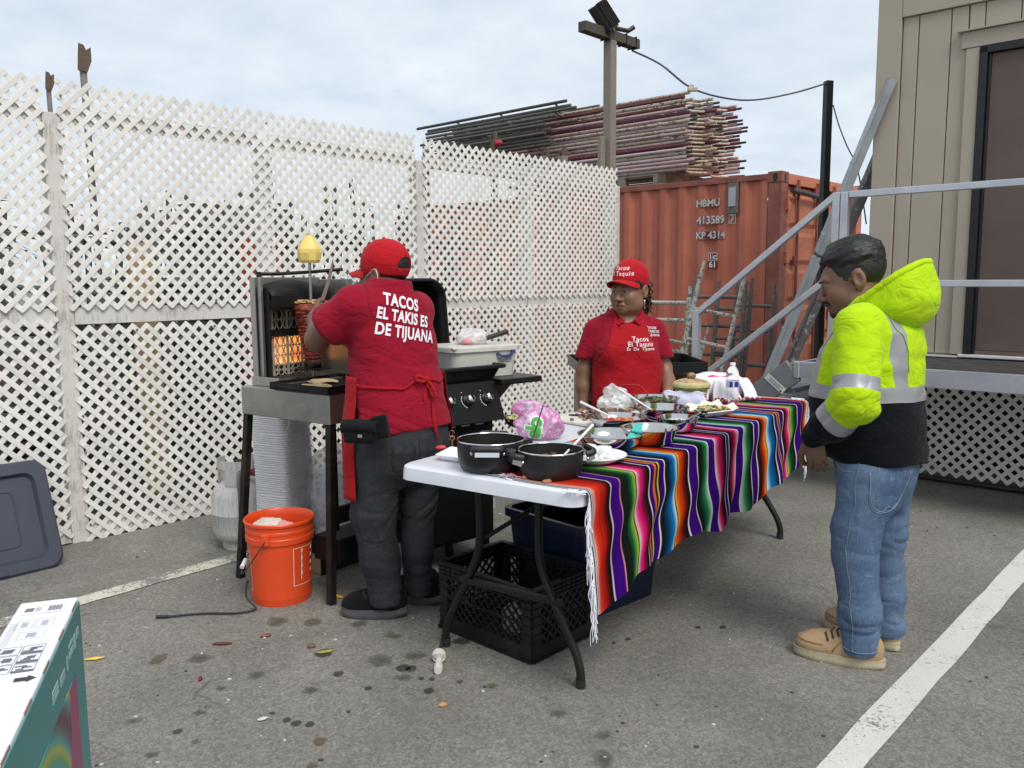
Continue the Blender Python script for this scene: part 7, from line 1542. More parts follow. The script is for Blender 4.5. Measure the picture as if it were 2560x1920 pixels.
def head_parts(t, Mh, s, fem, skinmat, hairfn, brow=True, look=(0, 0)):
    for sx in (-1, 1):
        b = MB(); b.sph((0, 0, 0), .0125, 14, 10); T = Mh @ Matrix.Scale(s, 4) @ Matrix.Translation(Vector((sx * .031, .0790, -.0060))); e_ = out_mesh('eye', [tuple(T @ Vector(v)) for v in b.v], b.f, EYEW, t, smooth=180)
        b = MB(); b.lathe([(.0, .0128), (.0030, .0126), (.0055, .0113), (.0058, .0108)], 12); T2 = T @ Matrix.Rotation(R(look[0]), 4, 'Z') @ Matrix.Rotation(R(-90 + look[1]), 4, 'X'); out_mesh('iris', [tuple(T2 @ Vector(v)) for v in b.v], b.f, IRIS, e_, smooth=180, recalc=False)
    if brow:
        for sx in (-1, 1):
            b = MB(); th = .0042 if not fem else .003; b.tube([Vector((sx * x, y, z)) for x, y, z in ((.012, .1035, .013), (.022, .1035, .0175), (.036, .097, .0185), (.050, .083, .013))], [th * .7, th, th * .9, th * .4], 8, flat=.55); T = Mh @ Matrix.Scale(s, 4); out_mesh('eyebrow', [tuple(T @ Vector(v)) for v in b.v], b.f, HAIR, t, smooth=180)
def hair_mesh(name, t, Mh, s, thick, mat, h=.0036, noise=None, lo=(-.12, -.16, -.16), hi=(.12, .15, .17), fem=False):
    def f(P):
        d = head_sdf(P, fem) - thick(P)
        return d + (noise(P) if noise else 0)
    V, F = sdf_mesh(f, lo, hi, h, .012); T = Mh @ Matrix.Scale(s, 4); return out_mesh(name, [tuple(T @ Vector(v)) for v in V], F, mat, t, smooth=180, recalc=False)
def skin_body(t, f, lo, hi, mat, heads, h=.0046, name='body'):
    V, F = sdf_mesh(f, lo, hi, h, .015); lip = np.zeros(len(V)); stb = np.zeros(len(V))
    for (Mh, s, stf) in heads:
        Q = to_local(V, Mh, s); X = np.abs(Q[:, 0]); lip = np.maximum(lip, np.clip(1.2 - np.linalg.norm((Q - [0, .095, -.0755]) / [.024, .02, .0125], axis=1), 0, .28) / .28)
        if stf: stb = np.maximum(stb, stf(Q))
    return out_mesh(name, V, F, mat, t, smooth=180, recalc=False, attrs={'lip': lip * .8, 'stub': stb})
def shoe_outline(a0, a1, L, Wd, n=40):
    pts = []
    for i in range(n):
        t = 2 * math.pi * i / n; y = math.cos(t); x = math.sin(t); w = Wd * (1 + .10 * y - .16 * (1 if y < 0 else 0) * abs(y)); pts.append((math.copysign(abs(x) ** .75, x) * w, math.copysign(abs(y) ** .85, y) * L))
    return pts
def shoe(t, M0, L, Wd, up, mats, ank, sole_h=.034, rocker=.0, name='boot', lace=True, toe_h=.078):
    """M0: shoe frame (+Y toe); sole prism with welt, upper from a distance field, laces"""
    o = shoe_outline(0, 0, L / 2, Wd); n = len(o); b = MB(); rings = [(.93, 0), (1.0, .006), (1.015, sole_h * .5), (1.0, sole_h * .62), (1.02, sole_h)]
    vs = [tuple(M0 @ Vector((x * k, y * k, z + rocker * max(0, abs(y) / (L / 2) - .45) ** 2 * (1 - z / sole_h * .4) + (.006 * max(0, -y / L * 2) if rocker else 0)))) for k, z in rings for x, y in o]
    b.add(vs, [(i * n + j, i * n + (j + 1) % n, (i + 1) * n + (j + 1) % n, (i + 1) * n + j) for i in range(4) for j in range(n)] + [tuple(range(4 * n, 5 * n)), tuple(reversed(range(n)))])
    def f(P):
        Q = to_local(P, M0); d = ell(Q, (0, L * .24, sole_h + .012), (Wd * .96, L * .26, toe_h - sole_h)); d = smin(d, ell(Q, (0, 0, sole_h + .02), (Wd * .84, L * .38, .062)), .03); d = smin(d, ell(Q, (0, -L * .27, sole_h + .03), (Wd * .80, L * .215, .075)), .025); d = smin(d, cap_(Q, (0, -L * .20, .07), (0, -L * .2, ank), .040, .042), .03)
        d = smax(d, sole_h - .004 - Q[:, 2], .006); return d + .0012 * vnoise(Q, 40, 3)
    c = np.array(M0.translation); V, F = sdf_mesh(f, c - [.22, .22, .01], c + [.22, .22, ank + .06], .0045, .01); u = out_mesh(name, V, F, mats[0], t, smooth=180, recalc=False)
    out_mesh('sole', b.v, b.f, mats[1], u, smooth=45)
    bvu = BVHTree.FromPolygons([Vector(v) for v in V], [tuple(map(int, f)) for f in F]); hg = lambda pts, o_: [M0 @ Vector(p) if False else (lambda h: h[0] + h[1] * o_)(bvu.find_nearest(M0 @ Vector(p))) for p in pts]
    if lace:
        b = MB()
        for k in range(4): y = L * (.13 - .055 * k); z = toe_h + .006 + .013 * k; b.tube(hg(((-.028, y - .008, z - .008), (-.012, y + .002, z + .006), (.012, y - .004, z + .006), (.028, y + .004, z - .006)), .002), .0038, 6)
        b.tube([M0 @ Vector(p) for p in ((0, L * .05, toe_h + .03), (-.028, L * .03, toe_h + .02), (-.034, L * .07, toe_h), (-.012, L * .06, toe_h + .024))], .003, 6); out_mesh('laces', b.v, b.f, mats[2], u, smooth=180)
    if len(mats) > 3:
        b = MB(); b.tube(hg([(Wd * .80 * math.sin(a), L * .24 + L * .20 * math.cos(a), toe_h - .012) for a in [R(-115 + 11.5 * k) for k in range(21)]], .0008), .0032, 6); b.tube(hg([(s_ * Wd * .9, L * (.05 - .1 * t), .05 + .05 * t) for s_ in (-1,) for t in (0, .3, .6, 1.)], .0008), .003, 6); out_mesh('toe_seam', b.v, b.f, mats[3], u, smooth=180)
    return u
def folds(P, amp, fr, seed, thr=0.0):
    n_ = vnoise(P, fr, seed); return amp * (.75 - 2.0 * np.sqrt(np.abs(n_) * .35 + .004))

def hug(pts, bvh, axis_c, off=.0015):
    o = []
    for p in pts:
        p = Vector(p); h_ = bvh.find_nearest(p)
        if h_[0] is not None: o.append(h_[0] + h_[1] * off)
    return o
def surf_line(name, pts, r, mat, parent, bvh, n=8, off=.001): b = MB(); b.tube(hug(smoothpts(pts, n), bvh, None, off), r, 5); return put(name, b, mat, parent, smooth=180)
# ================================================================ man in the high visibility hoodie
mn = thing('person', 'man in neon yellow hooded jacket with grey tape, blue jeans and tan boots', 'person', (1.30, 3.03, 0), R(48.65))
Mh = tmat((0, .080, 1.398), R(17), R(-17)); HS = 1.09
AL = [((-.185, -.01, 1.228), .084), ((-.262, -.035, .995), .080), ((-.222, .055, .905), .066), ((-.205, .122, .842), .047)]
AR = [((.185, -.01, 1.228), .084), ((.255, .0, .995), .080), ((.20, .11, .92), .066), ((.15, .19, .86), .05)]
TORSO_M = [(.745, .172, -.03, .165), (.775, .183, -.022, .176), (.80, .190, -.012, .184), (.88, .20, .004, .190), (.98, .200, .017, .193), (1.06, .197, .012, .185), (1.15, .192, .0, .168), (1.21, .180, -.014, .145), (1.265, .14, -.018, .11), (1.31, .095, -.005, .09), (1.335, .075, .005, .075)]
def man_skin(P):
    d = head_sdf(to_local(P, Mh, HS), chub=.006) * HS; d = smin(d, cap_(P, (0, .055, 1.335), (0, .0, 1.20), .062, .075), .03)
    d = smin(d, cap_(P, (0, .0, 1.15), (0, .0, .75), .10, .10), .05)
    for s_, A in ((-1, AL), (1, AR)):
        d = smin(d, cap_(P, (s_ * .06, 0, 1.2), A[0][0], .05, .045), .03); d = smin(d, chain(P, [(a[0], .034) for a in A]), .02); d = smin(d, cap_(P, (s_ * .06, -.02, .75), (s_ * .10, -.02, .10), .05, .03), .03)
    d = smin(d, hand_chain(P, (-.203, .130, .832), (.02, -.28, -1.0), (1, .3, -.1), .92, .55, mirror=1), .012)
    return smin(d, hand_chain(P, (.148, .195, .852), (.0, -.25, -1.), (-1, .2, 0), .92, .5, mirror=-1), .012)
def stub_m(Q):
    X = np.abs(Q[:, 0]); beard = np.clip((-.055 - Q[:, 2]) / .03, 0, 1) * np.clip((Q[:, 1] - .0) / .03, 0, 1) * .55; must = np.clip(1.25 - np.linalg.norm(np.stack([X / .030, (Q[:, 1] - .098) / .02, (Q[:, 2] + .058) / .010], 1), axis=1), 0, .4) * 2.5; side = np.clip((X - .060) / .006, 0, 1) * np.clip((.015 - np.abs(Q[:, 1] - .018)) / .01, 0, 1) * np.clip((Q[:, 2] + .06) / .02, 0, 1) * .6
    return np.clip(np.maximum(np.maximum(beard, must), side), 0, 1)
skin_body(mn, man_skin, (-.42, -.30, .02), (.42, .36, 1.56), SKIN_M, [(Mh, HS, stub_m)])
head_parts(mn, Mh, HS, False, SKIN_M, None, look=(4, -18))
def th_top(Q):
    fr_ = np.clip((Q[:, 1] - .015) / .05, 0, 1); hl = (Q[:, 2] - .024 - .034 * fr_) / (.065 - .045 * fr_); return np.where(hl > 0, np.clip(hl, 0, 1) * .017, hl * .01)
hair_mesh('hair', mn, Mh, HS, lambda Q: th_top(Q), HAIR, noise=lambda P: .0040 * vnoise(P, (60, 22, 60), 1) + .0022 * vnoise(P, (150, 60, 150), 2))
def th_side(Q):
    X = np.abs(Q[:, 0]); back = np.clip((.012 - Q[:, 1]) / .012, -1, 1); up = np.clip((Q[:, 2] - .008) / .01, -1, 1); fr = np.clip((.056 - Q[:, 1] - .35 * np.maximum(0, .05 - Q[:, 2])) / .012, -1, 1); a = np.maximum(np.minimum(up, fr), np.minimum(back, np.clip((Q[:, 2] + .062) / .01, -1, 1)))
    burn = np.minimum(np.clip((.013 - np.abs(Q[:, 1] - .020)) / .006, -1, 1), np.clip((Q[:, 2] + .028) / .01, -1, 1)); a = np.maximum(a, burn * .8); ear = np.linalg.norm((Q - [0, -.02, -.01]) / [1, .027, .038], axis=1); a = np.where((X > .073), np.minimum(a, (np.linalg.norm(np.stack([(Q[:, 1] + .02) / .024, (Q[:, 2] + .01) / .036], 1), axis=1) - 1) * 3), a); return np.clip(a, -1, 1) * .0032
hair_mesh('short_sides', mn, Mh, HS, th_side, STUB, h=.0034)
def th_goat(Q):
    X = np.abs(Q[:, 0]); m = 1.15 - np.linalg.norm(np.stack([X / .031, (Q[:, 1] - .097) / .03, (Q[:, 2] + .0585 + .18 * X) / .0075], 1), axis=1); g_ = 1.1 - np.linalg.norm(np.stack([X / .026, (Q[:, 1] - .085) / .035, (Q[:, 2] + .106) / .017], 1), axis=1); return np.clip(np.maximum(m, g_), -1, .5) * .010
hair_mesh('moustache_and_goatee', mn, Mh, HS, th_goat, HAIR, h=.003, noise=lambda P: .0012 * vnoise(P, 160, 5))
b = MB()
for k in range(9): b.tube(smoothpts([Mh @ Vector(p) for p in ((.03 - .007 * k, .060, .095), (.028 - .008 * k, .088 + .002 * (k % 3), .112), (.02 - .006 * k, .098 + .003 * (k % 4), .126 + .004 * (k % 3)))], 4), [.006, .005, .005, .004, .004, .003, .002, .0015, .001], 5)
put('hair_tuft', b, HAIR, mn, smooth=180)
HIV = fabric('neon_yellow_fleece', (.44, .66, .008), .05, .9, 380, 14); HIV.node_tree.nodes['Principled BSDF'].inputs['Emission Color'].default_value = (0, 0, 0, 1)
HBL = fabric('black_navy_fleece', (.0045, .0055, .008), .2, .92, 380, 14); TAPE = M('silver_reflective_tape', (.33, .335, .35), .42, .06, 12, metal=.25, bump=.1, bs=30)
ax_u = np.array(AL[1][0]) - np.array(AL[0][0])
def arm_d(P, A): return chain(P, [(a[0], a[1]) for a in A], .03)
def hoodie(P):
    d = loft(P, TORSO_M, 2.25); d = smin(d, cap_(P, (-.12, -.012, 1.24), (.12, -.012, 1.24), .078, .078), .05)
    fold_t = folds(np.stack([P[:, 0], P[:, 1], P[:, 2] + .35 * P[:, 1]], 1), .008, (5, 5, 11), 3) + .004 * vnoise(P, (16, 16, 26), 4); d = d + fold_t * np.clip((1.25 - P[:, 2]) / .1, .2, 1)
    for sd_, A in ((0, AL), (7, AR)):
        da = arm_d(P, A); w_ = np.exp(-((P[:, 2] - .99) / .10) ** 2); da = da + folds(P, .017, (6, 6, 19), 5 + sd_) * w_ + folds(np.stack([P[:, 0], P[:, 1], P[:, 2] + .8 * P[:, 1]], 1), .007, (8, 8, 13), 6 + sd_) + .003 * vnoise(P, 30, 8 + sd_); d = smin(d, da, .022)
    return d
def hood(P):
    nrm = np.array([0, .615, .79]); nrm /= np.linalg.norm(nrm); pl = (P - np.array([0, -.160, 1.452])) @ nrm
    d = ell(P, (0, -.055, 1.315), (.150, .150, .115)); d = smin(d, ell(P, (0, -.098, 1.375), (.128, .095, .13)), .05); d = smin(d, ell(P, (0, .07, 1.265), (.115, .085, .06)), .05)
    inn = smin(ell(P, (0, -.06, 1.39), (.105, .115, .10)), ell(P, (0, .06, 1.33), (.086, .075, .075)), .04); d = smax(d, pl, .010); d = smax(d, -inn, .012)
    return d + .0045 * vnoise(P, (12, 12, 20), 11) + .002 * vnoise(P, 34, 12)
V, F = sdf_mesh(hoodie, (-.42, -.32, .70), (.42, .42, 1.40), .0058, .02)
dA = np.minimum(arm_d(V, AL), arm_d(V, AR)); dT = np.minimum(loft(V, TORSO_M, 2.25), cap_(V, (-.12, -.012, 1.24), (.12, -.012, 1.24), .078)); sd_arm = (dT - dA)    # > 0 on the sleeves
def seg_t(V, a, b): a = np.array(a); b = np.array(b); d = b - a; return ((V - a) @ d) / (d @ d)
X = np.abs(V[:, 0]); Z = V[:, 2]; wig = .006 * vnoise(V, (8, 8, 2), 21)
Lft = V[:, 0] < 0
A_u = np.where(Lft, seg_t(V, AL[0][0], AL[1][0]), seg_t(V, AR[0][0], AR[1][0])); A_f = np.where(Lft, seg_t(V, AL[1][0], AL[3][0]), seg_t(V, AR[1][0], AR[3][0]))
band = lambda v, c, w: w - np.abs(v - c)
tape_t = np.maximum(band(Z + wig, .998, .026), np.minimum(band(X - .012 * np.clip((1.2 - Z) / .2, 0, 1) + .03 * np.clip((1.12 - Z) / .15, 0, 1) * (V[:, 1] < 0), .122, .0245), Z - .99))
tape_a = np.maximum(band(A_u, .82, .095) * .25, band(A_f, .43, .115) * .2)
tape_a = np.where((A_f > -.05) & (A_u > 1.02), np.minimum(1, band(A_f, .43, .115) * .2), tape_a)
val_t = np.where(sd_arm > .004, np.minimum(tape_a, .2), np.where(sd_arm < -.004, tape_t, np.minimum(tape_t, tape_a)))
blk_t = .972 - Z - wig; blk_a = (A_f - .53) * .2; val_b = np.where(sd_arm > 0, np.where(A_f > .2, blk_a, -.02), blk_t)
hd = out_mesh('hooded_jacket', *clip_mesh(V, F, np.minimum(-val_t, -val_b)), HIV, mn, smooth=180, recalc=False)
out_mesh('black_lower_panel', *clip_mesh(V, F, np.minimum(val_b, -val_t)), HBL, hd, smooth=180, recalc=False)
out_mesh('reflective_tape', *clip_mesh(V, F, val_t), TAPE, hd, smooth=180, recalc=False)
Vh, Fh = sdf_mesh(hood, (-.24, -.30, 1.12), (.24, .24, 1.50), .0052, .02); hood_o = out_mesh('hood', Vh, Fh, HIV, hd, smooth=180, recalc=False)
bvhd = BVHTree.FromPolygons([Vector(v) for v in Vh], [tuple(map(int, f)) for f in Fh]); rim = []
for k in range(56):
    a = 2 * math.pi * k / 56; d_ = Vector((math.sin(a), .79 * math.cos(a), -.615 * math.cos(a))); c_ = Vector((0, -.015, 1.339)) - Vector((0, .615, .79)) * .012; h_ = bvhd.ray_cast(c_ + d_ * .4, -d_, .4)
    if h_[0]: rim.append(h_[0] + Vector((0, .615, .79)) * .008 - d_ * .006)
b = MB(); b.tube(rim, [.0125 + .0012 * (k % 2) for k in range(len(rim))], 8, closed=True); put('hood_rim', b, HIV, hood_o, smooth=180)
SEAMY = M('olive_seam', (.25, .36, .01), .9)
bvh_h = BVHTree.FromPolygons([Vector(v) for v in V], [tuple(map(int, f)) for f in F])
surf_line('armhole_seam', [(-.17, -.3, 1.06), (-.18, -.3, 1.15), (-.17, -.2, 1.24), (-.15, -.05, 1.36), (-.16, .1, 1.3), (-.18, .2, 1.2)], .0016, SEAMY, hd, bvh_h, 8)
# jeans
def jeans(P):
    d = loft(P, [(.56, .135, -.025, .09), (.66, .155, -.03, .125), (.72, .162, -.03, .140), (.83, .165, -.018, .148)], 2.1)
    l_ = chain(P, [((-.082, -.035, .70), .100), ((-.098, -.004, .50), .084), ((-.100, -.002, .42), .078), ((-.100, -.030, .20), .072), ((-.100, -.036, .075), .073)], .03); r_ = chain(P, [((.080, -.045, .70), .095), ((.102, -.035, .48), .078), ((.108, -.034, .42), .073), ((.116, -.052, .20), .066), ((.122, -.055, .075), .066)], .03)
    for s_, q_ in ((0, l_), (5, r_)): pass
    lw = np.exp(-((P[:, 2] - .13) / .10) ** 2); kw = np.exp(-((P[:, 2] - .44) / .09) ** 2); f_ = folds(P, .013, (8, 8, 30), 31) * lw + folds(P, .008, (9, 7, 22), 32) * kw + .003 * vnoise(P, (16, 16, 22), 33) + folds(P, .005, (11, 11, 17), 34)
    d = smin(d, smin(l_, r_, .012), .04) + f_; d = smax(d, .048 - P[:, 2], .004); return smax(d, P[:, 2] - .84, .01)
def mat_denim(name, c1, c2, c3):
    t = NT(name); v = t.obj(); c = t.mix(t.ramp(t.noise(3.4, 6, .65, t.mapped((1.3, 1.3, .55)), .6), [(.36, 0.), (.64, 1.)]), c1, c2); st = t.noise(46, 5, .7, t.mapped((5, 5, .45))); c = t.mix(t.math('MULTIPLY', t.ramp(st, [(.5, 0.), (.72, 1.)]), .35), c, c3); h = t.noise(17, 5, .65, t.mapped((1, 1, 2.4)), 1.2); c = t.mix(t.math('MULTIPLY', t.ramp(h, [(.56, 0.), (.70, 1.)]), .4), c, c3); tw = t.ramp(t.noise(480, 2, .5, v), [(.3, .8), (.7, 1.15)]); c = t.mix(.8, c, tw, 'MULTIPLY')
    t.set(Base_Color=c, Roughness=.88); t.b.inputs['Specular IOR Level'].default_value = .15; t.bump(t.mix(.3, t.noise(480, 2, .5, v), h), .4, .005); return t.m
DEN = mat_denim('washed_blue_denim', (.068, .115, .20), (.12, .18, .275), (.27, .34, .42)); SEAM = M('pale_denim_seam', (.17, .225, .30), .9, .2, 40)
Vj, Fj = sdf_mesh(jeans, (-.30, -.28, .03), (.30, .25, .86), .0056, .02); jn = out_mesh('jeans', Vj, Fj, DEN, mn, smooth=180, recalc=False); bvj = BVHTree.FromPolygons([Vector(v) for v in Vj], [tuple(map(int, f)) for f in Fj])
surf_line('side_seam', [(-.25, -.02, .80), (-.25, -.015, .6), (-.25, .0, .42), (-.25, -.02, .2), (-.25, -.03, .06)], .0013, SEAM, jn, bvj, 12)
surf_line('hem_seam', [(-.10 + .12 * math.cos(a), -.03 + .12 * math.sin(a), .066) for a in [2 * math.pi * k / 16 for k in range(17)]], .0018, SEAM, jn, bvj, 4)
pk = [(-.205, -.075, .735), (-.200, -.095, .60), (-.145, -.185, .575), (-.085, -.24, .595), (-.075, -.24, .735)]
for o_ in (0, .008): surf_line('pocket_stitch', [(p[0] + (o_ if k < 2 else -o_ * .5), p[1], p[2] + (o_ if k in (1, 2, 3) else 0)) for k, p in enumerate(pk)], .0016, SEAM, jn, bvj, 6)
surf_line('front_pocket_edge', [(-.26, .03, .745), (-.24, .08, .735), (-.19, .13, .755)], .002, SEAM, jn, bvj, 6)
BOOT = M('tan_nubuck_leather', (.40, .27, .145), .75, .16, 7, dirt=.3, dcol=(.26, .17, .095), ds=9, bump=.2, bs=160); BSOLE = M('cream_wedge_sole', (.46, .40, .27), .75, .14, 12, dirt=.4, dcol=(.25, .21, .14), ds=12); BSTI = M('tan_stitch', (.30, .20, .11), .8)
shoe(mn, tmat((-.118, .034, 0), R(12)), .315, .052, None, [BOOT, BSOLE, LACE, BSTI], .13, .036, 0, 'boot')
shoe(mn, tmat((.132, .04, 0), R(-14)), .315, .052, None, [BOOT, BSOLE, LACE, BSTI], .13, .036, 0, 'boot')

# ================================================================ cook seen from behind
RED = fabric('red_polo_cotton', (.280, .006, .022), .10, .88, 460, 16, wst=.2); REDA = fabric('red_apron_cloth', (.36, .008, .013), .08, .85, 420, 14, .35, (.62, .25, .24)); REDC = fabric('red_cap_twill', (.43, .008, .014), .06, .8, 500, 20)
GREYD = mat_denim('charcoal_denim', (.029, .0295, .034), (.047, .048, .054), (.085, .086, .092)); GSEAM = M('dark_seam', (.018, .018, .02), .9); WTHR = M('white_embroidery', (.80, .79, .82), .6, .04, 60)
ck_ = thing('person', 'cook in red cap and red polo seen from behind, cutting meat at the broiler', 'person', (-.47, 3.47, 0), R(33.2))
Mc = tmat((-.030, .045, 1.430), R(24), R(-4)); CS = 1.06
CA = [((-.185, .005, 1.300), .086), ((-.250, .080, 1.228), .080), ((-.262, .095, 1.220), .078)]
CR = [((.108, .04, 1.275), .080), ((.145, .19, 1.13), .076), ((.14, .22, 1.125), .072)]
CAs = [((-.185, .005, 1.300), .05), ((-.282, .165, 1.165), .046), ((-.215, .34, 1.235), .038), ((-.19, .42, 1.25), .030)]; CRs = [((.105, .04, 1.275), .045), ((.145, .25, 1.09), .044), ((.02, .40, 1.17), .036), ((-.06, .465, 1.20), .030)]
def cook_skin(P):
    d = head_sdf(to_local(P, Mc, CS), chub=.006) * CS; d = smin(d, cap_(P, (-.03, .02, 1.37), (-.02, -.005, 1.25), .066, .08), .03); d = smin(d, cap_(P, (-.01, 0, 1.2), (0, .02, .75), .09, .10), .05)
    for s_, A in ((-1, CAs), (1, CRs)): d = smin(d, cap_(P, (s_ * .06, 0, 1.25), A[0][0], .05, .05), .03); d = smin(d, chain(P, A, .03), .025); d = smin(d, cap_(P, (s_ * .09, .0, .72), (s_ * .085, .0, .10), .04, .03), .03)
    d = smin(d, hand_chain(P, (-.19, .42, 1.25), (.35, .9, .1), (.9, -.35, .1), .95, .5, mirror=1), .012); return smin(d, hand_chain(P, (-.06, .465, 1.20), (-.45, .8, .25), (-.8, -.45, 0), .95, .75, mirror=-1), .012)
skin_body(ck_, cook_skin, (-.46, -.30, .02), (.38, .66, 1.60), SKIN_C, [(Mc, CS, None)])
head_parts(ck_, Mc, CS, False, SKIN_C, None)
def th_cook(Q):
    X = np.abs(Q[:, 0]); back = np.minimum(np.clip((.004 - Q[:, 1]) / .01, -1, 1), np.clip((Q[:, 2] + .058 + .1 * np.maximum(0, -.05 - Q[:, 1])) / .01, -1, 1)); up = np.minimum(np.clip((Q[:, 2] - .010) / .01, -1, 1), np.clip((.050 - Q[:, 1]) / .01, -1, 1)); a = np.maximum(back, up); a = np.where(X > .073, np.minimum(a, (np.linalg.norm(np.stack([(Q[:, 1] + .02) / .024, (Q[:, 2] + .01) / .036], 1), axis=1) - 1) * 3), a); return np.clip(a, -1, 1) * .0042
hair_mesh('hair', ck_, Mc, CS, th_cook, HAIR)
cap_mesh(ck_, Mc, CS, REDC, True)
b = MB(); T = Mc @ Matrix.Scale(CS, 4); b.tube(smoothpts([T @ Vector(p) for p in ((-.084, -.030, .014), (-.083, -.012, .010), (-.074, .03, -.012), (-.055, .075, -.035))], 5), .0016, 5); b.tube(smoothpts([T @ Vector(p) for p in ((-.084, -.032, .012), (-.088, -.042, -.015), (-.082, -.028, -.045), (-.072, .02, -.07), (-.052, .065, -.085))], 5), .0016, 5); put('mask_loop', b, M('white_ear_loop', (.75, .74, .72), .7), ck_, smooth=180)
TORSO_C = [(.795, .226, .015, .185, .0), (.83, .222, .015, .182, .0), (.92, .206, .018, .172, .0), (1.02, .197, .02, .165, -.004), (1.10, .190, .018, .155, -.010), (1.18, .182, .014, .142, -.018), (1.25, .160, .008, .125, -.024), (1.31, .13, .0, .10, -.026), (1.355, .092, .0, .082, -.026), (1.40, .083, .004, .078, -.026)]
def polo_c(P):
    Q = P.copy(); Q[:, 2] += .10 * (P[:, 0] + .0) * np.clip((P[:, 2] - 1.0) / .3, 0, 1)     # the raised left shoulder
    d = loft(Q, TORSO_C, 2.2); d = smin(d, cap_(P, (-.12, .0, 1.305), (.06, .0, 1.28), .075, .072), .05)
    dia = (Q[:, 2] + .42 * Q[:, 0]); w_ = np.clip((1.30 - P[:, 2]) / .25, .15, 1)
    d = d + folds(np.stack([Q[:, 0], Q[:, 1], dia], 1), .0075, (4, 4, 17), 41) * w_ + .005 * vnoise(P, (9, 9, 14), 42) + folds(P, .005, (7, 7, 30), 43) * np.exp(-((P[:, 2] - 1.03) / .07) ** 2)
    for sd_, A in ((0, CA), (7, CR)): da = chain(P, A, .03) + folds(P, .006, (12, 12, 15), 44 + sd_); d = smin(d, da, .04)
    end = np.array(CA[2][0]) - np.array(CA[0][0]); end /= np.linalg.norm(end); cutl = (P - (np.array(CA[2][0]) + end * .012)) @ end; d = np.where(P[:, 0] < -.2, smax(d, cutl, .004), d)
    e2_ = np.array(CR[2][0]) - np.array(CR[0][0]); e2_ /= np.linalg.norm(e2_); cr2_ = (P - (np.array(CR[2][0]) + e2_ * .01)) @ e2_; d = np.where((P[:, 0] > .08) & (P[:, 1] > .05), smax(d, cr2_, .004), d)
    d = smax(d, .800 - P[:, 2] + .01 * np.sin(P[:, 0] * 14), .004)
    inner = smin(loft(P, [(1.33, .07, .005, .066), (1.36, .076, .005, .070), (1.45, .085, .005, .08)], 2.1), P[:, 2] * 0 + 1, .001); return smax(d, -np.where(P[:, 2] > 1.345, inner, 1), .003)
V, F = sdf_mesh(polo_c, (-.46, -.26, .76), (.36, .36, 1.45), .0056, .02); pc = out_mesh('polo_shirt', V, F, RED, ck_, smooth=180, recalc=False); bvc = BVHTree.FromPolygons([Vector(v) for v in V], [tuple(map(int, f)) for f in F])
# collar: a standing band round the neck with folded leaf
b = MB(); b.grid(lambda u, v: ((.088 - .004 * v) * math.sin(R(-165 + 330 * u)) - .026 + .0, -(.084 - .002 * v) * math.cos(R(-165 + 330 * u)) + .012 + .012 * v, 1.350 + .040 * v + .010 * math.cos(R(-165 + 330 * u)) * v - .02 * abs(math.sin(R(-165 + 330 * u))) * (1 - v)), 40, 8); put('collar', b, RED, pc, smooth=180, solid=.004, recalc=False)
b = MB(); b.grid(lambda u, v: ((.094 + .014 * v) * math.sin(R(-150 + 300 * u)) - .026, -(.090 + .014 * v) * math.cos(R(-150 + 300 * u)) + .018, 1.392 - .050 * v + .010 * math.cos(R(-150 + 300 * u)) - .024 * abs(math.sin(R(-150 + 300 * u))) * v), 40, 8); put('collar_leaf', b, RED, pc, smooth=180, solid=.003, recalc=False)
def hem_ring(name, c, n, r, mat, par, bv, w=.0016):
    n = Vector(n).normalized(); a = n.orthogonal().normalized(); e_ = n.cross(a); surf_line(name, [Vector(c) + (a * math.cos(t) + e_ * math.sin(t)) * r for t in [k * math.pi / 10 for k in range(21)]], w, mat, par, bv, 3, .0006)
REDS = M('dark_red_seam', (.17, .004, .012), .9)
for k in (.012, .018): hem_ring('sleeve_hem', Vector(CA[2][0]) - Vector((-.55, .75, -.4)).normalized() * k, (-.35, .6, -.5), .12, REDS, pc, bvc)
for a in (-1,): surf_line('armhole_seam', [(-.165, -.12, 1.16), (-.175, -.16, 1.24), (-.165, -.12, 1.33), (-.15, -.02, 1.42)], .0014, REDS, pc, bvc, 8)
surf_line('armhole_seam', [(.13, -.16, 1.14), (.125, -.2, 1.22), (.10, -.14, 1.30), (.08, -.02, 1.38)], .0014, REDS, pc, bvc, 8)
surf_line('yoke_seam', [(-.14, -.2, 1.345), (-.03, -.3, 1.335), (.09, -.2, 1.31)], .0012, REDS, pc, bvc, 10)
camL = TM[ck_].inverted() @ Vector((0, 0, EYE))
def cook_text(txt, size, c, roll, sp=.92, sy=1.0):
    v, f = text_mesh(txt, size, bold=.0018, spacing=sp, res=4); T = facing((c[0], -.40, c[1]), R(4), 0, R(roll)) @ Matrix.Diagonal((.78, 1.16 * sy, 1, 1)); project(v, f, T, bvc, (-.07, 1, 0), .0035, 'embroidered_lettering', WTHR, pc, 2)
cook_text('TACOS', .056, (-.004, 1.314), -13, 1.08); cook_text('EL TAKIS ES', .053, (-.002, 1.254), -12, 1.06); cook_text('DE TIJUANA', .056, (.003, 1.192), -11, 1.08)
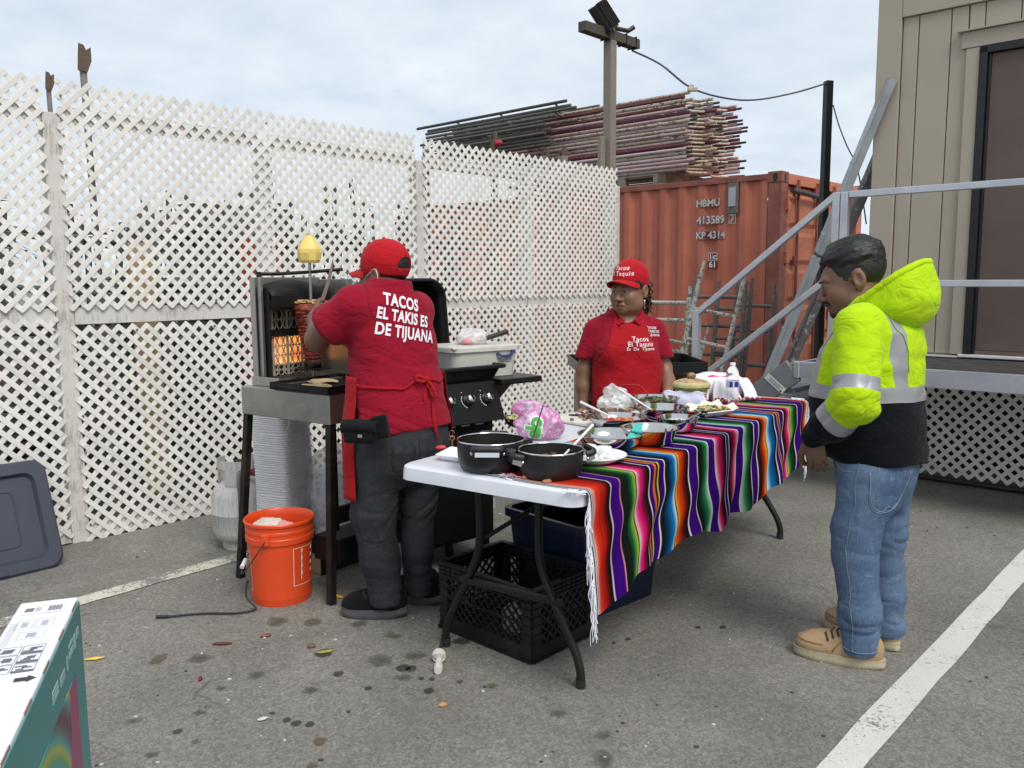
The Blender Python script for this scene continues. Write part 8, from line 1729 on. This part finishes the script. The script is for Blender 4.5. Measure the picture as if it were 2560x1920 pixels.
# apron: front sheet, waist strings and bow
def apron_c(u, v):
    a = R(-108 + 216 * u); z = 1.02 - .50 * v; st = np.array(TORSO_C); zz = max(z, .80); ax_ = np.interp(zz, st[:, 0], st[:, 1]) + .012; ay = np.interp(zz, st[:, 0], st[:, 3]) + .012; fl = 1 + .05 * v * (1 + .6 * math.sin(u * 21))
    return (ax_ * math.sin(a) * fl * (1 - .06 * v), .018 + ay * math.cos(a) * fl, z)
b = MB(); b.grid(apron_c, 60, 26); ap_ = put('apron', b, REDA, ck_, smooth=180, solid=.002, recalc=False)
b = MB(); b.grid(lambda u, v: (-.16 + .30 * u, .03 + .165 * math.sqrt(max(.02, 1 - ((u - .5) * 1.6) ** 2)), 1.02 + .24 * v), 12, 8); put('apron_bib', b, REDA, ap_, smooth=180, solid=.002, recalc=False)
def ribbon(name, pts, w, mat, parent, up, th=.0015, n=6):
    P_ = smoothpts(pts, n); b = MB(); vs = []
    for i, p in enumerate(P_):
        up_ = Vector(up(i / (len(P_) - 1))) if callable(up) else Vector(up); vs += [p - up_ * w / 2, p + up_ * w / 2]
    b.add(vs, [(2 * i, 2 * i + 2, 2 * i + 3, 2 * i + 1) for i in range(len(P_) - 1)]); return put(name, b, mat, parent, smooth=180, solid=th, recalc=False)
wst = [(.30 * math.sin(R(a)), -.30 * math.cos(R(a)), 1.012 + .018 * math.sin(R(a)) - .008 * math.cos(R(a))) for a in range(-110, 111, 10)]
wp_ = hug([Vector(p) for p in wst], bvc, None, .004); ribbon('apron_string', wp_, .014, REDA, ap_, (0, 0, 1), n=3)
kx = hug([Vector((.075, -.3, 1.02))], bvc, None, .008)[0]
b = MB(); b.sph(tuple(kx), (.016, .010, .014), 10, 7); put('bow_knot', b, REDA, ap_, smooth=60)
ribbon('bow_loop', [kx, kx + Vector((-.045, -.012, .018)), kx + Vector((-.055, -.014, .004)), kx + Vector((-.02, -.012, -.006)), kx], .013, REDA, ap_, (0, .3, .95)); ribbon('bow_loop', [kx, kx + Vector((.02, -.016, -.03)), kx + Vector((.032, -.016, -.07)), kx + Vector((.018, -.012, -.06)), kx], .013, REDA, ap_, (.95, .1, .2))
def down(dx_, L, sw): return [kx] + [Vector((kx.x + dx_ * t + sw * math.sin(t * 6), 0, kx.z - L * t)) for t in (.2, .4, .6, .8, 1.)]
for dx_, L, sw in ((.045, .265, .006), (-.012, .10, .004)):
    pts = [kx + Vector((0, -.006, 0))]
    for p in down(dx_, L, sw)[1:]: h_ = bvc.ray_cast(Vector((p.x, -.5, max(.803, p.z))), Vector((0, 1, 0)), 1.); y = (h_[0].y - .007) if h_[0] else -.17; pts.append(Vector((p.x, y, p.z)))
    ribbon('bow_tail', pts, .015, REDA, ap_, lambda t: (math.cos(t * 5), -.5 * math.sin(t * 5), .1))
def jeans_c(P):
    d = loft(P, [(.555, .14, .0, .09), (.63, .185, -.002, .140), (.72, .214, -.006, .162), (.84, .208, .0, .160)], 2.15); l_ = chain(P, [((-.108, -.01, .66), .112), ((-.118, .020, .44), .090), ((-.104, .0, .25), .078), ((-.088, -.022, .08), .072)], .03); r_ = chain(P, [((.104, -.01, .66), .108), ((.092, .03, .44), .074), ((.082, .02, .25), .066), ((.074, .010, .08), .062)], .03)
    lw = np.exp(-((P[:, 2] - .12) / .09) ** 2); kw = np.exp(-((P[:, 2] - .46) / .10) ** 2); f_ = folds(P, .011, (8, 8, 27), 51) * lw + folds(np.stack([P[:, 0], P[:, 1], P[:, 2] - .7 * P[:, 0]], 1), .010, (6, 6, 19), 52) * kw + .003 * vnoise(P, (14, 14, 20), 53) + folds(P, .005, (10, 10, 15), 54)
    d = smin(d, smin(l_, r_, .01), .04) + f_; d = smax(d, .058 - P[:, 2], .004); return smax(d, P[:, 2] - .85, .01)
Vj, Fj = sdf_mesh(jeans_c, (-.30, -.26, .03), (.30, .26, .87), .0056, .02); jc = out_mesh('trousers', Vj, Fj, GREYD, ck_, smooth=180, recalc=False); bvj = BVHTree.FromPolygons([Vector(v) for v in Vj], [tuple(map(int, f)) for f in Fj])
for o_ in (0, .008): surf_line('pocket_stitch', [(-.150 + o_, -.3, .765), (-.145 + o_, -.3, .63 + o_), (-.09, -.3, .610 + o_), (-.035 - o_, -.3, .64 + o_), (-.030 - o_, -.3, .765)], .0015, GSEAM, jc, bvj, 6)
surf_line('pocket_stitch', [(.075, -.3, .765), (.08, -.3, .64), (.12, -.3, .62), (.17, -.25, .65), (.175, -.22, .76)], .0015, GSEAM, jc, bvj, 6)
surf_line('side_seam', [(-.26, -.06, .80), (-.26, -.06, .6), (-.25, -.03, .42), (-.22, -.05, .2), (-.2, -.07, .08)], .002, GSEAM, jc, bvj, 12); surf_line('centre_seam', [(.0, -.3, .80), (.0, -.3, .66), (.0, -.2, .58)], .002, GSEAM, jc, bvj, 8)
SNK = fabric('black_knit_shoe', (.006, .006, .007), .3, .8, 260, 30); SNS = M('dark_grey_rubber', (.085, .083, .085), .6, .2, 10, bump=.2, bs=60)
shoe(ck_, tmat((-.128, .012, 0), R(52)), .285, .047, None, [SNK, SNS, M('black_lace', (.015, .015, .016), .8)], .12, .040, .030, 'shoe', True, .085)
shoe(ck_, tmat((.085, .065, 0), R(38)), .285, .047, None, [SNK, SNS, M('black_lace_far', (.015, .015, .016), .8)], .12, .040, .030, 'shoe', True, .085)
Pp = Vector((-.205, -.125, .822)); po = thing('belt_pouch', 'black belt pouch hanging at the left hip of the cook', 'pouch', tuple(TM[ck_] @ Pp), R(33.2 - 42)); PBL = fabric('black_pouch_fabric', (.006, .006, .0065), .2, .8, 300, 25)
b = MB(); b.box((-.01, -.035, -.005), (.135, .045, .085)); put('pouch_body', b, PBL, po, bevel=.018); b = MB(); b.grid(lambda u, v: (-.081 + .142 * u, -.030 - .034 * math.sin(v * 2.4) , .046 - .05 * v + .006 * math.sin(v * 3)), 8, 10); put('pouch_flap', b, PBL, po, smooth=180, solid=.005, recalc=False)
b = MB(); b.box((.0, -.0665, -.012), (.018, .002, .012), Matrix.Rotation(.1, 4, 'Y')); put('metal_badge', b, MA['chrome'], po); b = MB(); b.box((.07, -.022, .006), (.062, .04, .09), Matrix.Rotation(-.18, 4, 'Y')); put('pouch_loop', b, PBL, po, bevel=.01)
ky = thing('house_key', 'brass house key dangling at the right hip of the cook', 'key', tuple(TM[ck_] @ Vector((.215, -.06, .735))), R(20)); BRS = M('brass_key', (.48, .36, .13), .35, .1, metal=.8); b = MB(); b.lathe([(.008, 0), (.013, 0), (.013, .003), (.008, .003)], 12, Matrix.Rotation(math.pi / 2, 4, 'X')); b.box((0, -.001, -.026), (.007, .003, .03)); put('key_blank', b, BRS, ky); b = MB(); b.tube([(.012 * math.cos(k * .6), 0, .018 + .014 * math.sin(k * .6)) for k in range(10)], .0015, 5); put('key_ring', b, MA['chrome'], ky)
# long carving knife in his right hand
kk = TM[ck_] @ Vector((-.10, .53, 1.235)); k0 = Vector((-.805, 3.86, 1.505)); k1 = Vector((-.90, 3.915, 1.25)); kf = thing('carving_knife', 'long curved carving knife held upright beside the meat cone', 'knife', tuple(k1)); dK = (k0 - k1); b = MB(); vs = []; sdv = Vector((.70, -.5, .28)).normalized()
for i in range(13):
    t = i / 12; c = dK * t + sdv * (.020 * math.sin(t * math.pi)); w_ = .019 * (1 - t ** 3) + .001; vs += [c - sdv * w_, c + sdv * w_ * .7]
b.add(vs, [(2 * i, 2 * i + 2, 2 * i + 3, 2 * i + 1) for i in range(12)]); put('blade', b, M('stained_knife_steel', (.36, .27, .25), .3, .25, 8, metal=.8), kf, solid=.002, recalc=False); b = MB(); b.tube([Vector((0, 0, 0)), -dK.normalized() * .12], [.012, .014], 10); put('handle', b, MA['black_pipe'], kf, smooth=60)

# ================================================================ woman in the red apron
wo = thing('person', 'woman in red cap and red lettered apron standing behind the food table', 'person', (.63, 4.74, 0), R(182.9))
Mw = tmat((-.022, .035, 1.343), R(-41), R(-3)); WS = 1.12
WA = [((.162, .0, 1.118), .064), ((.222, .01, .965), .057)]; WB = [((-.172, .0, 1.118), .064), ((-.226, .01, .965), .057)]
WAs = [((.155, 0, 1.09), .036), ((.226, -.005, .90), .043), ((.230, .01, .80), .040), ((.232, .035, .675), .028)]; WBs = [((-.165, 0, 1.09), .036), ((-.232, .0, .90), .043), ((-.240, .07, .83), .038), ((-.215, .165, .785), .027)]
def wom_skin(P):
    d = head_sdf(to_local(P, Mw, WS), True, .009) * WS; d = smin(d, ell(P, (-.02, .03, 1.245), (.062, .06, .05)), .03); d = smin(d, cap_(P, (-.015, .01, 1.28), (-.005, .0, 1.14), .060, .078), .03); d = smin(d, ell(P, (-.0, .05, 1.13), (.10, .05, .06)), .04); d = smin(d, cap_(P, (0, 0, 1.1), (0, .0, .70), .09, .10), .05)
    for s_, A in ((1, WAs), (-1, WBs)): d = smin(d, cap_(P, (s_ * .06, 0, 1.10), A[0][0], .04, .036), .02); d = smin(d, chain(P, A, .02), .02); d = smin(d, cap_(P, (s_ * .07, 0, .7), (s_ * .08, -.02, .08), .07, .045), .03)
    d = smin(d, hand_chain(P, (.232, .035, .675), (.0, .12, -1), (-1, 0, 0), .9, .45, mirror=-1), .012); return smin(d, hand_chain(P, (-.212, .172, .782), (.10, .55, -.55), (.2, -.6, -.7), .88, .42, mirror=1), .012)
skin_body(wo, wom_skin, (-.36, -.22, .02), (.36, .36, 1.50), SKIN_W, [(Mw, WS, None)], .0044)
head_parts(wo, Mw, WS, True, SKIN_W, None, look=(-8, 0))
def th_wom(Q):
    X = np.abs(Q[:, 0]); up = np.minimum(np.clip((Q[:, 2] + .004) / .01, -1, 1), np.clip((.045 - Q[:, 1] + .3 * (Q[:, 2] - .0)) / .01, -1, 1)); back = np.minimum(np.clip((-.004 - Q[:, 1]) / .01, -1, 1), np.clip((Q[:, 2] + .055) / .01, -1, 1)); a = np.maximum(up, back); a = np.where(X > .074, np.minimum(a, (np.linalg.norm(np.stack([(Q[:, 1] + .02) / .023, (Q[:, 2] + .01) / .035], 1), axis=1) - 1) * 3), a); return np.clip(a, -1, 1) * .0055
hair_mesh('hair', wo, Mw, WS, th_wom, HAIR, fem=True)
b = MB(); q = random.Random(12)
for k in range(90):
    p = Vector((q.gauss(-.128, .014), q.gauss(-.075, .018), q.uniform(1.33, 1.40))); r_ = q.uniform(.007, .014); ph = q.uniform(0, 6.28); L = q.uniform(.08, .175); dxx = q.gauss(-.012, .012); n_ = 14
    b.tube([Vector((p.x + dxx * t + r_ * math.cos(ph + t * 17), p.y + r_ * math.sin(ph + t * 17) - .01 * t, p.z - L * t)) for t in [i / n_ for i in range(n_ + 1)]], [.0046 * (1 - .5 * i / n_) for i in range(n_ + 1)], 5)
put('curly_ponytail', b, HAIR_B, wo, smooth=180)
cW, Vc, Fc, Tc = cap_mesh(wo, Mw @ Matrix.Translation(Vector((0, -.006, .019))) @ Matrix.Rotation(R(5), 4, 'X'), WS, REDC, False)
bvcap = BVHTree.FromPolygons([Tc @ Vector(v) for v in Vc], [tuple(map(int, f)) for f in Fc])
Th = Mw @ Matrix.Scale(WS, 4); dcap = (Mw.to_3x3() @ Vector((0, -1, 0)))
for txt, sz, zz in (('Tacos', .030, .108), ('El Taquis', .030, .081)):
    v, f = text_mesh(txt, sz, bold=.0002, spacing=1.1); T = Th @ Matrix.Translation(Vector((.0, .2, zz))) @ rotz(math.pi) @ Matrix.Rotation(math.pi / 2, 4, 'X'); project(v, f, T, bvcap, dcap, .0032, 'cap_lettering', WTHR, cW, 1)
b = MB(); e0 = Th @ Vector((-.080, -.010, -.046)); b.tube([e0, e0 + Vector((0, .002, -.02)), e0 + Vector((0, .004, -.055))], [.0018, .0022, .003], 6); put('earring', b, MA['chrome'], wo, smooth=180)
TORSO_W = [(.66, .205, .0, .165), (.76, .198, .004, .168), (.87, .188, .008, .165), (.96, .192, .012, .160), (1.04, .190, .012, .150), (1.10, .182, .006, .125), (1.15, .165, .0, .105), (1.19, .12, -.004, .085), (1.22, .085, -.004, .075), (1.245, .076, -.004, .07)]
def polo_w(P):
    d = loft(P, TORSO_W, 2.2); d = smin(d, ell(np.stack([np.abs(P[:, 0]), P[:, 1], P[:, 2]], 1), (.075, .105, 1.0), (.075, .07, .075)), .05); d = smin(d, cap_(P, (-.11, 0, 1.138), (.11, 0, 1.138), .058), .05)
    d = d + .004 * vnoise(P, (10, 10, 16), 62) + folds(P, .003, (9, 9, 14), 63)
    for sd_, A in ((0, WA), (5, WB)): d = smin(d, chain(P, A, .03) + folds(P, .0035, (16, 16, 18), 64 + sd_), .03)
    d = np.where(np.abs(P[:, 0]) > .19, smax(d, .960 - P[:, 2] + .08 * (np.abs(P[:, 0]) - .24), .004), d); vneck = cap_(P, (-.01, .06, 1.30), (-.005, .13, 1.165), .060, .012); return smax(smax(d, -vneck, .006), -loft(P, [(1.18, .06, -.004, .06), (1.30, .075, -.004, .07)], 2.), .004)
V, F = sdf_mesh(polo_w, (-.36, -.24, .62), (.36, .26, 1.28), .0054, .02); pw = out_mesh('polo_shirt', V, F, RED, wo, smooth=180, recalc=False); bvw = BVHTree.FromPolygons([Vector(v) for v in V], [tuple(map(int, f)) for f in F])
for sx in (1, -1):
    b = MB(); b.grid(lambda u, v: (sx * (.022 + .068 * math.sin(u * 2.0) + (.034 - .012 * u) * v) - .01, .112 * (1 - u) ** .9 - .055 * u + .006 * v * (1 - u), 1.178 + .072 * u - (.018 + .022 * u) * v - .012 * (1 - u) * v), 16, 6); put('collar', b, RED, pw, smooth=180, solid=.0035, recalc=False)
AC = -.012
for sx, A in ((1, WA), (-1, WB)):
    for k in (.012, .020): hem_ring('sleeve_hem', (A[1][0][0], A[1][0][1], .960 + k), (sx * .1, 0, 1), .09, REDS, pw, bvw, .0013)
    surf_line('armhole_seam', [(sx * .165, .1, 1.06), (sx * .155, .14, 1.12), (sx * .14, .1, 1.17), (sx * .13, .0, 1.22)], .0013, REDS, pw, bvw, 6)
def apron_w(u, v):
    z = 1.155 - .60 * v; wd = .098 + (.20 - .098) * min(1., (v / .38)) ** 1.6 if v < .38 else .20; x = AC + wd * (2 * u - 1); h_ = bvw.ray_cast(Vector((x * .95, .5, max(z, .66))), Vector((0, -1, 0)), 1.); y = (h_[0].y + .007) if h_[0] is not None else .06
    k = abs(2 * u - 1); x_ = x
    if z < .95: yy = .172 * math.sqrt(max(.02, 1 - (min(.97, abs(x - AC) / .215)) ** 2)) + .012; y = max(y, yy)
    return (x_, y + .004 * math.sin(x * 40 + z * 9) * v + .004 * math.sin(z * 31 + x * 12), z)
ga = MB(); ga.grid(apron_w, 44, 54); aw = put('apron', ga, REDA, wo, smooth=180, solid=.002, recalc=False); bva = BVHTree.FromPolygons([Vector(v) for v in ga.v], ga.f)
for sx in (1, -1): pts = hug([Vector((AC + sx * (.088 - .02 * t), .16 - .13 * t, 1.15 + .085 * t)) for t in (0, .3, .6, .9)], bvw, None, .005); ribbon('neck_strap', [Vector((AC + sx * .088, apron_w(.5 + sx * .45, 0)[1] + .002, 1.15))] + pts[1:], .022, REDA, aw, (1, 0, 0))
surf_line('pocket_seam', [(AC + .19, .3, .80), (AC + .08, .3, .825), (AC - .05, .3, .815), (AC - .19, .3, .77)], .0018, M('red_pale_seam', (.52, .06, .07), .9), aw, bva, 8)
def wtext(txt, size, x, z, bv, par, nm, off=.0028, sp=1., bold=.0002, roll=0): v, f = text_mesh(txt, size, bold=bold, spacing=sp); project(v, f, Matrix.Translation(Vector((x, .45, z))) @ rotz(math.pi) @ Matrix.Rotation(math.pi / 2, 4, 'X') @ rotz(R(roll)), bv, (0, -1, 0), off, nm, WTHR, par, 1)
wtext('Tacos', .036, -.062, 1.075, bva, aw, 'apron_lettering', sp=1.08); wtext('El Taquis', .036, -.062, 1.048, bva, aw, 'apron_lettering', sp=1.08); wtext('Es  De  Tijuana', .024, -.062, 1.023, bva, aw, 'apron_lettering', sp=1.05)
for txt, z in (('TACOS', 1.132), ('EL TAKIS ES', 1.113), ('DE TIJUANA', 1.094)): wtext(txt, .0185, -.138, z, bvw, pw, 'chest_lettering', .002, 1., .0003, -6)
def skirt_w(P): d = loft(P, [(.30, .16, 0, .10), (.55, .20, 0, .15), (.72, .20, .0, .162)], 2.1); l_ = chain(P, [((-.095, 0, .6), .10), ((-.095, 0, .35), .08), ((-.09, -.01, .07), .075)], .03); r_ = chain(P, [((.095, 0, .6), .10), ((.095, 0, .35), .08), ((.09, -.01, .07), .075)], .03); return smax(smin(d, smin(l_, r_, .01), .03) + folds(P, .004, (10, 10, 20), 71), .04 - P[:, 2], .004)
Vj, Fj = sdf_mesh(skirt_w, (-.28, -.24, .02), (.28, .24, .76), .008, .02); out_mesh('trousers', Vj, Fj, GREYD, wo, smooth=180, recalc=False)
for sx in (-1, 1): shoe(wo, tmat((sx * .09, .04, 0), R(-6 * sx)), .24, .042, None, [SNK, SNS], .10, .03, .02, 'shoe', False, .07)
